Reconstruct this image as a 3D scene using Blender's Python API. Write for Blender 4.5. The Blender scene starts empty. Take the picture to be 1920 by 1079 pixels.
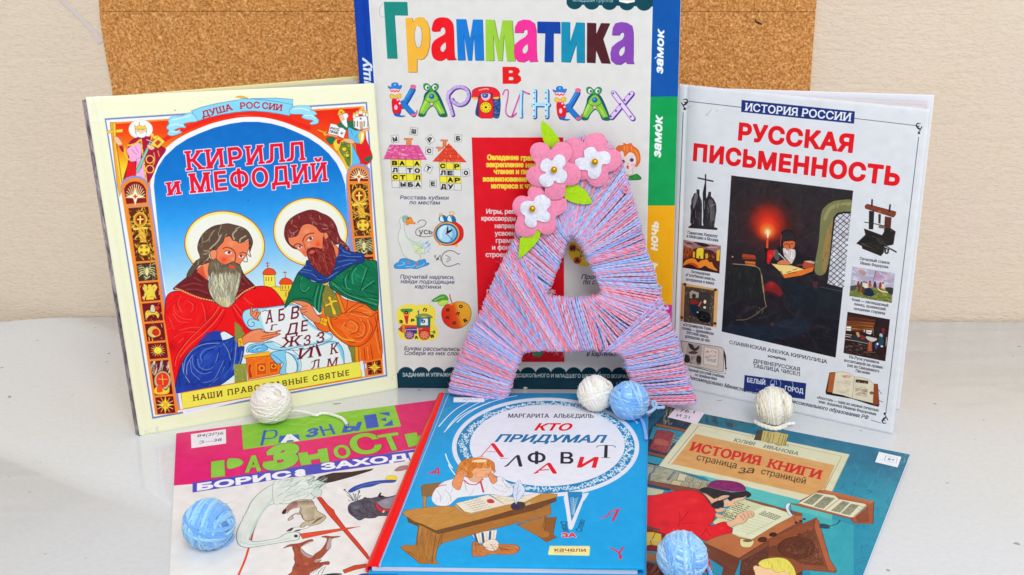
# Tabletop display: three upright books, three lying books, a yarn-wrapped letter with felt
# flowers and six small yarn balls, in front of a cream wall with a cork sheet.
import bpy, bmesh, math, random
import numpy as np
from mathutils import Vector, Matrix

scene = bpy.context.scene
C = scene.collection

# ------------------------------------------------------------------ camera
S = 0.35                                   # metres per solver unit (camera height above table)
F_PX, PITCH, ROLL = 1952.9, 0.32267, -0.016592
cp, sp = math.cos(PITCH), math.sin(PITCH)
FW = np.array([0, cp, -sp]); UP0 = np.array([0, sp, cp]); RT0 = np.array([1.0, 0, 0])
cr, sr = math.cos(ROLL), math.sin(ROLL)
RT = cr * RT0 + sr * UP0
UP = -sr * RT0 + cr * UP0
CAM = np.array([0, 0, S])
cam_data = bpy.data.cameras.new('camera')
cam = bpy.data.objects.new('camera', cam_data)
C.objects.link(cam)
scene.camera = cam
cam.matrix_world = Matrix(((RT[0], UP[0], -FW[0], CAM[0]), (RT[1], UP[1], -FW[1], CAM[1]),
                           (RT[2], UP[2], -FW[2], CAM[2]), (0, 0, 0, 1)))
cam_data.sensor_width = 36
cam_data.lens = 36 * F_PX / 1920
cam_data.clip_start = 0.02
cam_data.clip_end = 50

# ------------------------------------------------------------------ world and lamps
world = bpy.data.worlds.new('World')
scene.world = world
world.use_nodes = True
bg = world.node_tree.nodes['Background']
bg.inputs[0].default_value = (0.91, 0.955, 1.0, 1)
bg.inputs[1].default_value = 0.76
def area(name, loc, target, size, power, col):
    l = bpy.data.lights.new(name, 'AREA')
    l.shape = 'RECTANGLE'; l.size, l.size_y = size
    l.energy = power; l.color = col
    o = bpy.data.objects.new(name, l); C.objects.link(o)
    o.location = loc
    o.rotation_euler = (Vector(target) - Vector(loc)).to_track_quat('-Z', 'Y').to_euler()
    return o
area('window_light', (0.55, -1.25, 1.95), (0.0, 0.75, 0.1), (1.1, 1.1), 33.0, (0.985, 0.985, 0.99))
scene.view_settings.view_transform = 'Standard'
scene.view_settings.look = 'None'
scene.view_settings.exposure = 0.08
scene.view_settings.gamma = 1.0

rnd = random.Random(7)
rng = np.random.default_rng(11)

# ------------------------------------------------------------------ measuring helpers
def ray(x, y):
    return FW * F_PX + RT * (x - 960) - UP * (y - 539.5)
def on_z(x, y, z=0.0):
    d = ray(x, y); t = (z - CAM[2]) / d[2]
    return CAM + d * t
def on_plane(x, y, P, n):
    d = ray(x, y); t = np.dot(P - CAM, n) / np.dot(d, n)
    return CAM + d * t
def unit(v):
    v = np.asarray(v, float); return v / np.linalg.norm(v)

# ------------------------------------------------------------------ colour helpers
def rgb(h):
    h = h.lstrip('#'); return np.array([int(h[i:i + 2], 16) / 255 for i in (0, 2, 4)], np.float32)
def lin(c):
    c = np.asarray(c, np.float32)
    return np.where(c <= 0.04045, c / 12.92, ((c + 0.055) / 1.055) ** 2.4)
def enc(c):
    c = np.clip(c, 0, 1)
    return np.where(c <= 0.0031308, c * 12.92, 1.055 * c ** (1 / 2.4) - 0.055)
def albedo(h, g=1.0):
    return tuple(float(v) for v in np.clip(lin(rgb(h)) * g, 0, 0.92)) + (1,)

# ------------------------------------------------------------------ object helpers
def tag(o, label=None, cat=None, group=None, kind=None):
    if label: o['label'] = label
    if cat: o['category'] = cat
    if group: o['group'] = group
    if kind: o['kind'] = kind
    return o
def empty(name, loc=(0, 0, 0)):
    o = bpy.data.objects.new(name, None); C.objects.link(o)
    o.location = loc; o.empty_display_size = 0.01
    return o
def link(name, me, mat, parent=None, smooth=False):
    o = bpy.data.objects.new(name, me); C.objects.link(o)
    if mat is not None and not me.materials: me.materials.append(mat)
    if parent is not None:
        o.parent = parent
        o.matrix_parent_inverse = Matrix.Translation(parent.location).inverted()
    if smooth:
        me.shade_smooth()
    return o
def mesh(name, verts, faces, mat=None, parent=None, smooth=False):
    me = bpy.data.meshes.new(name)
    me.from_pydata([tuple(map(float, v)) for v in verts], [], faces)
    me.validate(); me.update()
    return link(name, me, mat, parent, smooth)
class Frame:
    """A plane with origin o, axes e (right), u (up) and outward normal n."""
    def __init__(s, o, e, u):
        s.o = np.asarray(o, float); s.e = unit(e)
        u = np.asarray(u, float); s.u = unit(u - s.e * np.dot(u, s.e))
        s.n = np.cross(s.e, s.u)
    def px(s, x, y):
        p = on_plane(x, y, s.o, s.n) - s.o
        return np.array([np.dot(p, s.e), np.dot(p, s.u)])
    def at(s, a, b, d=0.0):
        return s.o + s.e * a + s.u * b + s.n * d
def set_uv(me, fr, cv):
    uvl = me.uv_layers.new(name='UVMap')
    co = np.empty(len(me.vertices) * 3); me.vertices.foreach_get('co', co); co = co.reshape(-1, 3) - fr.o
    uu = (co @ fr.e - cv.a0) / (cv.a1 - cv.a0); vv = (co @ fr.u - cv.b0) / (cv.b1 - cv.b0)
    li = np.empty(len(me.loops), np.int32); me.loops.foreach_get('vertex_index', li)
    uvl.data.foreach_set('uv', np.stack([uu[li], vv[li]], 1).astype(np.float32).ravel())
def prism(name, fr, pts, d0, d1, mat, parent, bevel=0.0, smooth=False, cv=None, seg=2):
    """Outline pts (in frame metres) extruded between depths d0 and d1 (d1 outward)."""
    bm = bmesh.new()
    a = 0.0
    n = len(pts)
    for i in range(n):
        a += pts[i][0] * pts[(i + 1) % n][1] - pts[(i + 1) % n][0] * pts[i][1]
    if a < 0: pts = list(pts)[::-1]
    lo = [bm.verts.new(fr.at(p[0], p[1], d0)) for p in pts]
    hi = [bm.verts.new(fr.at(p[0], p[1], d1)) for p in pts]
    bm.faces.new(hi); bm.faces.new(lo[::-1])
    for i in range(n):
        j = (i + 1) % n
        bm.faces.new((lo[i], lo[j], hi[j], hi[i]))
    if bevel:
        es = [e for e in bm.edges if (e.verts[0] in hi) == (e.verts[1] in hi)] if n > 4 else bm.edges[:]
        bmesh.ops.bevel(bm, geom=es, offset=bevel, segments=seg, profile=0.6, affect='EDGES', clamp_overlap=True)
    bmesh.ops.recalc_face_normals(bm, faces=bm.faces)
    me = bpy.data.meshes.new(name); bm.to_mesh(me); bm.free()
    if cv is not None: set_uv(me, fr, cv)
    o = link(name, me, mat, parent, False)
    if smooth:
        me.shade_smooth()
        try: me.set_sharp_from_angle(angle=math.radians(50))
        except Exception: pass
    return o
def profile(name, O, ax, ay, az, L, pts, mat, parent, fr=None, cv=None, b0=0.0):
    """Closed outline pts in (ax, ay) swept along az by L."""
    bm = bmesh.new()
    O = np.asarray(O, float)
    a = [bm.verts.new(O + ax * p[0] + ay * p[1] + az * b0) for p in pts]
    b = [bm.verts.new(O + ax * p[0] + ay * p[1] + az * (b0 + L)) for p in pts]
    n = len(pts)
    for i in range(n):
        j = (i + 1) % n
        bm.faces.new((a[i], a[j], b[j], b[i]))
    bm.faces.new(a[::-1]); bm.faces.new(b)
    bmesh.ops.recalc_face_normals(bm, faces=bm.faces)
    me = bpy.data.meshes.new(name); bm.to_mesh(me); bm.free()
    if cv is not None: set_uv(me, fr, cv)
    o = link(name, me, mat, parent, True)
    try: me.set_sharp_from_angle(angle=math.radians(40))
    except Exception: pass
    return o
def sheet(outer, t):
    """Closed outline of a bent sheet of thickness t below the open polyline outer (side: right of travel)."""
    P = [np.array(p, float) for p in outer]; inner = []
    for i, p in enumerate(P):
        d = P[min(i + 1, len(P) - 1)] - P[max(i - 1, 0)]
        d = d / (np.linalg.norm(d) + 1e-12)
        inner.append(p + np.array([d[1], -d[0]]) * t)
    return [tuple(p) for p in P] + [tuple(p) for p in inner[::-1]]

# ------------------------------------------------------------------ material helpers
def new_mat(name, col=(0.8, 0.8, 0.8, 1), rough=0.5, spec=0.5, coat=0.0):
    m = bpy.data.materials.new(name); m.use_nodes = True
    b = m.node_tree.nodes['Principled BSDF']
    b.inputs['Base Color'].default_value = col
    b.inputs['Roughness'].default_value = rough
    b.inputs['Specular IOR Level'].default_value = spec
    b.inputs['Coat Weight'].default_value = coat
    return m, m.node_tree, b
def node(nt, typ, **kw):
    n = nt.nodes.new(typ)
    for k, v in kw.items():
        if k in n.inputs: n.inputs[k].default_value = v
        else: setattr(n, k, v)
    return n
def noise(nt, scale, detail=4, rough=0.6, vec=None, coord='Object'):
    n = node(nt, 'ShaderNodeTexNoise', Scale=scale, Detail=detail, Roughness=rough)
    if vec is None:
        tc = node(nt, 'ShaderNodeTexCoord'); vec = tc.outputs[coord]
    nt.links.new(vec, n.inputs['Vector'])
    return n
def ramp(nt, fac, stops):
    r = node(nt, 'ShaderNodeValToRGB')
    e = r.color_ramp.elements
    while len(e) < len(stops): e.new(0.5)
    for el, (p, c) in zip(e, stops): el.position = p; el.color = c if len(c) == 4 else tuple(c) + (1,)
    nt.links.new(fac, r.inputs[0])
    return r
def bump(nt, b, height, strength=0.3, dist=0.001):
    bp = node(nt, 'ShaderNodeBump'); bp.inputs['Strength'].default_value = strength
    bp.inputs['Distance'].default_value = dist
    nt.links.new(height, bp.inputs['Height']); nt.links.new(bp.outputs[0], b.inputs['Normal'])
    return bp
def mix(nt, fac, a, b_, mode='MIX'):
    m = node(nt, 'ShaderNodeMix', data_type='RGBA', blend_type=mode)
    for sock, v in ((m.inputs[0], fac), (m.inputs[6], a), (m.inputs[7], b_)):
        if hasattr(v, 'links'): nt.links.new(v, sock)
        else: sock.default_value = v
    return m.outputs[2]
# ------------------------------------------------------------------ printing: a small painter
# Cover prints are drawn by code into images (polygons, brush strokes, lettering) and laid on the
# covers; every stroke is placed in the cover's own plane.
GLYPH = {}
def load_glyphs(chars):
    objs = {}
    for ch in chars + ['\x00']:
        cu = bpy.data.curves.new('glyph', 'FONT'); cu.body = '||' if ch == '\x00' else '|' + ch + '|'
        cu.size = 1.0
        objs[ch] = bpy.data.objects.new('glyph', cu); C.objects.link(objs[ch])
    for o in bpy.context.view_layer.objects: o.select_set(False)
    for o in objs.values(): o.select_set(True)
    bpy.context.view_layer.objects.active = objs['\x00']
    bpy.ops.object.convert(target='CURVE')
    def outlines(o):
        out = []
        for s in o.data.splines:
            bp = s.bezier_points; n = len(bp); pts = []
            for i in range(n):
                a, b = bp[i], bp[(i + 1) % n]
                p0, p1, p2, p3 = (np.array(v[:2]) for v in (a.co, a.handle_right, b.handle_left, b.co))
                e3, e1, e2 = p3 - p0, p1 - p0, p2 - p0
                straight = abs(e3[0]*e1[1]-e3[1]*e1[0]) + abs(e3[0]*e2[1]-e3[1]*e2[0]) < 1e-6
                for t in ((0,) if straight else (0, .2, .4, .6, .8)):
                    pts.append((1-t)**3*p0 + 3*(1-t)**2*t*p1 + 3*(1-t)*t*t*p2 + t**3*p3)
            out.append(np.array(pts))
        return out
    base = outlines(objs['\x00'])
    adv0 = base[1][:, 0].min() - base[0][:, 0].min()
    for ch, o in objs.items():
        if ch == '\x00': continue
        sl = outlines(o)
        first, last = sl[0], sl[-1]
        x0 = first[:, 0].min() - base[0][:, 0].min() + adv0
        adv = last[:, 0].min() - first[:, 0].min() - adv0
        GLYPH[ch] = (adv, [s - np.array([x0, 0]) for s in sl[1:-1]])
    for o in objs.values():
        d = o.data; bpy.data.objects.remove(o); bpy.data.curves.remove(d)
ALPHA = 'АБВГДЕЖЗИЙКЛМНОПРСТУФХЦЧШЩЪЫЬЭЮЯабвгдежзийклмнопрстуфхцчшщъыьэюяёЁ0123456789+()«»—-.,:;! '
load_glyphs(list(ALPHA))
CAP = max(s[:, 1].max() for s in GLYPH['Н'][1])
def add_serifs(ss, k=0.055, t=0.045):
    out = list(ss)
    for s in ss:
        n = len(s)
        for i in range(n):
            a, b = s[i], s[(i + 1) % n]
            if abs(a[1] - b[1]) < 0.004 and 0.02 < abs(a[0] - b[0]) < 0.2:
                y = a[1]; x0, x1 = min(a[0], b[0]) - k, max(a[0], b[0]) + k
                for lvl, sg in ((0, 1), (CAP, -1), (0.545, -1)):
                    if abs(y - lvl) < 0.012:
                        r = np.array([(x0, y), (x1, y), (x1, y + sg * t), (x0, y + sg * t)])
                        area2 = sum(s[j][0]*s[(j+1)%n][1]-s[(j+1)%n][0]*s[j][1] for j in range(n))
                        if sg < 0: r = r[::-1]
                        out.append(r if area2 > 0 else r[::-1])
    return out
def pp(s):
    if isinstance(s, str):
        return np.array([[float(v) for v in q.split(',')] for q in s.split()])
    return np.asarray(s, float)
def spline(P, closed=True, k=6):
    n = len(P); out = []
    if n < 3: return P
    rngi = range(n if closed else n - 1)
    for i in rngi:
        p0 = P[(i - 1) % n] if closed or i > 0 else P[0]
        p1, p2 = P[i], P[(i + 1) % n]
        p3 = P[(i + 2) % n] if closed or i + 2 < n else P[n - 1]
        for j in range(k):
            t = j / k
            out.append(0.5 * ((2*p1) + (-p0+p2)*t + (2*p0-5*p1+4*p2-p3)*t*t + (-p0+3*p1-3*p2+p3)*t**3))
    if not closed: out.append(P[-1])
    return np.array(out)
class Canvas:
    SS = 3
    def __init__(s, fr, a0, b0, a1, b1, dens, base):
        s.fr, s.a0, s.b0, s.a1, s.b1 = fr, a0, b0, a1, b1
        s.W = int((a1 - a0) * dens); s.H = int((b1 - b0) * dens); s.dens = dens
        s.img = np.empty((s.H, s.W, 3), np.float32); s.img[:] = rgb(base)
        s.o = (0.0, 0.0, 1.0); s.mask = None
    def frame(s, ox=0, oy=0, k=1.0): s.o = (ox, oy, k)
    def m(s, pts):
        """photo pixels (or crop pixels, after frame()) -> texels, y up"""
        P = pp(pts); ox, oy, k = s.o
        x = ox + P[:, 0] / k; y = oy + P[:, 1] / k
        d = FW * F_PX + np.outer(x - 960, RT) - np.outer(y - 539.5, UP)
        t = np.dot(s.fr.o - CAM, s.fr.n) / (d @ s.fr.n)
        p = CAM + d * t[:, None] - s.fr.o
        return np.stack([(p @ s.fr.e - s.a0) * s.dens, (p @ s.fr.u - s.b0) * s.dens], 1)
    def scale(s, at):
        a = s.m([at, (at[0] + 1, at[1])]); return float(np.linalg.norm(a[1] - a[0]))
    # -- rasteriser: nonzero winding, exact horizontal coverage
    def cover(s, polys):
        allp = np.concatenate(polys)
        x0 = max(int(np.floor(allp[:, 0].min())) - 1, 0); x1 = min(int(np.ceil(allp[:, 0].max())) + 2, s.W)
        y0 = max(int(np.floor(allp[:, 1].min())) - 1, 0); y1 = min(int(np.ceil(allp[:, 1].max())) + 2, s.H)
        if x1 <= x0 or y1 <= y0: return None
        SS = s.SS; w = x1 - x0 + 2; h = (y1 - y0) * SS
        A = np.concatenate(polys); B = np.concatenate([np.roll(p, -1, 0) for p in polys])
        A = A - (x0, y0); B = B - (x0, y0)
        A = A * (1, SS); B = B * (1, SS)
        sg = np.sign(B[:, 1] - A[:, 1])
        k = sg != 0; A, B, sg = A[k], B[k], sg[k]
        lo = np.where(sg[:, None] > 0, A, B); hi = np.where(sg[:, None] > 0, B, A)
        k0 = np.clip(np.ceil(lo[:, 1] - 0.5), 0, h).astype(int); k1 = np.clip(np.ceil(hi[:, 1] - 0.5), 0, h).astype(int)
        cnt = np.maximum(k1 - k0, 0); tot = int(cnt.sum())
        if tot == 0: return None
        idx = np.repeat(np.arange(len(cnt)), cnt)
        row = np.arange(tot) - np.repeat(np.cumsum(cnt) - cnt, cnt) + k0[idx]
        sl = (hi[:, 0] - lo[:, 0]) / (hi[:, 1] - lo[:, 1])
        x = np.clip(lo[idx, 0] + (row + 0.5 - lo[idx, 1]) * sl[idx], 0, w - 2.001)
        ix = x.astype(int); f = x - ix
        flat = row * w + ix
        buf = np.bincount(flat, sg[idx] * (1 - f), h * w + 2) + np.bincount(flat + 1, sg[idx] * f, h * w + 2)
        cov = np.minimum(np.abs(np.cumsum(buf[:h * w].reshape(h, w), 1)), 1)[:, :w - 2]
        cov = cov.reshape(y1 - y0, SS, w - 2).mean(1).astype(np.float32)
        return x0, y0, x1, y1, cov
    def blend(s, r, col, al=1.0):
        if r is None: return
        x0, y0, x1, y1, cov = r
        a = cov * al
        if s.mask is not None: a = a * s.mask[y0:y1, x0:x1]
        a = a[..., None]
        if callable(col): c = col(x0, y0, x1, y1)
        else: c = rgb(col) if isinstance(col, str) else col
        reg = s.img[y0:y1, x0:x1]
        reg += (c - reg) * a
    def lg(s, p, q, stops):
        """linear gradient between photo points p and q"""
        a, b = s.m([p, q]); d = b - a; L = float(d @ d)
        def f(x0, y0, x1, y1):
            X = np.arange(x0, x1) + .5; Y = (np.arange(y0, y1) + .5)[:, None]
            t = np.clip(((X - a[0]) * d[0] + (Y - a[1]) * d[1]) / L, 0, 1)
            return np.stack([np.interp(t, [q_[0] for q_ in stops], [rgb(q_[1])[i] for q_ in stops]) for i in range(3)], -1).astype(np.float32)
        return f
    def rg(s, p, r, stops):
        a = s.m([p])[0]; R = r * s.scale(p) * (1 / 1.0)
        def f(x0, y0, x1, y1):
            X = np.arange(x0, x1) + .5; Y = (np.arange(y0, y1) + .5)[:, None]
            t = np.clip(np.hypot(X - a[0], Y - a[1]) / R, 0, 1)
            return np.stack([np.interp(t, [q_[0] for q_ in stops], [rgb(q_[1])[i] for q_ in stops]) for i in range(3)], -1).astype(np.float32)
        return f
    def P(s, col, pts, sm=0, o=None, ow=1.0, al=1.0, k=6):
        P = pp(pts)
        if sm: P = spline(P, True, k)
        t = s.m(P)
        s.blend(s.cover([t]), col, al)
        if o: s._stroke(np.vstack([t, t[:1]]), ow * s.scale(P[0]), o)
    def _ribbon(s, t, w, taper=0):
        d = np.gradient(t, axis=0) if len(t) > 2 else np.repeat((t[1:] - t[:1]), 2, 0)
        L = np.hypot(d[:, 0], d[:, 1])[:, None] + 1e-9; nrm = np.stack([-d[:, 1], d[:, 0]], 1) / L
        ww = np.full(len(t), w / 2.0)
        if taper:
            q = np.linspace(0, 1, len(t)); ww = ww * (np.sin(np.pi * (q * 0.9 + 0.05)) ** 0.7 if taper == 1 else (1 - q * 0.85))
        return np.vstack([t + nrm * ww[:, None], (t - nrm * ww[:, None])[::-1]]), ww
    def _stroke(s, t, w, col, al=1.0, taper=0):
        polys = []
        seg, ww = s._ribbon(t, w, taper)
        # one quad per segment keeps the winding consistent at sharp turns
        n = len(t)
        Lp, Rp = seg[:n], seg[n:][::-1]
        for i in range(n - 1):
            q = np.array([Lp[i], Lp[i + 1], Rp[i + 1], Rp[i]])
            ar = sum(q[j][0]*q[(j+1)%4][1]-q[(j+1)%4][0]*q[j][1] for j in range(4))
            polys.append(q if ar > 0 else q[::-1])
        if w > 2.2 and not taper:
            a = np.linspace(0, 2*np.pi, 9)[:-1]; c = np.stack([np.cos(a), np.sin(a)], 1)
            for p, r in zip(t[::max(1, len(t)//24)], ww[::max(1, len(t)//24)]): polys.append(p + c * r)
            polys.append(t[-1] + c * ww[-1])
        s.blend(s.cover(polys), col, al)
    def L(s, col, w, pts, sm=1, al=1.0, taper=0):
        for q in (pts.split('|') if isinstance(pts, str) else [pts]):
            P = pp(q)
            if sm and len(P) > 2: P = spline(P, False, 5)
            s._stroke(s.m(P), w / s.o[2] * s.scale(P[0]) * s.o[2], col, al, taper)
    def E(s, col, x, y, rx, ry=None, rot=0, al=1.0, o=None, ow=1.0):
        ry = rx if ry is None else ry
        a = np.linspace(0, 2*np.pi, 97 if max(rx, ry) / s.o[2] > 20 else 33)[:-1]; ca, sa = math.cos(math.radians(rot)), math.sin(math.radians(rot))
        X = np.cos(a) * rx; Y = np.sin(a) * ry
        s.P(col, np.stack([x + X*ca - Y*sa, y + X*sa + Y*ca], 1), 0, o, ow, al)
    def glow(s, col, x, y, r, al=1.0, power=2.0):
        c = s.m([(x, y)])[0]; R = r * s.scale((x, y))
        x0, x1 = max(int(c[0] - R), 0), min(int(c[0] + R) + 1, s.W); y0, y1 = max(int(c[1] - R), 0), min(int(c[1] + R) + 1, s.H)
        if x1 <= x0 or y1 <= y0: return
        X = np.arange(x0, x1) + .5; Y = (np.arange(y0, y1) + .5)[:, None]
        s.blend((x0, y0, x1, y1, (np.clip(1 - np.hypot(X - c[0], Y - c[1]) / R, 0, 1) ** power).astype(np.float32)), col, al)
    def clip(s, pts=None, sm=0):
        if pts is None: s.mask = None; return
        P = pp(pts); P = spline(P) if sm else P
        r = s.cover([s.m(P)]); s.mask = np.zeros((s.H, s.W), np.float32)
        if r: s.mask[r[1]:r[3], r[0]:r[2]] = r[4]
    def T(s, txt, x0, y0, x1, y1, cap, col, bold=0.0, it=0.0, serif=False, fit=True, out=None, ow=0.0, al=1.0, sh=None, track=0.0, rise=None):
        """lettering from baseline point (x0,y0) to (x1,y1); cap = capital height, all in frame pixels"""
        polys = []; x = 0.0
        for ch in txt:
            adv, ss = GLYPH[ch]
            if serif: ss = add_serifs(ss, .075 if serif is True else serif)
            polys += [q + (x, 0) for q in ss]
            x += adv + track
        if not polys: return
        allx = np.concatenate(polys)[:, 0]; mn, mx = allx.min(), allx.max()
        a, b = s.m([(x0, y0), (x1, y1)]); d = b - a; Ld = np.linalg.norm(d); d = d / Ld
        up = np.array([-d[1], d[0]])
        if rise is not None:                       # explicit up direction (frame pixels)
            r = s.m([(x0, y0), (x0 + rise[0], y0 + rise[1])]); up = unit(r[1] - r[0])
        hq = s.m([(x0, y0), (x0, y0 - cap)]); hs = np.linalg.norm(hq[1] - hq[0]) / CAP
        sx = Ld / (mx - mn)
        tp = []
        for q in polys:
            X = (q[:, 0] - mn) * sx + q[:, 1] * it * hs; Y = q[:, 1] * hs
            tp.append(a + np.outer(X, d) + np.outer(Y, up))
        if sh: s.blend(s.cover([q + np.array([sh[1], -sh[2]]) * hs * CAP for q in tp]), sh[0], al)
        if out: s._outline(tp, (ow + bold) * hs, out, al, d)
        s.blend(s.cover(tp), col, al)
        if bold: s._outline(tp, bold * hs, col, al, d)
    def _outline(s, tp, w, col, al=1.0, d=None):
        q_ = np.array([-d[1], d[0]]); c8 = np.array([-d - q_, d - q_, d + q_, q_ - d]) * w / 2 * 0.93
        a8 = np.linspace(0, 2*np.pi, 9)[:-1]; o8 = np.stack([np.cos(a8), np.sin(a8)], 1) * w / 2
        qs = []
        for t in tp:
            B = np.roll(t, -1, 0); dd = B - t; L = np.hypot(dd[:, 0], dd[:, 1])[:, None] + 1e-9
            n = np.stack([-dd[:, 1], dd[:, 0]], 1) / L * w / 2
            for i in range(len(t)):
                q = np.array([t[i] - n[i], B[i] - n[i], B[i] + n[i], t[i] + n[i]])
                qs.append(q)
                if w > 1.6:
                    e0, e1 = t[i] - t[i - 1], dd[i]
                    qs.append(t[i] + (c8 if e0 @ e1 < .85 * np.linalg.norm(e0) * L[i, 0] else o8))
        s.blend(s.cover(qs), col, al)
    def hatch(s, pts, cols, n, ln, w, ang=None, seed=1, al=0.8, jit=0.5, sm=0):
        """random brush marks inside a region"""
        r = np.random.default_rng(seed); P = pp(pts); old = s.mask
        s.clip(P, sm)
        if old is not None: s.mask = s.mask * old
        mn, mx = P.min(0), P.max(0)
        for i in range(n):
            p = mn + (mx - mn) * r.random(2)
            a = (r.random() * 6.28 if ang is None else math.radians(ang) + (r.random() - .5) * jit)
            l = ln * (0.5 + r.random()); d = np.array([math.cos(a), math.sin(a)]) * l / 2
            nn = np.array([-d[1], d[0]]) * (r.random() - .5) * 0.8
            s.L(cols[int(r.integers(len(cols)))], w * (0.6 + 0.8 * r.random()), [p - d, p + nn, p + d], 1, al, 1)
        s.mask = old
    def grain(s, amt=0.012, blotch=0.012, seed=3):
        r = np.random.default_rng(seed)
        s.img += r.normal(0, amt, (s.H, s.W, 1)).astype(np.float32)
        k = 24; g = r.normal(0, 1, (s.H // k + 3, s.W // k + 3)).astype(np.float32)
        yy = np.arange(s.H) / k; xx = np.arange(s.W) / k
        yi, xi = yy.astype(int), xx.astype(int); fy, fx = (yy - yi)[:, None], (xx - xi)[None]
        b = (g[yi][:, xi]*(1-fy)*(1-fx) + g[yi+1][:, xi]*fy*(1-fx) + g[yi][:, xi+1]*(1-fy)*fx + g[yi+1][:, xi+1]*fy*fx)
        s.img += (b * blotch)[..., None]
    def material(s, name, gain=1.15, rough=0.35, spec=0.32, coat=0.0, bumps=0.08, scale=900):
        coat = 0.0; spec = min(spec, 0.14)
        im = bpy.data.images.new(name, s.W, s.H, alpha=False)
        c = enc(np.clip(lin(np.clip(s.img, 0, 1)) * gain, 0, 0.93))
        buf = np.ones((s.H, s.W, 4), np.float32); buf[..., :3] = c
        im.pixels.foreach_set(buf.ravel()); im.update(); im.pack()
        m, nt, b = new_mat(name, rough=rough, spec=spec, coat=coat)
        t = node(nt, 'ShaderNodeTexImage'); t.image = im; t.extension = 'EXTEND'; t.interpolation = 'Cubic'
        nt.links.new(t.outputs[0], b.inputs['Base Color'])
        n = noise(nt, scale, 3)
        n2 = noise(nt, 18, 2)
        ad = node(nt, 'ShaderNodeMath', operation='MULTIPLY_ADD'); ad.inputs[1].default_value = 6.0
        nt.links.new(n2.outputs[0], ad.inputs[0]); nt.links.new(n.outputs[0], ad.inputs[2])
        bump(nt, b, ad.outputs[0], bumps, 0.0004)
        return m
# ------------------------------------------------------------------ setting: wall, cork sheet, table
Wl = on_z(220, 595.5); Wr = on_z(1800, 603.5)
wdir = unit(Wr - Wl); ZUP = np.array([0, 0, 1.0])
wall_f = Frame(Wl + np.array([0, 0.004, 0]), wdir, ZUP)

def wall_material():
    m, nt, b = new_mat('wall_covering', rough=0.62, spec=0.3)
    tc = node(nt, 'ShaderNodeTexCoord'); mp = node(nt, 'ShaderNodeMapping')
    mp.inputs['Scale'].default_value = (1.0, 1.0, 2.3)
    mp.inputs['Rotation'].default_value = (0, 0.3, 0)
    nt.links.new(tc.outputs['Object'], mp.inputs['Vector'])
    wp = noise(nt, 55, 3, vec=mp.outputs[0])
    off = node(nt, 'ShaderNodeVectorMath', operation='MULTIPLY_ADD')
    off.inputs[1].default_value = (0.012,) * 3
    nt.links.new(wp.outputs['Color'], off.inputs[0]); nt.links.new(mp.outputs[0], off.inputs[2])
    n = noise(nt, 210, 3, 0.55, vec=off.outputs[0])
    r = ramp(nt, n.outputs[0], [(0.36, (0, 0, 0, 1)), (0.5, (0.8,) * 3 + (1,)), (0.66, (1, 1, 1, 1))])
    v = node(nt, 'ShaderNodeTexVoronoi', Scale=110.0); v.feature = 'SMOOTH_F1'
    nt.links.new(off.outputs[0], v.inputs['Vector'])
    ad = node(nt, 'ShaderNodeMath', operation='ADD')
    nt.links.new(r.outputs[0], ad.inputs[0]); nt.links.new(v.outputs['Distance'], ad.inputs[1])
    mp2 = node(nt, 'ShaderNodeMapping'); mp2.inputs['Rotation'].default_value = (0, -0.9, 0); mp2.inputs['Scale'].default_value = (14, 14, 110)
    nt.links.new(tc.outputs['Object'], mp2.inputs['Vector'])
    cr_ = noise(nt, 1.0, 3, 0.6, vec=mp2.outputs[0])
    c2 = ramp(nt, cr_.outputs[0], [(0.36, (0, 0, 0, 1)), (0.46, (1, 1, 1, 1))])
    a2 = node(nt, 'ShaderNodeMath', operation='MULTIPLY_ADD'); a2.inputs[1].default_value = 0.7
    nt.links.new(c2.outputs[0], a2.inputs[0]); nt.links.new(ad.outputs[0], a2.inputs[2])
    bump(nt, b, a2.outputs[0], 0.3, 0.0014)
    big = noise(nt, 5.5, 3)
    c = ramp(nt, big.outputs[0], [(0.3, albedo('e4d4c0', 1.03)), (0.5, albedo('e1d0bb', 1.03)), (0.72, albedo('e3cfbf', 1.03))])
    dk = ramp(nt, n.outputs[0], [(0.3, (0.94, 0.935, 0.92, 1)), (0.5, (1, 1, 1, 1))])
    nt.links.new(mix(nt, 1.0, c.outputs[0], dk.outputs[0], 'MULTIPLY'), b.inputs['Base Color'])
    return m
wall = prism('wall', wall_f, [(-1.6, -0.8), (2.6, -0.8), (2.6, 1.7), (-1.6, 1.7)], -0.08, 0, wall_material(), None)
tag(wall, kind='structure')
m, nt, b = new_mat('floor_boards', (0.35, 0.27, 0.2, 1), 0.5)
floor = mesh('floor', [(-1.8, -1.6, -0.74), (2.4, -1.6, -0.74), (2.4, 1.1, -0.74), (-1.8, 1.1, -0.74)], [(0, 1, 2, 3)], m)
tag(floor, kind='structure')

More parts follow.
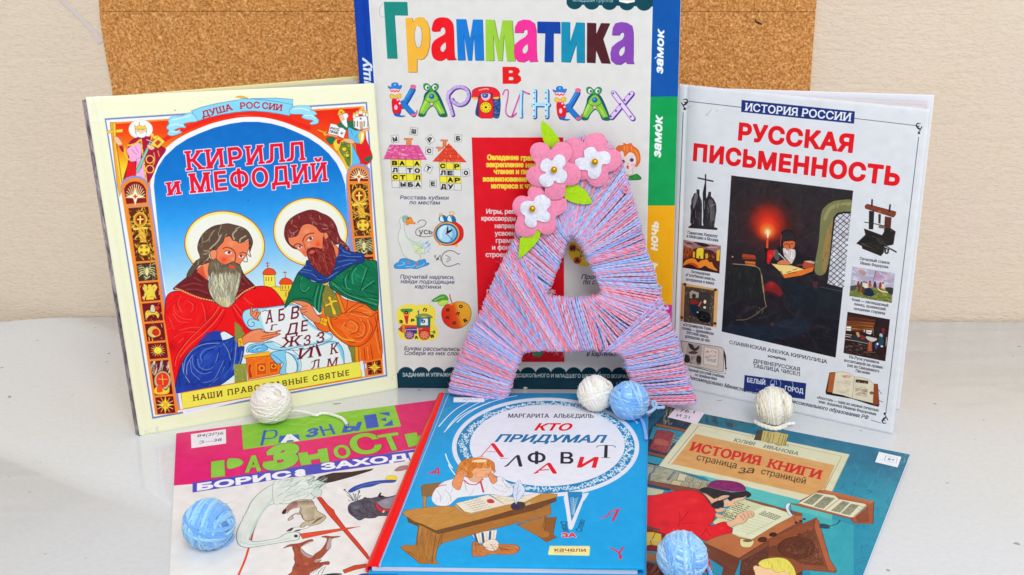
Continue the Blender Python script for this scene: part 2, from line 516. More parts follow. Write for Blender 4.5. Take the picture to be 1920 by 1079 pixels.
def table_material():
    m, nt, b = new_mat('white_laminate', rough=0.13, spec=0.5)
    n = noise(nt, 2.2, 2)
    c = ramp(nt, n.outputs[0], [(0.3, albedo('dadbd8', 1.1)), (0.7, albedo('d6dbe4', 1.1))])
    fine = noise(nt, 260, 3)
    f = ramp(nt, fine.outputs[0], [(0.3, (0.945, 0.945, 0.94, 1)), (0.6, (1, 1, 1, 1))])
    sp_ = noise(nt, 95, 1)
    s2 = ramp(nt, sp_.outputs[0], [(0.225, (0.5, 0.48, 0.45, 1)), (0.25, (1, 1, 1, 1))])
    col = mix(nt, 1.0, c.outputs[0], f.outputs[0], 'MULTIPLY')
    nt.links.new(mix(nt, 1.0, col, s2.outputs[0], 'MULTIPLY'), b.inputs['Base Color'])
    tc = node(nt, 'ShaderNodeTexCoord'); ms = node(nt, 'ShaderNodeMapping'); ms.inputs['Scale'].default_value = (9, 120, 1); ms.inputs['Rotation'].default_value = (0, 0, 0.9)
    nt.links.new(tc.outputs['Object'], ms.inputs['Vector'])
    w = noise(nt, 11, 1); w2 = noise(nt, 60, 1)
    ad = node(nt, 'ShaderNodeMath', operation='MULTIPLY_ADD'); ad.inputs[1].default_value = 9.0
    nt.links.new(w.outputs[0], ad.inputs[0]); nt.links.new(w2.outputs[0], ad.inputs[2])
    bump(nt, b, ad.outputs[0], 0.10, 0.0009)
    sc_ = noise(nt, 1.0, 3, 0.6, vec=ms.outputs[0])
    rr = ramp(nt, sc_.outputs[0], [(0.35, (0.05,) * 3 + (1,)), (0.62, (0.10,) * 3 + (1,)), (0.72, (0.22,) * 3 + (1,))])
    nt.links.new(rr.outputs[0], b.inputs['Roughness'])
    return m
ydir = np.array([-wdir[1], wdir[0], 0])
table_f = Frame(np.array([Wl[0], Wl[1], 0]), wdir, ydir)      # n is up
R_ = 0.17
pts = [(1.35, 0.0), (-0.03, 0.0)]
for i in range(1, 17):
    a = math.radians(90 + 90 * i / 16); pts.append((-0.03 + R_ * 1.15 * math.cos(a), -R_ + R_ * math.sin(a)))
pts += [(-0.03 - R_ * 1.15, -0.95), (1.35, -0.95)]
table = empty('table', table_f.at(0.4, -0.4, 0)); tag(table, 'glossy white laminate tabletop with a rounded back left corner, carrying the books', 'table')
prism('table_top', table_f, pts, -0.026, 0, table_material(), table, bevel=0.0015, smooth=True)
lm, _, _ = new_mat('grey_metal', (0.4, 0.4, 0.42, 1), 0.35)
for (a, bb) in ((-0.12, -0.16), (1.25, -0.1), (-0.12, -0.86), (1.25, -0.86)):
    prism('leg', table_f, [(a - .02, bb - .02), (a + .02, bb - .02), (a + .02, bb + .02), (a - .02, bb + .02)], -0.74, -0.026, lm, table, bevel=0.002)

# cork sheet
def cork_material():
    m, nt, b = new_mat('cork', rough=0.85, spec=0.15)
    tc = node(nt, 'ShaderNodeTexCoord')
    v = node(nt, 'ShaderNodeTexVoronoi', Scale=560.0); nt.links.new(tc.outputs['Object'], v.inputs['Vector'])
    v.inputs['Randomness'].default_value = 1.0
    n = noise(nt, 430, 4, 0.7)
    n2 = noise(nt, 800, 3, 0.6)
    base = ramp(nt, n.outputs[0], [(0.27, albedo('96602c', 1.0)), (0.4, albedo('b4783c', 1.1)), (0.52, albedo('c88c50', 1.15)), (0.63, albedo('dba468', 1.2)), (0.75, albedo('f2cc98', 1.25))])
    sep = node(nt, 'ShaderNodeSeparateColor'); nt.links.new(v.outputs['Color'], sep.inputs[0])
    vr = ramp(nt, sep.outputs[0], [(0.0, (0.78, 0.74, 0.7, 1)), (0.5, (1, 1, 1, 1)), (1.0, (1.12, 1.1, 1.06, 1))])
    c1 = mix(nt, 1.0, base.outputs[0], vr.outputs[0], 'MULTIPLY')
    dk = ramp(nt, n2.outputs[0], [(0.28, (0.5, 0.42, 0.36, 1)), (0.36, (1, 1, 1, 1))])
    nt.links.new(mix(nt, 1.0, c1, dk.outputs[0], 'MULTIPLY'), b.inputs['Base Color'])
    ad = node(nt, 'ShaderNodeMath', operation='ADD')
    nt.links.new(n.outputs[0], ad.inputs[0]); nt.links.new(v.outputs['Distance'], ad.inputs[1])
    bump(nt, b, ad.outputs[0], 0.5, 0.0012)
    return m
ck = spline(pp('184,-160 189,0 192,40 200,92 208,135 214,172 220,260'), False, 5)
cork_px = [tuple(p) for p in ck] + [(225, 420), (1498, 425), (1517, 165), (1529.5, 0), (1540, -160)]
cork = empty('cork_board', wall_f.at(*wall_f.px(860, 300)));  tag(cork, 'thin brown cork sheet fixed flat on the wall behind the tall book', 'cork board')
cm = cork_material()
seam_y = 21
up_px = [p for p in cork_px if p[1] < seam_y]
dn_px = [p for p in cork_px if p[1] >= seam_y]
upper = [wall_f.px(*p) for p in [(184, -160), (189, 0), (190.3, seam_y - .35), (1527.5, seam_y - .35 + 1), (1529.5, 0), (1540, -160)]]
lower = [wall_f.px(*p) for p in [(190.4, seam_y + .35)] + [q for q in cork_px if q[1] > seam_y + 3 and q[0] < 800] + [(1498, 425), (1517, 165), (1527.4, seam_y + .35 + 1)]]
prism('cork_panel', wall_f, upper, 0.0006, 0.0042, cm, cork, bevel=0.0003)
prism('cork_panel', wall_f, lower, 0.0006, 0.0042, cm, cork, bevel=0.0003)
dm, _, _ = new_mat('dark_notch', (0.03, 0.015, 0.01, 1), 0.9)
nf = [wall_f.px(*p) for p in pp('1414,36 1418,40 1424,42 1428,45 1426,46 1419,44 1414,40')]
prism('scratch', wall_f, nf, 0.0042, 0.0047, dm, cork)
# pale strip along the cork's left edge and a pale curve on the wall
tm, tnt, tb = new_mat('pale_edging', albedo('dccfb4', 1.05), 0.45)
tp = [wall_f.px(*p) for p in pp('180,-160 184.5,0 187.5,40 195.5,92 203,135 209,172 214,260 219.4,260 213.4,172 207.4,135 199.4,92 191.4,40 188.4,0 183.4,-160')]
tape = prism('pale_strip', wall_f, tp, 0.0001, 0.0011, tm, cork)
sm_, _, _ = new_mat('pale_streak', albedo('d3c8c4', 1.05), 0.35)
cv_ = spline(pp('96,-30 116,0 140,22 162,45 178,62 190,80'), False, 6)
nn_ = np.gradient(cv_, axis=0); nn_ = np.stack([-nn_[:, 1], nn_[:, 0]], 1) / np.hypot(nn_[:, 0], nn_[:, 1])[:, None]
wv = np.linspace(3.2, 4.6, len(cv_))[:, None]
st = [wall_f.px(*p) for p in np.vstack([cv_ + nn_ * wv, (cv_ - nn_ * wv)[::-1]])]
streak = prism('wall_streak', wall_f, st, 0.0001, 0.0007, sm_, wall)
# ------------------------------------------------------------------ book building
def paper_mat(name, col='e8e6e2', lines=True, dirv=(0, 0, 1), g=1.1):
    m, nt, b = new_mat(name, albedo(col, g), 0.7, 0.2)
    if lines:
        tc = node(nt, 'ShaderNodeTexCoord'); mp = node(nt, 'ShaderNodeMapping')
        mp.inputs['Scale'].default_value = tuple(3 + 2600 * abs(d) for d in dirv)
        nt.links.new(tc.outputs['Object'], mp.inputs['Vector'])
        n = noise(nt, 1.0, 2, vec=mp.outputs[0])
        r = ramp(nt, n.outputs[0], [(0.35, tuple(c * 0.72 for c in albedo(col, g)[:3]) + (1,)), (0.6, albedo(col, g))])
        nt.links.new(r.outputs[0], b.inputs['Base Color'])
        bump(nt, b, n.outputs[0], 0.4, 0.0003)
    return m
def quad_cover(name, fr, q, cols, t, mat, parent, cv, rows=None, drop=0.0006, r=0.0012):
    """Board bent along its spine side: q = TL,TR,BR,BL in frame metres, cols = [(distance from left, depth)]."""
    q = [np.array(p, float) for p in q]
    W = (q[1][0] - q[0][0] + q[2][0] - q[3][0]) / 2
    ca = [(a, d) for a, d in cols] + [(W - r * 2, 0), (W - r * .6, -drop * .3), (W, -drop * 1.3)]
    H = (q[0][1] - q[3][1])
    ra = [(0, -drop * 1.3), (r * .6, -drop * .3), (r * 2, 0)] + [(H * k / 8, 0) for k in range(1, 8)] + [(H - r * 2, 0), (H - r * .6, -drop * .3), (H, -drop * 1.3)]
    V = []; nc, nr = len(ca), len(ra)
    for lay in (0, 1):
        for b_, db in ra:
            tb = b_ / H
            L = q[3] * (1 - tb) + q[0] * tb; Rr = q[2] * (1 - tb) + q[1] * tb
            for a_, da in ca:
                ta = a_ / W
                p = L * (1 - ta) + Rr * ta
                V.append(fr.at(p[0], p[1], (da + db) if lay == 0 else min(da, 0) - t))
    F = []
    n0 = nc * nr
    for i in range(nr - 1):
        for j in range(nc - 1):
            k = i * nc + j
            F.append((k, k + 1, k + nc + 1, k + nc)); F.append((n0 + k, n0 + k + nc, n0 + k + nc + 1, n0 + k + 1))
    for j in range(nc - 1):
        F.append((j, n0 + j, n0 + j + 1, j + 1)); k = (nr - 1) * nc + j; F.append((k, k + 1, n0 + k + 1, n0 + k))
    for i in range(nr - 1):
        k = i * nc; F.append((k, k + nc, n0 + k + nc, n0 + k)); k += nc - 1; F.append((k, n0 + k, n0 + k + nc, k + nc))
    o = mesh(name, V, F, mat, parent, True)
    try: o.data.set_sharp_from_angle(angle=math.radians(45))
    except Exception: pass
    if cv is not None: set_uv(o.data, fr, cv)
    return o
def arc_spine(name, A, B, out, H, mat, parent, z0=0.0, t=0.0012, n=10, bulge=0.0028, up=ZUP):
    """Curved spine joining front edge A to back edge B, bulging along out."""
    A, B, out = (np.asarray(v, float) for v in (A, B, out)); Pn = []
    for i in range(n + 1):
        q = i / n; Pn.append(A * (1 - q) + B * q + out * bulge * math.sin(math.pi * q) ** 0.6)
    V = []; F = []
    for off in (0, -t):
        for zz in (z0, z0 + H):
            V += [p + out * off + up * zz for p in Pn]
    m_ = n + 1
    for i in range(n):
        F += [(i, i + 1, m_ + i + 1, m_ + i), (2*m_ + i, 3*m_ + i, 3*m_ + i + 1, 2*m_ + i + 1),
              (i, 2*m_ + i, 2*m_ + i + 1, i + 1), (m_ + i, m_ + i + 1, 3*m_ + i + 1, 3*m_ + i)]
    F += [(0, m_, 3*m_, 2*m_), (n, 2*m_ + n, 3*m_ + n, m_ + n)]
    return mesh(name, V, F, mat, parent, True)
def box_pts(name, P4, z0, z1, mat, parent):
    """Vertical slab over a plan quadrilateral P4 (xy)."""
    V = [np.array([p[0], p[1], z0]) for p in P4] + [np.array([p[0], p[1], z1]) for p in P4]
    return mesh(name, V, [(3, 2, 1, 0), (4, 5, 6, 7)] + [(i, (i + 1) % 4, 4 + (i + 1) % 4, 4 + i) for i in range(4)], mat, parent)

# frames of the six covers -------------------------------------------------------------------
b1L, b1R = on_z(262, 819), on_z(747, 730)
F1 = Frame(b1L, b1R - b1L, ZUP)
b3L, b3R = on_z(1254, 722), on_z(1672, 815)
F3 = Frame(b3L, b3R - b3L, ZUP)
b2L, b2R = on_z(712, 728), on_z(1252, 733)
F2 = Frame(b2L, b2R - b2L, ZUP)
Z5, T5, Z4 = 0.0098, 0.0068, 0.0026
def flat_frame(p, q, z):
    a, b_ = on_z(*p, z), on_z(*q, z); e = unit(b_ - a)
    return Frame(a, e, np.array([-e[1], e[0], 0]))
F5 = flat_frame((711, 1058), (1208.7, 1064.5), Z5)
F4 = flat_frame((330, 813), (820, 750), Z4)
F6 = flat_frame((1237, 760), (1706, 852.5), Z4)
def paint_saints(c): pass
def paint_writing(c): pass
def paint_grammar(c): pass
def paint_alphabet(c): pass
def paint_rhymes(c): pass
def paint_history(c): pass
def paint_label4(c): pass
def paint_label5(c): pass
def paint_label6(c): pass
def paint_label6b(c): pass
# ------------------------------------------------------------------ print: tall grammar book
def clown_k(c, ox, oy, kk):
    c.frame(ox, oy, kk)
    c.L('1c3f94', 46, '520,900 560,840 605,760', 1); c.L('1c3f94', 46, '520,870 570,930 610,970', 1)
    c.P('1f49a8', '430,860 470,850 505,900 500,960 470,985 440,960', 1)
    c.L('2277c8', 38, '512,895 552,835 598,755', 1); c.L('2277c8', 38, '515,870 566,926 606,962', 1)
    c.L('5fa8e2', 6, '530,850 560,808 588,765', 1, .8)
    c.P('e3182d', '428,845 460,835 480,838 505,880 508,925 492,952 465,966 440,955 430,920', 1, '8c1020', 3)
    c.E('f7c6ce', 460, 908, 14, 22); c.E('ffffff', 474, 845, 8); c.E('ffffff', 492, 874, 9)
    c.P('f2c23a', '412,800 432,798 455,810 478,795 500,795 505,815 495,830 470,825 455,818 430,834 412,826', 1, 'a86a10', 3)
    c.P('f6cfd2', '415,745 498,745 500,775 480,795 440,796 415,778', 1); c.L('d23048', 7, '412,760 425,775 438,765 450,778 464,765 478,776 492,762', 1)
    c.P('2c7fd2', '395,728 420,738 425,710 450,700 475,706 485,728 508,722 498,752 450,748 405,750', 1, '15458f', 3); c.E('9fd2f2', 452, 716, 7)
    c.P('e36a86', '585,725 612,718 630,735 612,752 590,748', 1, 'a03050', 2); c.P('e36a86', '590,962 620,960 640,930 638,965 610,985 590,980', 1, 'a03050', 2)
    c.P('2b5fb0', '455,960 480,960 500,975 540,978 520,990 470,985', 1)
def frog_a(c, ox, oy, kk):
    c.frame(ox, oy, kk)
    c.P('1e4f6a', '700,800 730,770 790,765 830,810 880,930 893,985 830,985 800,930 770,900 730,935 700,985 650,980 662,930 690,850', 1)
    c.P('86c440', '765,768 800,800 835,870 872,945 868,965 835,972 808,935 785,905 765,895 740,912 712,950 690,975 662,968 660,940 690,870 722,800', 1, '1f7a3c', 5)
    c.P('b4dc5a', '740,830 700,905 680,945 672,925 700,860', 1, al=.8); c.P('c4e468', '800,880 830,940 850,955 822,900', 1, al=.7)
    c.E('1a4a9c', 762, 815, 22); c.E('5e9ce0', 758, 810, 12)
    c.L('1b5c33', 4, '700,835 735,862 770,868 810,850 818,835', 1); c.P('f2b8c4', '745,870 775,868 768,890 750,890', 1, '244a2a', 3)
    c.P('2f9c4a', '695,715 725,708 755,730 790,708 818,720 815,750 790,770 740,770 700,755', 1, '14502c', 4)
    for x in (724, 785): c.E('f4f6f2', x, 740, 20, 22, 0, 1, '1b5c33', 3); c.E('1d5c46', x + 5, 742, 9, 12)
    c.P('1e6a4a', '655,960 690,965 680,985 650,980', 1); c.P('1e6a4a', '840,965 885,960 893,985 850,982', 1)
def cubes(c, ch, x, y, s, rot, cap=9.5):
    a = math.radians(rot); e = np.array([math.cos(a), math.sin(a)]); u = np.array([math.sin(a), -math.cos(a)])
    p = np.array([x, y], float)
    P = [p - e*s - u*s, p + e*s - u*s, p + e*s + u*s, p - e*s + u*s]
    c.P('e2e0de', P, 0, '333333', 3.5)
    q0 = p - e*s*.52 - u*s*.58; q1 = p + e*s*.52 - u*s*.58
    c.T(ch, q0[0], q0[1], q1[0], q1[1], s * 1.1, '1a1a1a', bold=.12)
def paint_grammar(c):
    c.frame()
    # coloured side bands
    c.P('0b3fa6', [(640, -320), (688, -320), (691.6, 0), (701.5, 155), (739, 735), (700, 740), (640, 100)])
    c.P('e8eaf0', [(687.5, -320), (689, -320), (693, 0), (703, 155), (740.5, 735), (738.5, 735), (701.2, 155), (691.2, 0)])
    c.P('0a52a2', [(1232, -320), (1300, -320), (1300, 182), (1219.2, 182), (1223.8, 0)])
    c.P('0b9a50', [(1219.2, 182), (1300, 182), (1300, 386), (1214, 386)])
    c.P('fbab14', [(1214, 386), (1300, 386), (1300, 572), (1210.6, 572)])
    c.P('cf2f98', [(1210.6, 572), (1300, 572), (1300, 745), (1208, 745)])
    c.L('f0f0f0', 1.1, '1232,-320 1223.4,0 1213.7,386 1207.5,745', 0)
    c.frame(960, 0, 4.497)
    WT = dict(bold=.1, it=.28, sh=('1c3c50', .07, .07))
    c.T('замок', 1268, 624, 1279, 262, 62, 'eef2f4', **WT); c.P('eef2f4', '1196,498 1207,488 1218,478 1222,486 1208,497', 0)
    c.frame()
    c.T('замок', 1238, 296, 1241.5, 220, 14.5, 'eef4f0', bold=.1, it=.28, sh=('0b5a34', .07, .07)); c.P('eef2f4', '1223.5,239 1226,236 1229,234.5 1229,236.5', 0)
    c.T('ночь', 1232, 470, 1234, 418, 14, 'f6efe0', bold=.1, it=.28, sh=('9a6a10', .07, .07))
    c.T('меч', 1228, 552, 1232, 496, 14, 'f6efe0', bold=.1, it=.28, sh=('9a6a10', .07, .07))
    c.T('ищу', 696, 169, 692, 113, 15.5, 'dfe6f0', bold=.1, it=.28, sh=('0a1f60', .07, .07))
    # title
    def letter(col, outer, hole=None, dk='333333'):
        rd = 1 if len(pp(outer)) > 24 else 0
        c.P(dk, pp(outer) + (4, 3), rd); c.P(col, outer, rd)
        if hole: c.P('d7d5d1', hole, 1); c.L(dk, 3, hole, 1, .8)
    c.frame(640, 0, 4.497)
    letter('17877c', '358,18 552,20 558,132 447,130 470,495 388,495', dk='0e4e4a')
    letter('f0b23c', '540,155 598,153 606,192 622,160 655,147 690,150 720,180 742,240 748,320 742,400 725,460 700,495 668,508 640,500 638,612 563,612', '648,222 668,235 680,300 674,370 658,405 635,395 620,350 617,280 628,235', '6a4a1c')
    letter('ea1420', '765,265 768,215 785,175 820,153 865,150 905,160 935,195 945,250 950,400 955,480 967,505 895,508 888,490 850,512 810,512 775,490 760,440 762,385 785,345 830,315 870,290 876,262 868,240 850,232 835,245 828,265', '878,360 855,375 835,405 840,435 862,440 880,415', '7a1018')
    letter('1677cc', '968,165 1050,165 1083,335 1110,168 1190,168 1200,512 1128,512 1116,290 1100,512 1068,512 1030,280 1045,510 982,512', None, '103c78')
    letter('97c83a', '1215,168 1290,170 1328,362 1358,175 1440,175 1466,518 1396,518 1372,290 1358,515 1322,515 1280,295 1288,515 1218,515', None, '40601c')
    c.L('55705e', 2.2, '350,30 325,70 322,120 345,148 385,140|395,30 380,60 400,60|405,120 415,45 420,120|428,40 445,70 425,118 455,112|455,125 482,38 492,125', 1, .75)
    c.frame(960, 0, 4.497)
    letter('ee2f92', '22,280 25,230 50,185 95,168 150,172 190,200 203,260 205,430 210,500 218,522 150,525 142,505 100,528 50,522 20,490 15,430 25,375 60,345 110,315 130,290 130,262 115,250 98,262 95,280', '130,375 105,392 88,420 92,450 115,455 132,430', '7a1848')
    letter('0f3f9e', '213,185 403,188 405,285 348,283 347,525 273,525 280,283 213,280', None, '081c50')
    letter('1289ac', '415,188 487,190 485,370 540,192 610,195 610,532 545,530 543,365 490,528 415,525', None, '0a4a60')
    letter('4e1c24', '632,195 706,198 705,300 750,198 823,200 765,330 828,538 752,535 705,420 700,533 630,530', None, '200c10')
    letter('8546ae', '842,300 848,240 870,200 920,188 970,195 1010,220 1022,280 1022,450 1020,515 1028,542 965,540 958,520 915,548 870,545 835,515 828,455 840,400 880,365 930,335 945,305 940,280 925,275 910,285 905,300', '948,395 920,410 902,440 905,470 925,475 945,450', '3c1c58')
    c.frame()
    c.P('e01a1c', '942,126 966,126 973,129.5 975,135 971,140.5 976.5,145 977,152 970,157.8 942.5,158'); c.P('d7d5d1', '954,133 960,133 962,135 960,137.5 954,137.5'); c.P('d7d5d1', '954,145 961,145 963,148 961,151 954,151')
    # picture letters
    clown_k(c, 640, 0, 4.497); frog_a(c, 640, 0, 4.497)
    c.frame(640, 0, 4.497)
    for col, w, dx in (('4a2a7c', 34, 8), ('b89ad6', 26, 0)):
        c.L(col, w, [(x + dx, y + dx * .6) for x, y in pp('905,775 895,830 915,900 935,970')], 1); c.L(col, w, [(x + dx, y + dx * .6) for x, y in pp('905,790 950,745 1010,735 1060,765 1070,820 1040,870 990,885 940,860 930,840')], 1)
    for i in range(26):
        t = i / 25; P = spline(pp('905,775 895,830 915,900 935,970'), False, 10) if i % 2 else spline(pp('905,790 950,745 1010,735 1060,765 1070,820 1040,870 990,885 940,860'), False, 10)
        q = P[int(t * (len(P) - 1))]; c.L('ece2f4', 3.2, [(q[0] - 10, q[1] + 6), (q[0] + 10, q[1] - 8)], 0, .9)
    c.P('26427c', '1150,850 1165,760 1200,740 1330,790 1330,990 1250,985 1170,990 1130,960', 1); c.hatch('1285,850 1335,850 1335,995 1285,995', ['26427c', '5070b0', '9db0d8'], 60, 22, 3, 0, seed=5)
    c.P('e0202c', '1158,840 1172,820 1265,820 1282,860 1280,990 1270,1000 1180,1000 1160,990', 0, '8c1420', 4)
    c.P('e82430', '1103,800 1108,765 1150,742 1220,735 1290,745 1330,780 1335,825 1300,835 1270,815 1270,790 1180,790 1160,815 1140,838 1105,828', 1, '8c1420', 4)
    c.L('f8b8b4', 8, '1160,765 1210,752 1240,755', 1); c.P('f2b838', '1108,822 1150,825 1140,840 1110,838', 1); c.P('f2b838', '1278,825 1330,820 1320,838 1290,838', 1)
    c.P('f0c0c0', '1180,795 1255,795 1240,845 1195,845', 1); c.P('2a50a0', '1190,795 1235,795 1230,825 1195,825', 1); c.E('6aa0e0', 1208, 806, 10)
    c.E('f4d21e', 1218, 908, 48, 46, 0, 1, '5a4a10', 3); c.E('1a1a1a', 1218, 908, 9)
    for i in range(10): a = i * .628; c.E('3a3210', 1218 + 34 * math.cos(a), 908 + 32 * math.sin(a), 4)
    c.L('b8408c', 12, '1362,800 1380,765 1405,770 1400,840 1385,930 1400,975 1440,990 1475,960', 1); c.L('e69ccc', 5, '1364,798 1382,768 1402,774 1396,840 1382,930 1400,972', 1)
    c.frame(960, 0, 4.497)
    c.L('b03c88', 14, '0,985 20,930 50,850 70,800 90,775 115,785 145,795', 1); c.L('ec98c8', 5, '8,965 28,915 55,845 75,800 95,780 135,792', 1)
    c.L('2a6cb8', 30, '82,780 76,900 80,990', 0); c.L('bfe2f4', 20, '78,778 72,900 74,985', 0); c.L('7cb8e0', 5, '84,790 80,980', 0)
    for col, w, d in (('1f58a0', 38, 7), ('a9d8ee', 30, 0)):
        c.L(col, w, [(187 + d, 765 + d), (187 + d, 985 + d)], 0); c.L(col, w, [(290 + d, 765 + d), (290 + d, 985 + d)], 0); c.L(col, w, [(172 + d, 882 + d), (305 + d, 884 + d)], 0)
    c.L('ddf2fa', 8, [(180, 770), (180, 980)], 0); c.L('ddf2fa', 8, [(283, 770), (283, 980)], 0)
    for x, y in ((186, 785), (186, 832), (183, 885), (186, 935), (186, 982), (284, 785), (284, 832), (288, 884), (284, 935), (284, 982)): c.E('3a4c68', x, y, 6)
    clown_k(c, 960 - 50 / 4.497, 30 / 4.497, 4.497); frog_a(c, 960 - 65 / 4.497, 30 / 4.497, 4.497)
    c.frame(960, 0, 4.497)
    for col, w, d in (('3a2a88', 44, 6), ('6a3a98', 40, 0), ('dcc0ea', 33, 0)):
        c.L(col, w, [(1008 + d, 790 + d), (838 + d, 990 + d)], 0)
    for col, w, d in (('3a2a88', 44, 6), ('6a3a98', 40, 0), ('e2cdee', 33, 0)):
        c.L(col, w, [(852 + d, 785 + d), (1015 + d, 1000 + d)], 0)
    for x, y in ((852, 790), (912, 880), (1000, 985), (990, 798), (948, 848), (876, 938), (832, 985)): c.E('3a3a78', x, y, 8)
    # top banner
    c.frame(960, 0, 4.497)
    c.P('0b4450', '460,-1500 1205,-1500 1188,20 1184,60 460,40')
    for x, y in ((527, 18), (672, 21), (820, 24), (968, 27), (1113, 30)): c.E('0b4450', x, y, 68, 64)
    c.T('младшая группа', 512, 17, 848, 22, 34, 'b8d4d4'); c.P('f4efe6', '900,-10 1035,-8 1033,20 968,32 903,18'); c.P('e0702c', '912,-30 1025,-30 1022,6 912,4')
    # houses
    c.frame(700, 230, 6.345)
    c.P('e0824e', '366,190 468,190 468,208 450,212 455,285 390,285 392,212 366,206', 0, '8a3a18', 3)
    c.P('dc5490', '198,268 540,276 636,444 120,436', 0, '8c1c58', 4)
    for i in range(1, 6): t = i / 6; c.L('a82a68', 4, [(198 + 342 * t, 268 + 8 * t), (120 + 516 * t, 436 + 8 * t)], 0)
    for j in range(1, 4): t = j / 4; c.L('c04484', 3, [(198 - 78 * t, 268 + 168 * t), (540 + 96 * t, 276 + 168 * t)], 0)
    c.hatch('198,268 540,276 636,444 120,436', ['f6b0cc', 'f08cb8', 'fbd0de'], 46, 40, 9, 0, seed=2, al=.7)
    c.hatch('390,212 452,212 455,284 388,284', ['f4b088', 'c05a30'], 14, 20, 3, 0, seed=3)
    def grid(x0, y0, x1, y1, dx, nx, ny, rows):
        for r in range(ny):
            for k in range(nx):
                fx = lambda a, b_: (x0 + (x1 - x0) * a + dx * b_, y0 + (y1 - y0) * b_ + 8 * a)
                P = [fx(k/nx, r/ny), fx((k+1)/nx, r/ny), fx((k+1)/nx, (r+1)/ny), fx(k/nx, (r+1)/ny)]
                c.P('f4e23c' if r % 2 == 0 else 'dedcda', P, 0, '262626', 3)
                ch = rows[r][k]
                if ch != ' ':
                    m_ = np.mean(P, 0); c.T(ch, m_[0] - 27, m_[1] + 24, m_[0] + 27, m_[1] + 24, 46, '141414', bold=.13)
    grid(208, 440, 562, 776, 16, 4, 4, ['ВА А', 'Л ТО', 'СТ Л', ' ЫБА'])
    c.P('e07848', '802,205 886,208 884,226 868,228 866,290 825,300 828,226 802,224', 0, '8a3a18', 3); c.P('e88858', '750,292 835,296 835,312 815,316 770,352 772,316 750,310', 0, '8a3a18', 3)
    c.P('e0452c', '898,252 1110,474 702,466', 0, '8c1c10', 3)
    c.hatch('898,252 1110,474 702,466', ['f48c5c', 'b82418', 'f6b080', 'c8301c'], 90, 26, 8, 80, seed=4, al=.8)
    for j in range(1, 5): t = j / 5; c.L('9c1c14', 3, [(898 - 196 * t, 252 + 214 * t), (898 + 212 * t, 252 + 222 * t)], 0)
    grid(782, 476, 1034, 800, 14, 3, 4, ['С Р', 'ЛЕ ', ' АР', 'ДУ '])
    for ch, x, y, s, r in (('Ы', 257, 197, 43, -8), ('Ш', 482, 106, 43, 8), ('Р', 675, 205, 43, -35), ('Б', 1010, 190, 42, 5), ('С', 664, 338, 42, 4), ('Т', 655, 550, 42, 25), ('Е', 710, 729, 40, 1), ('О', 1102, 600, 42, -10)): cubes(c, ch, x, y, s, r)
    I = dict(bold=.02, it=.22)
    c.T('Расставь кубики', 318, 914, 890, 920, 46, '3a3a5c', **I); c.T('по местам', 430, 974, 786, 978, 46, '3a3a5c', **I)
    # goose and clock
    c.frame(720, 380, 5.995)
    c.P('3c9ad8', '112,718 130,690 165,672 185,640 240,630 300,650 370,660 450,640 470,655 470,675 508,685 490,705 440,720 370,745 300,740 220,745 130,742', 1, '1a5ca0', 5)
    c.L('cfe8f6', 5, '150,712 220,700 230,680 205,672|240,720 320,722 350,700|360,730 440,702 450,680', 1)
    c.P('dcdfd6', '175,200 200,165 240,148 270,165 245,200 225,260 240,350 265,395 330,440 400,460 440,480 460,530 430,575 400,590 410,625 370,665 330,655 270,630 220,590 185,500 165,440 160,370 185,280', 1, '7c8c84', 3.5)
    c.P('a8d2b4', '235,330 265,395 330,440 400,460 440,480 462,530 430,580 380,585 340,550 320,500 300,450 250,400', 1, al=.55); c.P('e8e08c', '330,500 400,490 440,530 410,575 350,560', 1, al=.6)
    c.hatch('320,470 450,470 470,590 350,590', ['88b8a0', 'd8dc90', '6aa090', 'f0f0e0'], 40, 34, 5, 20, seed=6); c.hatch('400,430 520,420 525,570 440,580', ['7aa8cc', 'a8c4dc', 'e4ecf0', '5888b8'], 34, 50, 9, -50, seed=7)
    c.P('78a8a0', '205,165 240,148 275,160 262,182 235,200 232,230 210,215', 1, al=.8); c.P('f09030', '262,180 295,165 318,195 330,222 352,230 345,242 290,240 262,255 245,235 248,205', 1, 'b0541c', 4); c.E('1c2c30', 272, 180, 8)
    c.L('e0704c', 9, '275,655 268,690|280,660 288,688|375,672 350,712|375,680 372,708', 0)
    c.L('2c2c2c', 5.5, '378,232 395,208 430,198 465,210 472,232 450,265 400,285 368,305 355,335 370,368 430,386 500,385 550,372', 1)
    c.T('усь', 392, 356, 545, 358, 62, '3a3a3a', bold=.02)
    c.P('dd1e24', '770,215 830,235 880,285 893,350 880,410 830,455 780,480 720,470 760,400 800,330', 1, '8c1418', 4)
    c.E('e8282c', 706, 352, 148, 134, 0, 1, '8c1418', 4); c.E('f0a838', 704, 350, 143, 128); c.E('1c6c9c', 704, 352, 130, 115); c.E('a9d4ee', 704, 352, 108, 97)
    c.P('d8ecf6', '620,330 650,270 700,262 660,330 650,400 630,400', 1, al=.8); c.P('4a90c8', '740,270 800,330 790,420 730,450 770,360', 1, al=.5)
    for i in range(12): a = i * .5236; c.E('1c4c74', 704 + 119 * math.cos(a), 352 + 106 * math.sin(a), 6)
    c.P('1a1a1a', '700,345 708,290 718,258 724,295 716,342'); c.P('1a1a1a', '705,350 722,318 772,298 752,330 716,352'); c.L('1a1a1a', 5, '702,352 735,385 768,420', 0); c.E('d03030', 700, 352, 10)
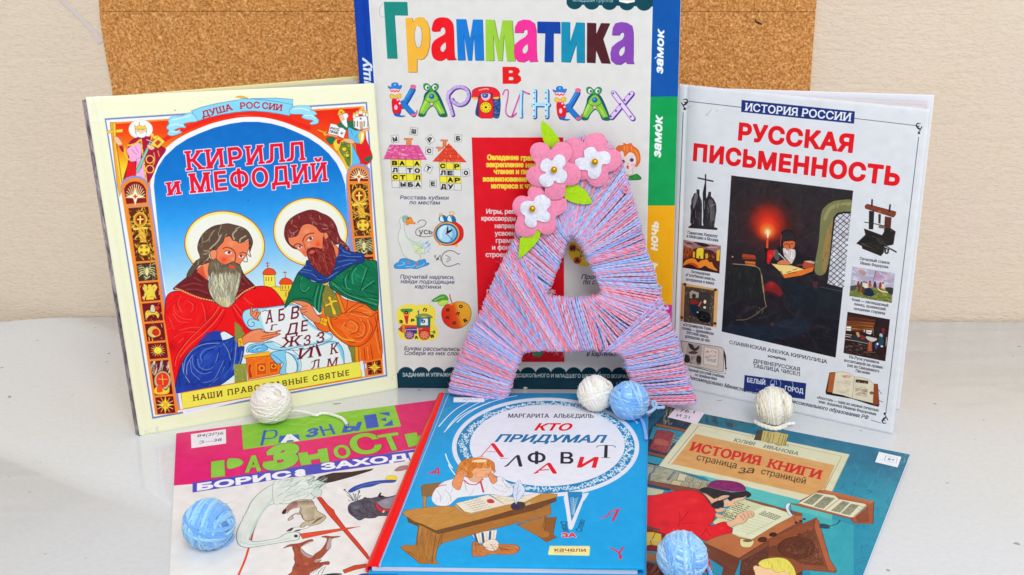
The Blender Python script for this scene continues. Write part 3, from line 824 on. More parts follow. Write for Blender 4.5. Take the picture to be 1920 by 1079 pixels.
    for ox, w in ((662, 1), (752, 1.15)):
        c.P('1e6c9c', np.array([(ox - 42*w, 205), (ox - 40*w, 165), (ox - 15*w, 145), (ox + 20*w, 150), (ox + 42*w, 175), (ox + 46*w, 215), (ox, 225)]), 1, '143c60', 3); c.P('d6eef2', np.array([(ox - 12*w, 150), (ox + 10*w, 215), (ox - 32*w, 205), (ox - 30*w, 165)]), 1)
    c.L('e0a030', 9, '630,150 622,135 640,125 655,140 645,152|738,130 742,110 770,105 790,120 775,140 750,142 738,130|755,145 758,165', 1)
    c.E('f0b040', 628, 475, 18, 12); c.E('f0b040', 812, 485, 20, 16)
    c.L('2c2c2c', 6.5, '850,572 832,582 790,552 740,542 690,556 655,595 648,640 665,690 705,718 750,716 800,700 832,688 852,698', 1)
    c.T('Ч', 552, 618, 590, 655, 36, '3c3c3c', bold=.03)
    c.L('3c3c3c', 5, '636,590 598,630 640,665 630,592|612,615 615,645', 0); c.L('3c3c3c', 5, '690,592 750,622|700,672 752,640 735,628 705,640', 0)
    c.T('Прочитай надписи,', 182, 856, 788, 862, 44, '3a3a5c', **I); c.T('найди подходящие', 188, 908, 788, 916, 44, '3a3a5c', **I); c.T('картинки', 347, 965, 634, 972, 44, '3a3a5c', **I)
    # train and apple
    c.frame(720, 540, 5.395)
    c.P('f2dc4c', '150,200 200,178 260,165 330,175 400,170 470,178 515,215 522,290 510,360 540,420 545,480 510,525 440,530 380,540 300,520 220,530 160,500 140,440 160,390 130,330 130,250', 1)
    c.P('3c9a54', '175,218 280,216 282,236 262,244 190,246', 1, '1c5c30', 3); c.P('f0963c', '190,246 262,244 250,285 205,285', 0, '9c4c18', 3); c.P('d42830', '203,285 250,285 240,365 222,365', 0)
    c.P('e88838', '180,372 212,372 212,462 182,452', 0, '8a3c18', 3); c.P('c4344c', '145,418 180,385 182,452', 0, '5a2040', 4); c.P('3aa0a8', '145,410 160,425 148,435', 0)
    c.P('d84830', '212,378 335,378 335,400 212,405'); c.P('3a3a8c', '212,405 335,400 335,465 230,468'); c.P('c89cb0', '212,418 335,416 335,428 212,430')
    c.P('2f6a60', '330,300 470,300 465,400 335,405', 0, '204840', 3); c.P('dceaf0', '355,310 445,312 445,380 355,378'); c.P('3c80c8', '355,310 400,312 375,340 370,378 355,378'); c.P('d83028', '348,400 465,400 465,480 400,520 350,470', 0, '8a1c18', 3); c.L('f4a090', 8, '360,420 385,410', 0)
    c.P('8a9c5c', '318,298 345,275 400,264 450,272 490,298 470,302 400,285 340,302', 1, '3c4c28', 4); c.L('2c6ca0', 12, '347,232 349,270', 0); c.E('3070a8', 347, 240, 8, 14)
    for x, r_, cc in ((257, 47, '7a4ca0'), (408, 53, 'e06440')):
        c.E(cc, x, 478, r_, r_ * .88, 0, 1, '5a1c1c', 5)
        for i in range(8): a = i * .785 + .2; c.L('f0b090', 6, [(x + r_*.2*math.cos(a), 478 + r_*.2*math.sin(a)), (x + r_*.78*math.cos(a), 478 + r_*.7*math.sin(a))], 0)
    c.P('2f8878', '475,440 490,450 510,430 518,450 500,470 515,462 495,452', 0, '1c5448', 4)
    for ch, x, y, r_ in (('О', 226, 250, 0), ('П', 410, 222, 20), ('З', 174, 342, -5), ('Р', 288, 330, 12), ('О', 398, 340, 0), ('А', 327, 500, 0), ('В', 490, 488, -8)):
        a = math.radians(r_); c.T(ch, x - 15*math.cos(a), y + 15 - 15*math.sin(a), x + 15*math.cos(a), y + 15 + 15*math.sin(a), 28, '1c1c1c', bold=.13)
    c.P(c.lg((600, 300), (870, 240), [(0, 'd8281c'), (.45, 'dc5018'), (.62, 'e8a028'), (1, 'eaae30')]), '582,270 592,215 630,172 690,160 740,142 810,148 860,185 882,250 870,320 830,375 770,408 700,412 640,385 600,340', 1, '6c3418', 4)
    c.L('a83c28', 9, '665,68 672,110 690,155', 1); c.P('f0b848', '662,158 700,150 690,175 670,175', 1, al=.6)
    c.P('4c9c34', '480,135 540,90 590,68 630,80 650,120 600,130 540,140', 1, '2c6c24', 3); c.P('b8d850', '545,150 590,125 648,130 640,160 600,182 560,175', 1, '5c8c2c', 3); c.L('cfe890', 5, '510,130 560,105 610,90|560,165 600,145 640,140', 1)
    for ch, x, y, r_ in (('О', 778, 188, 0), ('Я', 645, 225, -5), ('Л', 740, 258, 20), ('К', 645, 300, 5), ('О', 712, 355, -5), ('Б', 828, 328, -20)):
        a = math.radians(r_); c.T(ch, x - 15*math.cos(a), y + 15 - 15*math.sin(a), x + 15*math.cos(a), y + 15 + 15*math.sin(a), 28, '3a2414' if x < 720 else '1c1c1c', bold=.13)
    c.T('Буквы рассыпались.', 205, 632, 775, 640, 40, '3a3450', **I); c.T('Собери из них слова', 205, 680, 800, 684, 40, '3a3450', **I)
    c.frame()
    # red panel
    c.P('dd1122', [(884.3, 258), (1056, 258), (1058, 679), (899.5, 679)], 0)
    c.L('f2d8d4', .8, '884.3,258 1056,258', 0)
    Y = dict(bold=.10, out='e07a10', ow=.06)
    for t, x0, x1, y in (('Овладение', 914, 972, 300), ('грамотой,', 977, 1032, 301), ('закрепление', 912, 981, 313.5), ('навыков', 986, 1036, 314.5), ('чтения и письма,', 926.5, 1020, 326.5), ('возникновение', 906, 987.5, 340.5), ('интереса к чтению', 921.5, 1024, 353.5)):
        c.T(t, x0, y, x1, y + .3, 9.2, 'f6e04a', **Y)
    Wh = dict(bold=.08)
    for t, x0, x1, y in (('Игры, ребусы,', 912, 990, 401), ('кроссворды', 903, 966, 414), ('направленные на', 928, 1018, 428), ('усвоение правил', 928, 1020, 442), ('грамматики', 930, 1000, 455.5), ('и фонетики,', 923, 992, 468.5), ('строения слова', 911, 1000, 482), ('полезных вопросов:', 913, 1041, 550)):
        c.T(t, x0, y, x1, y + .3, 8.6, 'e9dcda', **Wh)
    c.E('e0b02c', 986, 656, 18, 5); c.P('3f9a68', '998,664 1008,659 1016,661 1015,668 1006,670', 1); c.L('5cc080', 1.2, '1000,665 1013,664', 0)
    # boy's face
    c.frame(1060, 230, 4.317)
    c.P('f2dcd6', '425,240 440,300 450,370 480,390 482,420 540,420 540,380 570,350 590,300 585,240 540,200 480,200', 1, 'b08080', 2)
    c.P('e8702c', '410,215 430,190 470,185 470,170 500,178 530,170 545,190 580,215 600,250 605,310 585,350 565,358 575,320 570,280 550,250 520,240 500,255 480,275 470,240 450,230 425,250', 1, 'b04414', 3)
    c.L('f8b060', 5, '480,190 475,230|500,190 498,235|530,195 540,235|560,220 585,270 590,310', 1)
    c.E('3a4ca0', 537, 305, 14, 13, 0, 1, '202040', 3); c.E('3a4ca0', 467, 318, 12, 12, 0, 1, '202040', 3); c.L('a08080', 3, '525,282 545,280|455,298 470,296|497,330 505,338 515,332', 1)
    c.E('f0a8a8', 550, 345, 20, 14, 0, .5); c.P('cc5070', '495,352 512,352 508,378 497,372', 1); c.P('2c8c3c', '445,425 480,412 500,435 540,430 580,420 608,462 450,462', 1, '1c5c28', 4); c.hatch('450,425 600,425 605,460 450,460', ['9cd060', '1c6c30'], 20, 12, 6, 0, seed=8)
    # star puzzle and captions seen through the letter
    c.frame(1050, 430, 3.72)
    c.E('e8c42c', 185, 150, 128, 112)
    for a_, b_ in (((115, 140), (300, 150)), ((115, 140), (260, 230)), ((140, 195), (180, 70)), ((180, 70), (230, 240)), ((140, 195), (300, 120))): c.L('3c3020', 4, [a_, b_], 0)
    for ch, x, y in (('И', 88, 132), ('А', 120, 218), ('Р', 225, 220), ('Т', 290, 140)):
        c.E('c4502c', x, y, 27, 25); c.T(ch, x - 13, y + 14, x + 13, y + 14, 26, '2a1410', bold=.12)
    c.T('Прочитай', 148, 348, 360, 352, 33, '2c2c4c', **I); c.T('по стрелкам', 160, 384, 420, 388, 33, '2c2c4c', **I)
    c.T('Найди отличия', 130, 850, 430, 850, 32, '2c2c4c', **I); c.T('в картинках', 185, 886, 415, 886, 34, '2c2c4c', **I)
    # bottom banner
    c.frame()
    c.P('0c3646', '735,700 1211,703 1208,745 735,745')
    for i in range(16): x = 761 + i * 28.6; c.E('0c3646', x, 703 + i * .05, 15.2, 14.5)
    B_ = dict(bold=.03)
    c.T('ЗАДАНИЯ И УПРАЖНЕНИЯ', 754.7, 706.5, 868, 706.5, 6.8, 'dfe4e2', **B_); c.T('ДЛЯ ДЕТЕЙ', 906, 706.5, 960, 706.5, 6.8, 'dfe4e2', **B_)
    c.T('ДОШКОЛЬНОГО И МЛАДШЕГО ШКОЛЬНОГО ВОЗРАСТА', 966, 707.5, 1189, 709.5, 6.8, 'dfe4e2', **B_)
    c.E('e8e0d0', 985, 728, 4, 2)
    c.grain(.010, .008, 4)
# ------------------------------------------------------------------ print: alphabet book
def paint_alphabet(c):
    c.frame()
    c.P('ee0a0a', [(600, 640), (849, 700), (838, 742), (709, 1060), (640, 1300), (560, 1300)])
    c.P('149bd5', [(842.5, 715), (1300, 715), (1300, 1100), (690, 1100), (711.5, 1062)])
    c.P(c.lg((1000, 740), (950, 1060), [(0, '1f80b4'), (.18, '1b8fc6'), (.5, '149bd8'), (1, '169ad6')]), [(844, 715), (1300, 715), (1300, 1100), (694, 1100), (712.5, 1062)])
    c.L('b9b4dc', 1.5, [(844, 731), (711, 1061)], 0)
    # speech oval
    wh = 'd9dbe6'
    c.E(wh, 1023, 839, 175.5, 93)
    c.frame(920, 880, 5.42); c.P(wh, '745,270 742,300 762,400 785,560 792,605 810,618 828,612 845,580 890,460 940,330 975,285 1000,240', 0)
    c.frame(); c.E('1b7fb2', 1023, 838.5, 167, 86.5)
    c.frame(920, 880, 5.42); c.P('1b7fb2', '780,230 792,320 822,530 860,440 900,350 930,280 930,230', 0)
    c.frame(); r = random.Random(5)
    # cursive scribbles between the two ovals
    for i in range(230):
        a = i / 230 * 6.283 + r.uniform(-.02, .02); f = r.uniform(.955, 1.025); cx, cy = 1024.5 + 157 * f * math.cos(a), 837.5 + 81.5 * f * math.sin(a)
        t = r.uniform(0, 6.28); s = r.uniform(3.6, 6.0); P = []
        for k in range(7): q = k / 6; P.append((cx + s * (q - .5) * 2.2 * math.cos(t) + s * .55 * math.cos(t + 1.57) * math.sin(q * 9), cy + (s * (q - .5) * 2.0 * math.sin(t) + s * .55 * math.sin(t + 1.57) * math.sin(q * 9)) * .8))
        c.L('dfe9f4', 1.5, P, 1, .95)
    c.frame(920, 880, 5.42)
    for i in range(10): y = 300 + i * 18; c.L('dfe9f4', 6, [(808 + i * 2, y), (835, y - 12), (850, y + 6), (890 - i * 6, y - 10)], 1, .9)
    c.frame(); c.E('dcdee8', 1026, 835.5, 145.5, 76.5)
    for a0, a1, rx, ry, w in ((3.45, 4.25, 195, 109, 2.2), (3.62, 4.42, 187, 101, 2.4), (2.75, 3.02, 189, 103, 2.4), (5.55, 5.85, 190, 106, 2.2), (1.05, 1.2, 190, 107, 0)):
        if w: c.L('e2ecf6', w, [(1023 + rx * math.cos(a), 839 + ry * math.sin(a)) for a in np.linspace(a0, a1, 12)], 1)
    c.frame(680, 720, 5.396); c.L('e2ecf6', 12, '770,432 860,330 960,245 1065,190|825,490 940,370 1080,275 1290,185|870,818 890,860 935,920', 1); c.frame()
    S_ = dict(bold=.02, serif=.04)
    c.T('МАРГАРИТА', 952.4, 783.3, 1029.5, 783.6, 7.2, '2a2c3c', **S_); c.T('АЛЬБЕДИЛЬ', 1037.5, 783.6, 1113, 784, 7.2, '2a2c3c', **S_)
    c.T('КТО', 1002.5, 807.3, 1067, 807.6, 13, 'd8141c', bold=.06, it=.3, out='eef0f8', ow=.04)
    c.T('ПРИДУМАЛ', 928.7, 828.6, 1129.5, 830.2, 13.6, '17699c', bold=.065, it=.3, out='f2f4fa', ow=.04)
    def pen(col, s, w, s2=None, w2=0):
        c.L(col, w, s, 0)
        if s2: c.L(col, w2, s2, 0)
    pen('d8141c', '924,833 941,856', 7.5, '923,832 902,856|913,847 934,848|897,857 906,856|938,860 951,860', 1.6)
    pen('22242e', '971,855 976,874', 6.5, '968,856 950,874|947,875 953,872', 3.4)
    c.T('Ф', 990, 869, 1022, 869, 21, '22242e', bold=.03, serif=.08)
    pen('d8141c', '1029,870 1040,887', 8, '1028,869 1004,887|1013,882 1028,881|1002,888 1008,886', 3.6)
    c.T('В', 1051.5, 869.3, 1074, 869.6, 21, '22242e', bold=.03, serif=.08)
    c.T('И', 1083, 876.5, 1116, 877, 19, 'd8141c', bold=.05, it=.15)
    pen('22242e', '1136.5,836 1135.5,857.5', 6, '1118.5,839 1121,836.2 1137,835.4 1151,836.2 1154,839|1128,858.6 1143,858.8', 1.9)
    # child at the desk
    c.frame(680, 860, 4.928)
    W1, W2, W3, DK = 'b9823a', 'a46c2e', '8a5524', '4a3016'
    c.P('8a6234', '540,258 560,240 720,222 740,250 700,340 640,345 570,362 548,345', 0, DK, 3); c.P(W1, '555,350 590,350 585,450 560,455', 0, DK, 3)
    # foot and leg under the desk
    c.P('dfe0e4', '1000,690 1240,660 1230,740 1180,790 1060,780', 0, '2c3c54', 2)
    for k in range(6): c.L('35557a' if k % 2 == 0 else 'd9c8a4', 22, [(1035 + k * 36, 700 - k * 6), (1060 + k * 28, 780 - k * 2)], 0)
    c.P('b8713c', '1015,780 1060,770 1090,800 1200,770 1260,790 1330,790 1420,800 1450,830 1420,875 1350,890 1190,885 1120,905 1030,905 1010,890', 1, '4c2410', 4)
    c.P('ddd2c4', '1130,770 1210,745 1260,790 1230,850 1170,850 1110,810', 1, '6c4c34', 3); c.hatch('1015,780 1440,800 1430,870 1030,900', ['8a4a20', 'd89858', '6c3414'], 60, 44, 7, 12, seed=101, al=.7); c.L('7c4820', 4, '1040,770 1050,860|1090,780 1150,850|1180,790 1230,860|1250,790 1290,860', 0)
    # right support
    c.P(W3, '1425,610 1600,560 1720,545 1790,540 1760,700 1795,730 1700,775 1620,720 1500,640', 0, DK, 4); c.frame(920, 880, 5.42); c.P(W2, '510,380 600,355 560,500 545,620 605,650 590,690 520,705 420,650 270,570 400,520 500,500', 0, DK, 4); c.L(DK, 4, '575,370 530,600|520,380 490,500', 0)
    c.frame(680, 860, 4.928)
    c.P(W1, '370,490 440,470 640,445 830,440 1200,420 1590,330 1700,320 1800,330 1790,360 1577,420 1100,560 680,665 640,660 470,580 370,515', 0, DK, 4)
    c.hatch('370,490 640,445 830,440 1590,330 1790,350 1100,560 680,665 470,580', ['c9954a', 'a9732c', 'd3a55c', '9c6828'], 190, 120, 7, -14, seed=102, al=.5, jit=.12)
    c.P('6b4420', '410,540 470,580 560,610 680,668 1100,562 1577,422 1790,362 1790,395 1577,480 1100,600 690,702 640,690 540,640 420,590', 0, DK, 3)
    c.P(W2, '690,702 1100,600 1577,480 1740,430 1740,520 1577,560 1100,680 720,790', 0, DK, 4); c.hatch('690,702 1577,480 1740,520 1100,680 720,790', ['b07a3a', '8a5524', 'c08c48'], 90, 130, 8, -14, seed=103, al=.55, jit=.1)
    c.P(W2, '515,610 560,625 690,700 740,690 720,800 690,830 670,940 710,975 520,970 480,930 390,860 345,820 385,800 490,800', 0, DK, 4); c.hatch('515,620 700,700 670,970 520,960 490,800', ['b8803c', '8a5524', '9c6830'], 90, 110, 8, 92, seed=104, al=.6, jit=.2); c.L(DK, 4, '675,700 640,960|725,700 690,830|520,620 500,800|410,855 480,900', 0)
    # papers on desk
    c.P('b59468', '840,440 870,420 940,520 1000,500 1340,420 1400,410 1290,450 990,525 930,520', 0, '6c5030', 3); c.P('e0d7c4', '860,415 1160,335 1320,430 1000,505 940,490', 0, '6c5c40', 3); c.P('ded4bc', '1170,330 1400,360 1480,350 1590,320 1640,330 1500,400 1320,430', 0, '8c7850', 2)
    for k in range(6): y = 405 + k * 16; c.L('4a4030', 4, [(915 + k * 22 - 4 + j * 20, y - 7 * 1 - j * 5 + (j % 2) * 5) for j in range(9)], 1, .85)
    c.P('c43c3c', '1150,385 1185,375 1215,395 1205,412 1160,410', 1, '7c1c1c', 2); c.hatch('1190,350 1580,340 1480,390 1340,410', ['b0a080', 'f0e8d4', '8c8060'], 40, 50, 5, -10, seed=105); c.hatch('830,440 870,430 930,515 900,500', ['7c6440'], 8, 30, 4, 40, seed=106)
    # child
    sh = '640,345 660,300 700,250 760,210 830,190 870,170 1100,170 1220,180 1280,170 1330,215 1375,245 1395,300 1370,340 1300,350 1180,330 1040,345 900,360 860,380 800,430 740,440 680,430 640,390'
    c.P('dee0e6', sh, 1, '5c6068', 3); c.hatch(sh, ['f0f0f4', 'b8bcc8', 'c8ccd4', '9ca0ac'], 70, 80, 6, -60, seed=107, al=.5)
    c.L('6c7078', 3.5, '690,300 720,350 720,400|760,290 800,330 820,400|860,290 890,260|1200,260 1260,300 1330,310|1290,200 1330,260 1370,270|940,220 960,300|1230,240 1300,260', 1, .8)
    c.L('c83c50', 15, '935,200 980,235 1050,240 1110,190', 1); c.L('c83c50', 17, '1090,215 1105,270 1115,310', 1); c.L('c83c50', 13, '680,270 720,250 770,245', 1)
    c.frame(820, 850, 7.437)
    c.P('e0a884', '440,340 520,330 620,340 600,390 540,405 460,385', 1, '8c5434', 4)
    c.P('e8a878', '480,250 500,215 570,195 680,190 750,200 755,250 740,280 720,310 690,335 630,345 560,340 510,315 485,285', 1, '8c4c2c', 4)
    c.glow('e07860', 530, 285, 55, .7); c.glow('dc6850', 690, 285, 40, .6); c.glow('f6c8a0', 620, 225, 45, .7); c.glow('f4b890', 735, 240, 25, .7)
    hair = '265,290 275,220 310,150 360,100 440,75 560,62 680,75 760,110 795,150 800,220 810,255 790,275 770,240 750,190 700,210 650,200 600,215 560,205 520,215 490,235 480,270 495,310 470,345 420,345 400,310 380,290'
    c.P('cc7828', hair, 1, '7c3c10', 5); c.hatch(hair, ['e8a040', 'a8581c', 'f0b860', 'c46c20', 'd88c34'], 210, 80, 8, 75, seed=108, al=.7, jit=1.0); c.P('f4e4c4', '480,115 540,95 640,90 690,100 660,125 580,130 520,125', 1, al=.85); c.glow('a85420', 430, 280, 60, .5)
    c.L('a05418', 5, '350,230 370,150 430,100|520,210 530,150 560,120|620,200 625,150 640,120|700,190 700,140 690,110|420,290 430,220 480,150', 1, .7)
    c.L('6c3018', 4, '600,238 635,245 660,238|695,235 725,232|735,245 750,255 740,268 715,268|655,312 690,305 715,295|600,330 640,340', 1)
    c.L('b83c34', 6, '655,308 685,303 712,296', 1)
    for q in ('210,400 270,290 340,235 400,255 425,285 400,320 370,330 350,400 310,510 260,500 215,460', '715,300 750,275 780,290 800,320 825,345 830,390 780,430 745,400 725,350'):
        c.P('e0905c', q, 1, '7c3c1c', 5)
    c.L('8c4824', 4, '340,250 370,280 350,300|370,250 405,280|300,280 330,300 310,330|760,300 790,350', 1); c.glow('f4b080', 300, 380, 45, .6); c.glow('f0a878', 760, 340, 30, .6)
    c.frame(680, 860, 4.928)
    # quill and inkpot
    c.P('43382e', '1380,420 1420,400 1480,405 1500,430 1470,465 1400,475 1370,450', 1, '1c1814', 3); c.E('2c2858', 1415, 448, 38, 20); c.P('b8b0a0', '1500,425 1545,400 1555,412 1510,435', 0)
    c.P('cfd8e8', '1415,420 1390,340 1395,270 1420,220 1450,198 1465,230 1500,290 1470,350 1430,400', 1, '6878a0', 3); c.L('8090b4', 3, '1445,215 1430,300 1418,430|1440,260 1400,300|1460,290 1410,350', 1)
    # small print
    c.frame(920, 880, 5.42)
    c.T('Слово', 705, 530, 742, 640, 36, '26304c', it=.2, bold=.02); c.T('Слово', 925, 640, 958, 520, 36, '26304c', it=.2, bold=.02)
    c.T('ЗА', 727, 690, 866, 690, 40, 'd8182c', bold=.1, out='e8d8e8', ow=.09)
    c.P('e2dc96', '600,780 1000,782 1010,795 1003,875 990,880 590,872 583,862', 0, 'b0bc88', 3); c.T('качели', 650, 838, 965, 840, 40, '8c2a1c', bold=.02); c.L('8c2a1c', 3, '645,850 820,852', 0)
    c.L('b8386a', 24, '1295,410 1240,525', 0); c.L('b8386a', 14, '1110,495 1170,490 1220,430 1290,420|1190,465 1250,460|1245,405 1330,410', 1); c.L('e01c38', 20, '1297,412 1243,522', 0); c.L('e01c38', 9, '1112,495 1170,488 1222,430 1288,421|1190,465 1250,460', 1)
    c.L('b0386a', 22, '1220,800 1300,850 1320,900|1345,795 1305,850', 1); c.L('e01c38', 15, '1222,800 1300,852 1318,898|1345,797 1306,850', 1); c.E('e01c38', 1318, 900, 20, 14)
    c.frame(680, 720, 5.396); c.L('b0386a', 16, '655,915 690,895 730,880 700,905|730,905 760,850 770,920|715,915 760,895', 1); c.L('e01c38', 10, '657,913 690,895 728,882|732,903 760,852 769,918|715,915 758,896', 1)
    c.grain(.011, .008, 8)
def paint_label5(c):
    c.frame(); c.L('4c4c5c', .8, '868,751.5 872,749 875,752 880,748.6 886,751|890,750 896,749', 1)

# ------------------------------------------------------------------ print: poetry book
def paint_rhymes(c):
    c.frame()
    c.P(c.lg((330, 860), (820, 790), [(0, 'd81c6c'), (.4, 'e0246a'), (1, 'cf2462')]), '300,806 340,790 900,700 900,820 778,842 520,884 361,908 326,911 320,911')
    c.P('4c4cb4', '361,905.5 520,881 771,844 900,824 900,846 768,864 520,899.5 361,924')
    c.P('84c03c', '452.5,797 739,759.5 752,799.7 456,843.5', 0)
    c.hatch('452.5,797 739,759.5 752,799.7 456,843.5', ['9cd04c', '74b034'], 26, 120, 4, -8, seed=110, al=.35, jit=.1)
    G, Bl = '86c23e', '3c5cb4'
    c.frame(300, 750, 3.279)
    c.L(Bl, 17, '645,190 625,278', 0); c.L(Bl, 13, '640,196 700,188 715,200 712,222 690,236 640,240', 1)
    c.P(Bl, '735,222 852,212 860,250 727,266'); c.T('А', 752, 262, 846, 250, 40, 'e8ecf2', bold=.14)
    c.P(G, '312,380 397,370 402,470 312,480', 0, 'a0184c', 3); c.P(G, '415,366 470,360 505,372 512,392 480,412 416,425', 1, 'a0184c', 3)
    c.T('А', 528, 446, 615, 436, 96, G, bold=.05, out='a0184c', ow=.03)
    c.T('З', 652, 428, 812, 404, 128, G, bold=.16, it=.2, out='a0184c', ow=.03)
    c.T('БОРИС', 235, 556, 800, 474, 39, 'eef0f8', bold=.14); c.T('а', 838, 468, 885, 462, 44, 'eef0f8', bold=.14)
    c.frame(520, 740, 3.183)
    c.T('З', 172, 256, 232, 247, 45, Bl, bold=.1, it=.25); c.T('Н', 275, 248, 345, 236, 62, Bl, bold=.02); c.T('Ы', 392, 226, 480, 214, 45, Bl, bold=.12, it=.3)
    c.P(Bl, '515,126 588,116 606,194 532,206'); c.P(Bl, '600,112 668,104 670,130|'.replace('|', '')); c.P(Bl, '612,152 648,136 650,162'); c.P(Bl, '628,190 685,150 690,186')
    c.P(G, '120,350 180,342 186,362 240,352 238,328 298,320 312,402 258,410 250,384 200,392 206,416 138,424', 0, 'a0184c', 3)
    c.T('О', 352, 384, 438, 372, 74, G, bold=.06, out='a0184c', ow=.03); c.T('С', 462, 362, 625, 338, 116, G, bold=.06, out='a0184c', ow=.03); c.T('Т', 640, 340, 756, 322, 98, G, bold=.05, out='a0184c', ow=.03)
    c.P(G, '755,238 832,226 838,250 860,240 850,300 780,316', 0, 'a0184c', 3)
    c.T('ЗАХОД', 268, 450, 778, 388, 36, 'eef0f8', bold=.13); c.T('ЕРа', 800, 386, 1080, 350, 36, 'eef0f8', bold=.13)
    # crane
    c.frame(300, 750, 3.279)
    c.L('b8301c', 11, '598,745 575,800 560,862', 1); c.L('d8432c', 13, '545,912 520,990 480,1085 450,1180', 1)
    W = 'd6dcd2'
    c.P(W, '950,475 850,478 720,510 640,550 570,615 535,680 480,790 470,840 480,885 510,905 560,908 720,882 800,868 850,858 855,818 800,815 760,830 720,852 600,872 560,866 550,850 570,820 600,740 650,665 700,640 780,640 870,620 950,600', 1, '5c7068', 4)
    c.P('b8cfc4', '620,690 600,720 560,800 552,850 575,800 620,720 660,660 710,600 715,590 690,600', 1, al=.9); c.hatch('700,520 920,480 930,610 740,640', ['a8c4b4', 'eef2ea', '8cac9c'], 70, 60, 6, -25, seed=111, al=.6); c.hatch('500,720 560,640 540,880 480,860', ['c0d0d4', 'eef0ee'], 24, 70, 5, -65, seed=112, al=.5); c.L('8c9ca8', 3.5, '490,870 560,890 700,872 800,850', 1, .8); c.E('3c2c2c', 835, 838, 12, 9)
    c.frame(520, 740, 3.183)
    c.P(W, '-20,520 60,510 160,490 270,500 290,520 250,560 200,590 120,610 40,640 -20,650', 1, '6c8078', 2); c.hatch('0,510 270,500 270,560 120,610 0,640', ['9cbcac', 'eef4ee', '7c9c8c', 'c8d8d0'], 90, 60, 5, -22, seed=113, al=.7)
    c.P('3c2c2c', '250,490 330,468 440,462 575,442 560,455 450,490 340,520 290,530 230,510', 0); c.hatch('160,490 300,490 290,560 200,570', ['4c6458', 'dfe8e0', '88a494'], 44, 60, 5, -28, seed=114)
    c.P('c8d4cc', '200,590 230,570 262,570 260,600 235,615', 1, '5c6c64', 2)
    c.P('d04028', '235,615 260,612 300,660 335,690 345,715 405,795 470,870 535,950 560,1000 540,985 450,880 385,805 330,745 300,710', 0, '6c1c10', 3)
    c.P('dc4a30', '135,832 260,815 395,798 495,788 420,805 300,830 150,862', 0, '6c1c10', 3); c.P('c04828', '390,1048 460,1020 570,1005 560,1025 470,1045 400,1068', 0, '6c1c10', 3)
    c.frame(520, 920, 9.09)
    z = '80,385 100,340 145,300 200,235 260,195 340,165 420,155 500,155 570,165 620,205 625,250 660,290 675,345 740,385 800,420 828,460 790,510 720,565 640,590 560,605 500,590 450,625 400,630 390,600 440,550 490,520 440,490 425,440 410,420 370,410 300,405 260,440 265,480 190,515 185,485 240,430 300,395 360,380 400,350 400,310 370,285 320,300 260,310 200,345 170,385 145,390 100,405'
    c.P('bfae90', z, 1, '2c1c1c', 7); c.L('54403c', 8, '400,625 330,625 260,640|570,605 500,645 390,668', 1); c.P('4c3c34', '155,700 190,665 250,635 270,650 230,690', 1); c.P('3c3434', '275,700 330,675 395,665 370,690', 1)
    c.P('8c4c50', '150,300 260,200 330,180 340,270 260,300 180,360', 1, al=.6); c.P('3c1824', '80,385 100,345 145,315 150,360 120,400', 1); c.glow('7c6c38', 700, 480, 110, .6); c.glow('dccfae', 480, 440, 90, .6)
    for k in range(17): x = 250 + k * 22; c.L('2c1c1c', 13, [(x, 168 + abs(k - 11) * 3), (x - 6, 205), (x + 4, 250)], 1, .85, 2)
    for k in range(11): c.L('3c3024', 12, [(640 - k * 2, 285 + k * 22), (560, 300 + k * 20), (470 + k * 3, 330 + k * 19)], 1, .8, 2)
    for k in range(9): c.L('2c2418', 12, [(800 - k * 20, 440 + k * 12), (720 - k * 14, 470 + k * 12), (640 - k * 10, 520 + k * 8)], 1, .75, 2)
    c.L('241818', 8, '400,300 380,350 410,420 440,490 500,520 600,505|520,540 560,510 640,490', 1, .9)
    c.frame(640, 880, 8.18)
    h = '105,610 110,560 150,520 230,490 320,460 380,445 460,445 560,425 640,420 700,430 800,410 960,380 960,700 700,715 560,720 520,745 420,755 360,750 280,785 230,760 150,700 115,660'
    c.P('504c58', h, 1, '1c1822', 10); c.hatch(h, ['6c6478', '2c2a34', '5c6c7c', '7c6874', '3c4438'], 190, 90, 13, 25, seed=116, al=.55, jit=1.4)
    c.glow('7c94a4', 220, 590, 90, .7); c.glow('9c8cac', 260, 740, 60, .5); c.glow('5c6c4c', 450, 540, 70, .6)
    c.P('8c8894', '500,490 560,500 620,470 720,440 960,400 960,600 700,610 620,590 560,540', 1, '2c2430', 6); c.glow('b0a4b4', 680, 510, 80, .7); c.P('c82c44', '520,510 550,520 570,560 620,600 720,615 900,600 900,640 680,650 600,650 540,610', 1, '4c1018', 6); c.P('e8dc9c', '625,660 655,630 660,655 640,670', 1)
    c.L('1c1822', 8, '330,520 350,600 430,640|250,620 330,680 380,690|200,700 280,730 350,720|380,690 400,740|470,660 540,710 700,700|390,480 450,520 440,580|270,500 320,520 330,550|150,560 130,620 170,690', 1, .85); c.P('20242c', '565,425 575,385 600,360 612,375 600,400 640,410 660,435', 1); c.P('38443c', '330,460 345,435 380,435 385,465', 1)
    c.L('24343c', 9, '45,320 130,400 190,490|90,400 150,450 170,490|180,370 200,430 215,490|275,330 255,400 245,490|290,400 265,450|215,380 230,480|100,470 150,500', 1); c.L('8c9c98', 6, '110,370 170,430 205,500', 1); c.E('2c2c24', 48, 318, 16, 12); c.E('2c2c2c', 272, 345, 9, 26)
    c.frame(520, 740, 3.183)
    c.E('ecd23c', 680, 502, 34, 20, 0, 1, '8c7c1c', 2); c.P('2c4ca0', '425,575 470,545 560,520 640,512 705,512 690,526 620,530 560,550 500,560 440,585', 1, '1c2c60', 3); c.L('6c8cd0', 5, '470,560 540,536 620,524', 1)
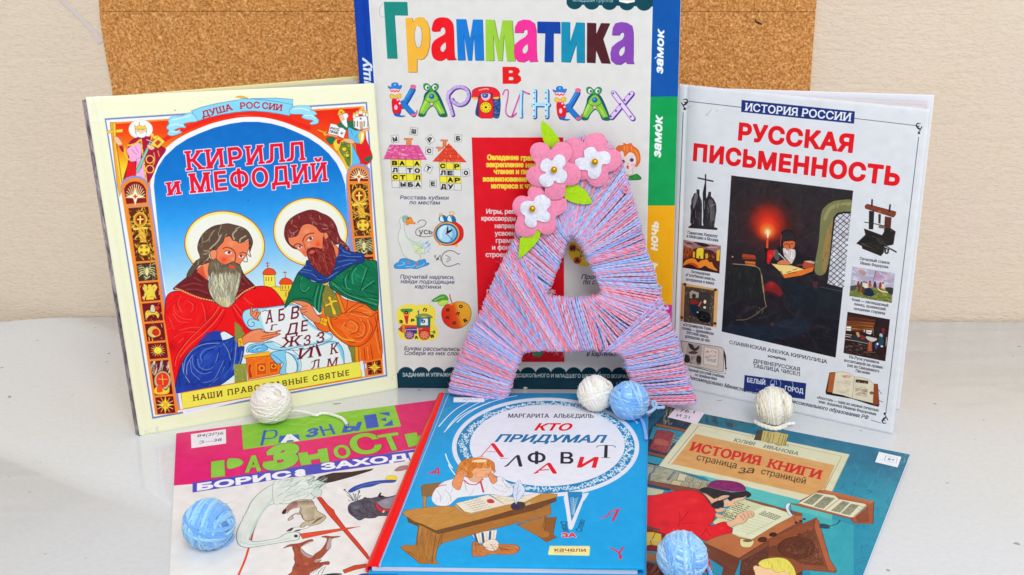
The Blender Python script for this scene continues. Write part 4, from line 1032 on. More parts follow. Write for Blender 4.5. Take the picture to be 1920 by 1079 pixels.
    c.P('a87878', '700,455 730,430 775,425 780,440 740,455', 1, '5c2c2c', 3)
    # deer
    c.frame(520, 990, 9.19)
    d = '105,352 150,320 210,290 330,275 420,255 520,215 590,200 615,220 590,240 480,290 400,335 430,380 500,440 610,485 650,450 740,390 800,320 845,240 850,180 760,158 830,140 930,150 1075,145 1040,165 940,190 925,250 915,340 860,400 800,470 740,525 640,550 700,560 750,560 720,600 860,580 895,595 880,635 800,640 700,700 560,780 500,840 180,840 250,760 265,690 305,600 290,540 295,450 265,370 255,320 180,330'
    c.P('a04c34', d, 1, '3c1818', 7); c.hatch(d, ['c06c44', '7c2c24', 'b8502c', '5c2c34'], 150, 90, 13, 70, seed=117, al=.5, jit=1.1); c.P('a8a4a4', '400,345 440,400 520,460 610,490 560,520 480,490 410,420', 1, al=.85); c.P('b4b0b8', '880,200 930,190 915,340 840,370', 1, al=.8); c.P('c0bcc0', '440,300 520,255 590,225 560,260 460,310', 1, al=.8); c.glow('5c2430', 350, 650, 90, .7); c.glow('e89c50', 500, 620, 70, .6); c.glow('c8642c', 300, 780, 90, .6); c.P('b8a8a0', '640,560 740,530 745,560 660,600', 1, al=.8)
    c.L('3c1818', 6, '610,485 640,520 600,540|500,700 700,620 860,585|350,330 400,345|480,840 640,760 780,650', 1, .8); c.L('4c4450', 7, '790,680 710,770 680,860|830,660 780,760 750,860', 1)
    c.P('2c2c30', '800,810 950,785 1100,790 1090,810 950,825 820,840', 1); c.frame(520, 740, 3.183); c.P('3c4c8c', '490,1074 540,1068 700,1075 700,1100 480,1095', 1)
    c.L('f4a8c8', 1.6, '340,850 420,838 500,820', 1, .35); c.L('ffffff', 2.2, '334,830 345,870 338,905|700,770 735,800 742,830', 1, .3); c.hatch('328,812 352,809 350,830 328,834', ['f8c8dc', 'ffffff'], 14, 7, 1, None, seed=159, al=.5)
    c.grain(.012, .012, 9)
def paint_label4(c):
    c.frame(300, 750, 3.279)
    c.T('84(2Р)6', 228, 232, 388, 214, 17, '4c4c74', it=.1, bold=.01); c.T('З—38', 240, 272, 378, 254, 17, '4c4c74', it=.1, bold=.01)
    c.frame()
# ------------------------------------------------------------------ print: history of the book
def paint_history(c):
    c.frame()
    c.P(c.lg((1400, 790), (1560, 1079), [(0, '20647f'), (.3, '2a7390'), (.6, '2f8ea4'), (1, '2488a6')]), '1150,700 1800,800 1700,1250 1000,1250')
    c.glow('28607c', 1660, 870, 120, .7); c.glow('3ca8b4', 1480, 950, 130, .6)
    c.hatch('1300,770 1720,850 1640,1120 1500,1120 1560,920', ['2c86a0', '1f6a8a', '3a9cb0', '245f80'], 420, 16, 3.4, None, seed=120, al=.35)
    # shelves at the left
    c.frame(1190, 740, 5.993)
    c.P('1c3844', '120,100 740,160 640,320 300,800 120,800', 0); c.P('205a70', '240,130 420,140 330,230 140,420 120,330', 0)
    c.hatch('120,110 740,170 640,320 300,800 100,800', ['24586c', '3c2c34', '183848', '5c3c34', '2c7488'], 150, 60, 14, -60, seed=121, al=.6)
    c.hatch('340,140 420,140 390,330 310,330', ['b0a070', '6c5c40', '2c2c28', 'd0c498'], 50, 70, 5, 105, seed=122, al=.9); c.hatch('300,280 440,290 430,350 310,340', ['c0b890', '2c2c28', '8c8460'], 50, 30, 5, 85, seed=123)
    c.P('8c5434', '240,325 580,395 560,420 230,355', 0, '2c1810', 4); c.P('2c8498', '210,360 550,420 520,560 160,500', 0); c.hatch('210,360 550,430 500,560 160,480', ['1c6070', '3c9cac', '205c6c'], 50, 60, 9, 10, seed=124, al=.7)
    c.P('8c3c3c', '250,405 300,400 400,415 442,440 420,510 360,665 260,640 160,610 180,560', 0, '3c1418', 5); c.hatch('250,405 440,440 360,660 165,610', ['a85048', '64242c', '5c1c28', 'b86c58'], 110, 26, 6, None, seed=125, al=.75); c.P('c06c54', '250,500 380,530 360,580 220,550', 1, al=.6)
    c.P('74706c', '440,440 470,455 380,640 360,660', 0); c.hatch('440,450 530,470 430,600 380,680', ['d8d4b8', '1c2424', '8c8c74'], 50, 40, 8, -10, seed=126); c.P('844c34', '150,640 370,690 340,720 145,670', 0, '2c1810', 4); c.P('2c8ca0', '140,680 330,725 270,790 135,760', 0)
    c.P('9c9c84', '120,770 280,815 500,870 740,960 900,990 900,1100 120,1000', 0); c.hatch('120,770 420,850 360,1010 110,950', ['c8c8a4', '5c5c4c', 'b0ac88', '3c3c34'], 60, 120, 6, 8, seed=127, al=.8); c.L('5c6068', 26, '240,800 210,870 170,900 160,960|450,870 400,930 370,960', 1); c.L('8c9098', 10, '245,800 215,870 180,900|455,870 405,930', 1)
    c.P('c4bc9c', '500,880 620,920 600,980 470,960', 0, '3c3830', 5); c.P('bcb48c', '430,960 560,990 540,1040 400,1010', 0, '3c3830', 5)
    for x, y, r_ in ((612, 955, 44), (565, 1018, 48), (695, 1025, 42), (785, 1000, 36)):
        c.E('b0a88c', x, y, r_, r_ * .82, 0, 1, '3c3830', 5)
        c.L('3c3830', 4, [(x + r_ * .75 * (1 - k / 16) * math.cos(k * .8), y + r_ * .62 * (1 - k / 16) * math.sin(k * .8)) for k in range(14)], 1)
    c.P('7c4838', '120,960 700,1060 830,1100 700,1130 120,1010', 0, '2c1810', 3); c.P('26405c', '120,1000 400,1060 400,1085 120,1030', 0); c.P('b8b890', '120,1040 330,1079 300,1130 120,1130', 0)
    # cream title panel
    c.frame()
    c.P('d2cfae', '1298.5,791.7 1592.6,852.5 1558,926 1499.5,938.5 1235,874', 0, 'a8a684', 1.2); c.L('6c6c54', .9, '1310.5,797.5 1578,856 1544,922', 0); c.L('6c6c54', .9, '1310.5,797.5 1252.5,869.5 1262,872', 0)
    c.P('cf9b5e', '1303.5,814 1565,873 1546,916 1517.6,929 1259,870', 0); c.hatch('1303.5,814 1565,873 1517,929 1259,870', ['d8a468', 'c49054'], 60, 30, 6, 13, seed=128, al=.35)
    c.P('1f6878', '1300,770 1420,797 1400,805 1296,785', 0); c.hatch('1318,775 1400,790 1370,803 1308,790', ['1c4454', '5c4c44', '245c70', '183444'], 40, 14, 4, 80, seed=129, al=.8)
    # illuminated books on top of the panel
    c.frame(1190, 740, 5.993); c.P('4c4038', '1380,405 1430,400 1445,420 1410,520 1340,510', 0, '1c1814', 4); c.P('c0ac68', '1440,405 1540,420 1600,450 1690,440 1700,580 1600,575 1560,545 1520,550 1415,520', 0, '3c3420', 4); c.L('4c4420', 4, '1465,420 1440,520|1500,420 1470,530|1520,425 1490,540|1580,470 1540,520|1620,460 1590,560|1650,460 1620,570', 0); c.E('d8c888', 1590, 510, 26, 30, 0, 1, '4c4420', 4); c.L('3c3c34', 4, '1300,460 1330,455 1320,480|1340,450 1360,470', 1)
    c.frame(1440, 800, 3.867); c.P('c0ac68', '0,45 60,38 100,50 150,60 120,140 60,125 20,120 0,115', 0, '3c3420', 3); c.L('4c4420', 3, '20,50 10,110|45,50 30,120|90,55 70,125|115,60 95,132|132,62 112,135', 0); c.L('3c3c34', 3, '130,130 145,135 140,150', 1); c.hatch('270,205 390,225 370,245 260,225', ['8c8c70'], 6, 18, 3, 12, seed=130)
    c.frame()
    S6 = dict(serif=.05, bold=.01)
    c.T('ЮЛИЯ', 1374.4, 828, 1413.5, 836, 6.2, '4c5048', **S6); c.T('ИВАНОВА', 1430, 839.5, 1495.5, 854.3, 6.2, '4c5048', **S6)
    c.T('ИСТОРИЯ', 1292.5, 844.5, 1424, 873, 16, 'c82820', serif=.055, bold=.045, rise=(7, -16)); c.T('КНИГИ', 1437, 876, 1537, 899, 16, 'c82820', serif=.055, bold=.045, rise=(7, -16))
    c.T('страница', 1305, 862.6, 1379.5, 879, 12, '3c2c20', bold=.004, rise=(4, -12)); c.T('за', 1384, 887, 1412, 888, 13.5, '3c2c20', bold=.004, rise=(4, -12)); c.T('страницей', 1426, 889, 1509, 908, 12, '3c2c20', bold=.004, rise=(4, -12))
    c.L('3c2c20', 1.2, '1383,886 1388,889 1396,888 1401,884', 1)
    # turquoise wall and desk
    c.P('58b4b0', '1310,890 1499,938 1560,950 1560,990 1480,965 1390,935', 0); c.P('3ca4ac', '1440,945 1600,985 1600,1079 1520,1079 1500,1000', 0, al=.7)
    c.frame(1190, 880, 5.42)
    c.P('8c4c34', '1130,300 1290,340 1518,405 1700,450 1700,500 1480,430 1280,370 1120,320', 0, '3c1c10', 3)
    c.P('b06a42', '700,740 880,660 990,650 1190,715 1350,600 1518,480 1700,470 1700,560 1518,620 1060,905 840,830', 0, '4c2414', 4); c.hatch('720,750 990,650 1190,715 1518,560 1060,905', ['b8744a', 'a05c38'], 60, 60, 8, 20, seed=131, al=.4)
    c.P('6c3c2c', '700,745 1060,910 1060,945 1010,1079 880,1079 900,1000 720,880', 0, '3c1c10', 4); c.P('7c4430', '1060,910 1518,620 1700,520 1700,700 1518,700 1080,940', 0, '3c1c10', 4); c.P('5c3428', '1080,945 1518,705 1700,640 1700,1100 1060,1100', 0, '3c1c10', 3); c.hatch('1090,950 1518,710 1518,900 1250,960 1200,1079 1060,1079', ['7c4c38', '44241c', '8c5c44'], 90, 50, 6, None, seed=132, al=.7)
    # open manuscript
    c.P('c8caa0', '790,540 860,480 1020,330 1110,305 1180,330 1310,370 1420,395 1518,430 1620,470 1440,560 1190,715 1060,690 985,655 1000,600 900,560 820,570', 0, '6c6c48', 4); c.P('d4d6b4', '1190,440 1300,375 1420,395 1518,430 1620,470 1440,560 1190,712 990,648 1000,600 1100,560', 0)
    c.glow('e4e6c8', 1330, 520, 110, .5)
    def script(P0, P1, D, n, m_, w, seed):
        r = random.Random(seed)
        for i in range(n):
            for j in range(m_):
                if r.random() < .12: continue
                t, s = (j + r.uniform(.1, .3)) / m_, i / n
                x = P0[0] + (P1[0] - P0[0]) * t + D[0] * s; y = P0[1] + (P1[1] - P0[1]) * t + D[1] * s; L_ = (P1[0] - P0[0]) / m_ * r.uniform(.5, .8)
                c.L('2c2c28', w, [(x, y), (x + L_ * .3, y - 3), (x + L_ * .6, y + L_ * .3 * .3 + 3), (x + L_, y + L_ * .25)], 1, .9)
    script((1030, 340), (1170, 385), (-170, 140), 9, 5, 7, 1); script((1310, 425), (1490, 490), (-70, 40), 4, 8, 7, 2); script((900, 440), (1030, 480), (-60, 60), 4, 5, 6, 3)
    for i in range(7): c.L('8c8c68', 3, [(1230 - i * 34, 480 + i * 24), (1410 - i * 30, 540 + i * 20)], 0, .9)
    c.L('8c8c68', 3, [(1410, 530), (1130, 670)], 0)
    # monk
    red = '100,300 200,268 400,225 500,215 620,225 700,270 760,350 810,400 820,460 790,540 760,565 800,570 880,540 930,540 970,590 988,640 900,665 820,690 740,720 690,720 640,680 560,660 400,680 200,620 100,570'
    c.P('d8202a', red, 1, '5c0c14', 5); c.hatch(red, ['e42c34', 'c41822'], 60, 90, 14, 30, seed=133, al=.35)
    c.glow('f04038', 600, 320, 130, .6); c.glow('a01420', 300, 560, 150, .5); c.glow('f03c38', 880, 600, 60, .6); c.L('7c0c18', 5, '545,430 500,490 470,540|450,430 460,500 440,590|740,560 760,580 820,565|720,600 740,640 770,680|680,680 720,620|640,560 560,545 450,560', 1, .9); c.P('d8202a', '640,660 700,800 800,1010 800,1030 700,1050 640,900', 0)
    c.L('6c3434', 13, '640,228 700,260 750,320 775,370', 1)
    c.frame(1300, 890, 6.817)
    c.P('d8a888', '115,235 180,260 250,300 300,290 330,330 240,370 200,330 160,280', 1, '5c3424', 5)
    c.P('e0b494', '380,340 450,310 560,300 640,290 680,265 670,290 620,330 560,345 520,360 540,385 545,405 500,400 440,410 380,415 370,370', 1, '5c3424', 5); c.glow('d88c70', 430, 380, 40, .7); c.P('e8bc9c', '500,365 530,380 545,405 515,400 490,385', 1, '8c5438', 3)
    c.P('2e2c30', '75,200 110,175 180,165 330,200 480,230 600,225 655,205 720,235 735,265 700,295 670,290 690,265 640,285 560,300 500,320 470,340 440,310 455,285 400,265 330,285 290,300 260,310 215,275 160,240 120,230', 1, '141214', 5); c.P('2e2c30', '235,380 290,345 375,330 380,420 300,435 240,415', 1, '141214', 4)
    c.hatch('80,200 330,200 600,225 720,240 690,290 470,320 260,300', ['4c4a50', '1c1a1e'], 50, 50, 5, 20, seed=141, al=.6)
    c.P('dfae8c', '310,320 325,290 380,268 450,268 455,285 420,300 370,320 330,335', 1, '5c3424', 4); c.L('a86c50', 4, '340,315 370,290 430,280', 1)
    c.P('7c2860', '180,150 240,90 330,75 440,80 560,100 640,140 660,205 560,225 420,210 280,185 190,165', 1, '34102c', 6); c.hatch('185,150 330,80 560,105 655,200 420,205', ['94306c', '641c4c', 'a84080'], 60, 60, 8, 15, seed=134, al=.5); c.glow('a8447c', 400, 130, 60, .5); c.L('8c7464', 10, '185,160 330,195 450,215 560,222 655,210', 1)
    c.frame(1190, 880, 5.42)
    c.P('dba888', '815,410 880,400 920,415 900,430 840,440|'.replace('|', ''), 1, '5c3424', 3); c.P('dba888', '820,450 880,465 910,480 890,495 830,490', 1, '5c3424', 3); c.L('eceae4', 9, '865,395 950,410 1060,440', 0)
    c.P('dcb090', '930,540 1010,510 1040,460 1090,435 1160,425 1205,440 1212,470 1190,492 1150,500 1130,530 1090,555 1040,560 975,590', 1, '5c3424', 4); c.L('5c3424', 3.5, '1100,450 1130,500|1140,440 1165,490|1175,440 1195,480|1070,470 1110,520', 1)
    # ink wells, pot
    c.E('4c2c24', 1297, 716, 46, 26, -8, 1, '241410', 4); c.E('4c2c24', 1403, 665, 38, 20, -8, 1, '241410', 4); c.P('d8cc94', '1070,715 1100,710 1200,725 1210,745 1180,790 1120,795 1075,775', 1, '5c4c28', 4); c.E('6c5c48', 1145, 728, 48, 14)
    # seat, satchel at left
    c.P('7c1c2c', '100,590 250,640 330,660 330,780 250,840 100,830', 0); c.P('5c4430', '100,565 180,590 260,610 250,630 130,610'); c.P('c8a83c', '110,640 190,640 270,660 275,740 230,780 160,770 110,780', 0, '5c4414', 4); c.L('6c3420', 7, '215,620 190,690 160,740 200,810', 1); c.L('b0b8c0', 10, '130,720 180,715 240,730', 1); c.P('a86c40', '100,840 350,900 350,960 100,930', 0, '4c2414', 4); c.P('5c2420', '100,935 260,970 330,1079 90,1100', 0); c.hatch('90,940 340,980 340,1090 90,1090', ['a05c38', '3c1c1c', '7c2c28'], 30, 90, 16, -60, seed=135)
    c.P('2c8ca8', '760,930 900,1000 880,1079 800,1079', 0)
    c.frame(1440, 800, 3.867)
    c.P('8a4a30', '0,820 350,660 460,1020 495,1045 490,1060 260,1040 200,1079 0,1079', 0, '3c1c10', 3); c.P('a85a38', '340,670 365,680 445,960 495,1040 470,1055 430,1040 330,720', 0, '3c1c10', 3); c.P('6c3c28', '0,880 330,740 410,1010 240,1000 160,950 0,940', 0); c.hatch('20,870 320,730 410,1010 250,1000', ['8a5438', '54281c', '9c6446'], 120, 36, 6, None, seed=137, al=.8); c.E('5c3222', 205, 880, 130, 80, 0, .8, '34180f', 4); c.hatch('90,850 200,810 330,850 310,940 180,950', ['8c5a40', '40201a'], 70, 30, 5, None, seed=138); c.E('3c2420', 35, 783, 28, 15, -6, 1)
    c.P('a85c38', '165,558 180,566 600,672 760,700 765,550 405,460 370,465 345,480 230,540 240,565', 0, '4c2010', 4); c.P('a05030', '600,670 640,620 765,548 760,705 620,702', 0, '4c2010', 4); c.P('8a4828', '640,660 720,590 725,690 650,690', 0, '4c2010', 3); c.P('b86840', '380,462 405,458 770,545 740,560 400,480', 0)
    c.P('d8d4b4', '215,558 345,478 480,500 515,527 700,560 715,575 620,660 600,660 410,610', 0, '5c5440', 3); c.L('5c5440', 3, '515,527 410,610', 0); c.L('8c8468', 3, '705,575 615,655|712,580 625,662', 0)
    for q in ('345,485 400,498 320,570 255,553', '410,508 485,520 400,597 330,580', '540,540 590,552 520,625 455,610', '600,560 660,570 590,645 530,630'): c.P('8c8c74', q); c.hatch(q, ['242420', 'c4c0a0', '34342c'], 46, 16, 4, 12, seed=139, al=.9)
    c.L('2c4454', 9, '375,710 410,725 450,722 500,705 520,680', 1); c.P('2c4454', '380,705 440,715 440,740 375,735', 1); c.P('d8dce0', '135,560 160,560 150,600 180,650 150,640 125,590', 1, '3c444c', 3); c.L('3c444c', 4, '160,570 175,640 210,700', 1)
    for x, y in ((203, 697), (235, 685), (262, 672)): c.E('3c1c18', x, y, 11, 7)
    c.frame(1190, 880, 5.42)
    # fair head at the bottom
    c.P('ecbf94', '1205,990 1240,980 1265,1010 1300,1079 1250,1079 1210,1030', 1, '8c5434', 4); c.P('ecc098', '1250,990 1500,950 1600,1079 1260,1100', 1); c.P('dcd05c', '1255,960 1290,925 1370,905 1480,900 1560,930 1620,1010 1640,1100 1600,1100 1540,1040 1440,1050 1400,1020 1330,1010 1280,990', 1, '6c6420', 4); c.hatch('1255,960 1370,905 1560,930 1620,1079 1400,1030 1280,990', ['f0ea90', 'a89c34', 'c8bc48'], 70, 60, 5, 75, seed=136, al=.75, jit=.8)
    c.frame(); c.hatch('1610,850 1700,850 1640,1079 1600,1079', ['205878', '3a90a8'], 120, 12, 2.4, None, seed=140, al=.25)
    c.hatch('1685,848 1708,852 1700,880 1680,872', ['cfe0e8', 'ffffff'], 14, 7, .9, None, seed=160, al=.5)
    c.grain(.014, .010, 10)
def paint_label6(c):
    c.frame(1190, 740, 5.993)
    c.T('76.1', 505, 195, 668, 218, 36, '4c4868', it=.05, bold=.01, rise=(10, -36)); c.T('И 21', 465, 250, 612, 275, 32, '4c4868', it=.05, bold=.01, rise=(10, -32)); c.frame()
def paint_label6b(c):
    c.frame(1440, 800, 3.867)
    c.L('7c84a4', 3.5, '855,215 937,232 930,268 843,248 855,215', 0); c.T('6+', 866, 244, 915, 254, 17, '4c5884', bold=.02); c.frame()
# ------------------------------------------------------------------ print: saints book
def star(c, x, y, r, col, n=4, inner=.28, rot=0, sx=1.0, o=None):
    P = []
    for i in range(2 * n):
        a = math.radians(rot) + math.pi * i / n; q = r if i % 2 == 0 else r * inner
        P.append((x + q * math.sin(a) * sx, y - q * math.cos(a)))
    c.P(col, P, 0, o, .5)
def paint_saints(c):
    c.frame()
    c.P('6d7fae', '196,222.5 687.8,191.5 726,706 285.5,786'); c.P('f3f4fa', '199,225.5 685,194.8 723,703 288,782')
    pic = '207,230.5 681.5,199.5 719,702.5 293,777.5'
    c.clip(pic)
    c.P(c.lg((400, 200), (400, 345), [(0, 'd8200e'), (.35, 'e8430e'), (.6, 'f08a1c'), (.8, 'f6c428'), (1, 'f6dc3c')]), '190,180 700,180 700,345 190,345')
    c.P('f08a1c', '200,340 720,340 730,710 280,790')
    c.L('e8862c', 3.4, '207,232 681,201', 0)
    c.clip()
    arch = '344,780 297,500 281.8,347 284,325 290,310 303,290 327,268 350,254 373.6,243.5 400,233.5 430,226.3 455,222.5 485,222.3 510,226 535,233 560,243 582,253 603,267 622,283 638,303 647,322 653.6,345 660,430 672,560 690,690'
    c.P('f6f6fc', arch)
    c.L('e02014', 8, '300,268 330,250 365,235 400,223 430,216 460,212.5 490,213 520,219 550,229 580,241', 1)
    c.L('f6f6fc', 7, '284,335 291,311 303,291 327,269 350,255 373.6,244.5 400,234.5 430,227.3 455,223.5 485,223.3 510,227 535,234 560,244 582,254 603,268 622,284 638,304 647,323 653,345', 1)
    inner = '350,775 303,500 288.3,349 290,330 296,314 309,294 330,274.5 352,260.5 375,250 401,240 431,232.6 456,229 484,229 509,232.4 533,239 557.5,249 578,259 598,272 616,288 631,307 640,325 647,347 653.5,430 666,560 684,690'
    c.P(c.lg((460, 230), (480, 560), [(0, '0a63b2'), (.3, '0d72c2'), (.52, '2b93dc'), (.75, '7fbdec'), (.95, 'c4ddf4'), (1, 'd0e2f6')]), inner)
    # ribbon
    c.frame(140, 130, 2.997)
    c.P('7fc6de', '655,235 720,212 800,193 900,176 1000,166 1130,163 1225,170 1225,240 1100,232 1000,236 900,243 820,256 740,275 690,292', 0, '3a7ca8', 3)
    c.P('8fd0e6', '545,268 600,262 655,246 690,290 640,300 612,310 625,330 590,330 560,345 600,350 590,362 545,376 522,365 528,345 515,330 530,305 525,290', 1, '4a8cb4', 3); c.L('e8f6fa', 4, '550,285 600,275 650,262|535,320 570,310 610,318|540,350 570,352 590,342', 1)
    c.P('d89a2c', '900,160 915,152 935,150 960,156 975,166 935,162', 1)
    c.frame(400, 130, 2.997)
    c.P('7fc6de', '150,166 230,168 300,175 380,187 446,200 428,262 360,250 300,241 230,236 150,235', 0, '3a7ca8', 3)
    c.P('7fc6de', '140,167 160,167 160,235 140,235')
    c.P('8fd0e6', '446,212 520,206 550,215 545,230 570,238 580,255 565,262 590,285 585,305 555,312 540,305 560,290 520,282 495,270 500,255 428,250', 1, '4a8cb4', 3); c.L('e8f6fa', 4, '450,225 500,222 540,235|510,262 550,262 575,275', 1)
    c.frame()
    R_ = dict(serif=True, bold=.05)
    c.T('ДУША', 380, 221, 437, 206, 11.5, 'b0182c', **R_); c.T('РОС', 449.5, 204.6, 487, 203, 11.5, 'b0182c', **R_); c.T('СИИ', 491, 203.6, 528.5, 208.4, 11.5, 'b0182c', **R_)
    # title
    TT = dict(serif=.06, bold=.045, out='eed6ee', ow=.07, track=.075)
    c.T('КИРИЛЛ', 350, 319.5, 572, 299.5, 34.5, 'd81230', **TT)
    c.T('и', 314, 366.5, 340, 363.5, 31, 'd81230', **TT)
    c.T('МЕФОДИЙ', 357, 362, 613.5, 338.5, 35, 'd81230', **TT)
    # corner figure, left
    c.frame(190, 190, 5.993)
    c.P('e8a02c', '98,240 160,238 150,330 240,960 205,1079 180,960', 0, '7c3c10', 5); c.P('f2c040', '60,335 240,312 240,352 62,362', 0, '8a4c14', 4); c.P('f2c040', '130,250 160,250 165,540 145,540', 0, '8a4c14', 3)
    c.L('f8dc6c', 6, '165,560 225,960', 0)
    c.E('efeedd', 442, 318, 135, 108, 0, 1, 'c0a060', 3)
    c.P('a01038', '300,520 330,450 400,410 470,400 540,405 600,480 700,520 720,560 640,680 540,900 430,940 250,920 300,690', 1, '5c0c20', 4)
    c.P('d81a20', '300,690 380,660 400,940 250,930 270,840', 0, '7c1014', 4)
    c.P('f0a4cc', '290,540 430,470 440,640 330,680 310,620', 1, '8c3c6c', 3); c.P('f0a4cc', '395,650 470,640 500,945 420,930 385,900', 0, '8c3c6c', 3)
    c.L('8c3c6c', 4, '340,540 370,580 400,600|380,510 400,550 420,580|400,680 405,720|450,700 455,760', 1)
    c.L('e8b830', 20, '300,500 380,480 430,440', 1); c.L('e8b830', 18, '445,430 460,560 480,700 510,930', 1); c.L('e8b830', 16, '265,530 270,600 310,660', 1)
    for i in range(8): c.E('5c1c10', 450 + i * 8, 470 + i * 62, 5)
    for x, y in ((545, 655), (545, 765)): c.E('8c1030', x, y, 42, 42, 0, 1, 'f0c048', 12)
    c.L('f0b040', 9, '590,580 600,660 580,720|635,560 650,620', 1)
    c.P('a8142c', '195,490 240,510 250,570 225,560', 1); c.P('f0b890', '145,400 190,410 235,480 200,500 150,450', 1, '8a4c2c', 3)
    c.P('f0c090', '385,300 500,300 500,370 470,380 420,380 390,370', 1, '6c3c20', 3); c.P('e8e8ea', '390,350 420,345 440,365 480,345 500,345 495,395 450,412 405,395', 1, '8a8a90', 3)
    c.P('f0c040', '370,275 400,290 425,262 460,290 495,265 495,315 385,315', 0, '8a5410', 4); c.L('3c2c20', 4, '410,325 430,325|450,325 475,322|425,235 428,262', 0)
    c.P('f4c840', '545,490 640,390 715,455 640,530', 0, '8a5410', 5); c.P('f4d050', '570,400 640,385 600,430', 0); c.P('c04030', '600,470 640,435 668,462 630,500', 0, '6c2010', 3)
    c.P('7fbcae', '540,460 560,470 420,800 392,815 390,775', 0, '2c5c50', 4); c.L('b0cce0', 10, '510,435 590,465', 0); c.E('f0c048', 572, 382, 18); c.L('f0c048', 10, '570,395 555,440', 0); c.P('f0b890', '520,490 570,500 600,530 560,550 520,520', 1, '8a4c2c', 3)
    # corner figure, right
    c.frame(580, 180, 6.743)
    c.P('e8a870', '640,130 690,128 750,400 745,460 700,300', 0)
    c.P('d81a24', '590,430 680,470 720,560 795,770 740,860 650,870 600,740', 1, '7c1018', 4); c.P('1f6c44', '700,790 795,760 750,830 715,830', 1, '0c3c20', 3)
    c.P('1f6c44', '360,370 400,330 480,320 560,330 590,430 480,430 380,410', 1, '0c3c20', 3); c.P('1c6a48', '210,540 300,520 320,560 270,620', 1, '0c3c20', 3)
    c.P('5cb4dc', '495,400 580,440 640,440 660,470 640,600 560,590 540,620 600,740 635,860 480,900 500,640 490,480', 1, '1c5c8c', 4); c.L('1c5c8c', 4, '520,430 545,500|560,640 590,720|600,480 580,540', 1)
    c.P('e8c23c', '620,480 690,440 690,560 640,610', 1, '8c5c10', 3); c.P('f0f0f0', '655,490 680,470 680,540 655,580', 1)
    c.P('6c7c2c', '380,600 450,570 520,600 525,870 480,895 430,800 370,700', 1, 'e0c040', 14); c.hatch('400,600 510,610 510,850 440,820', ['1f4c28', 'e8c840', '345c20'], 34, 40, 10, seed=11); c.E('e8c030', 440, 675, 24); c.E('e8c030', 478, 755, 20)
    c.P('e8c23c', '300,600 350,545 400,570 370,680 330,690', 1, '8c5c10', 3); c.P('c02030', '350,555 395,560 380,610 350,600', 1)
    c.P('d8a030', '85,425 130,430 200,460 220,430 210,480 240,490 190,520 170,470 100,440', 0, '7c4c10', 4)
    c.P('f4f2e8', '265,350 340,365 375,400 420,405 462,440 430,540 360,510 235,480', 0, '4c3c30', 4); c.L('4c3c30', 4, '378,400 355,505', 0); c.T('РУСС', 262, 425, 370, 445, 30, '3c3430', bold=.08); c.T('ПРАВ', 255, 465, 350, 485, 30, '3c3430', bold=.08); star(c, 408, 475, 26, '3c3430', 4, .3)
    c.P('e89a68', '225,480 350,515 360,530 215,495', 0); c.P('f0b080', '430,545 540,550 560,600 500,600 440,575', 1, '8c4c2c', 3); c.P('f0b080', '660,440 750,405 755,425 690,460', 1, '8c4c2c', 3)
    c.P('f0b890', '372,250 430,235 440,300 400,320 385,300', 1, '6c3c20', 3); c.P('e8ecf0', '420,240 470,222 490,260 470,300 480,400 430,370 400,320 440,300', 1, '6c7c88', 3); c.P('e8b030', '358,250 365,200 395,165 435,190 450,215 400,235', 1, '7c4c10', 4); c.E('c02828', 400, 210, 10)
    c.P('f4f0e4', '550,270 720,255 755,400 640,435 560,400', 0, '4c4438', 4)
    for x, y, r_ in ((565, 235, 18), (600, 215, 20), (645, 185, 26), (690, 205, 18), (725, 215, 14)): c.P('f4ecd8', [(x - r_, y + 50), (x + r_, y + 48), (x + r_, y + 5), (x - r_, y + 5)], 0, '4c4438', 3); c.P('e8b83c', [(x - r_, y + 8), (x - r_ * .7, y - 12), (x, y - 26), (x + r_ * .7, y - 12), (x + r_, y + 6)], 1, '8a5c14', 3)
    for x in (570, 605, 690, 738): c.P('5c5448', [(x - 6, 320), (x + 6, 318), (x + 7, 390), (x - 5, 392)], 0)
    c.P('c8a878', '635,330 665,325 675,425 640,428', 0, '4c4438', 3); c.E('3c5c58', 647, 290, 12)
    # side panels
    c.frame()
    def side(xa, xb, y0, y1, kind, seed, dy=-3.6):
        def q(u, y):
            L, Rr = xa(y), xb(y); return (L + (Rr - L) * u, y + dy * (u - .5) * 1.0)
        fr_ = [q(0, y0), q(1, y0), q(1, y1), q(0, y1)]
        c.P('e8822c', fr_); inn = [q(.11, y0 + 2.5), q(.89, y0 + 2.5), q(.89, y1 - 1.5), q(.11, y1 - 1.5)]
        bgc = {'eagle': '3c2c24', 'orn': '5c2410'}.get(kind, '6c1018'); c.P(bgc, inn)
        m_ = q(.5, (y0 + y1) / 2); w = (xb(y0) - xa(y0)) * .78; h = y1 - y0 - 4
        old = c.mask; c.clip(inn)
        if kind == 'star':
            for k in range(12): a = k * .5236; c.L('d8c07c' if k % 2 else 'e8b030', 1.6, [(m_[0] + 4 * math.cos(a), m_[1] + 4 * math.sin(a)), (m_[0] + w * .48 * math.cos(a), m_[1] + w * .45 * math.sin(a))], 0)
            star(c, m_[0], m_[1], w * .46, 'f6d83c', 4, .3); star(c, m_[0], m_[1], w * .3, 'f0a82c', 4, .35, 45)
        elif kind == 'orn':
            c.hatch(inn, ['caa030', 'e8c850', '9c7420', 'e0b83c'], 120, 12, 1.7, seed=seed, al=.95); c.hatch(inn, ['2c140c', '3c1c10'], 60, 9, 1.4, seed=seed + 1)
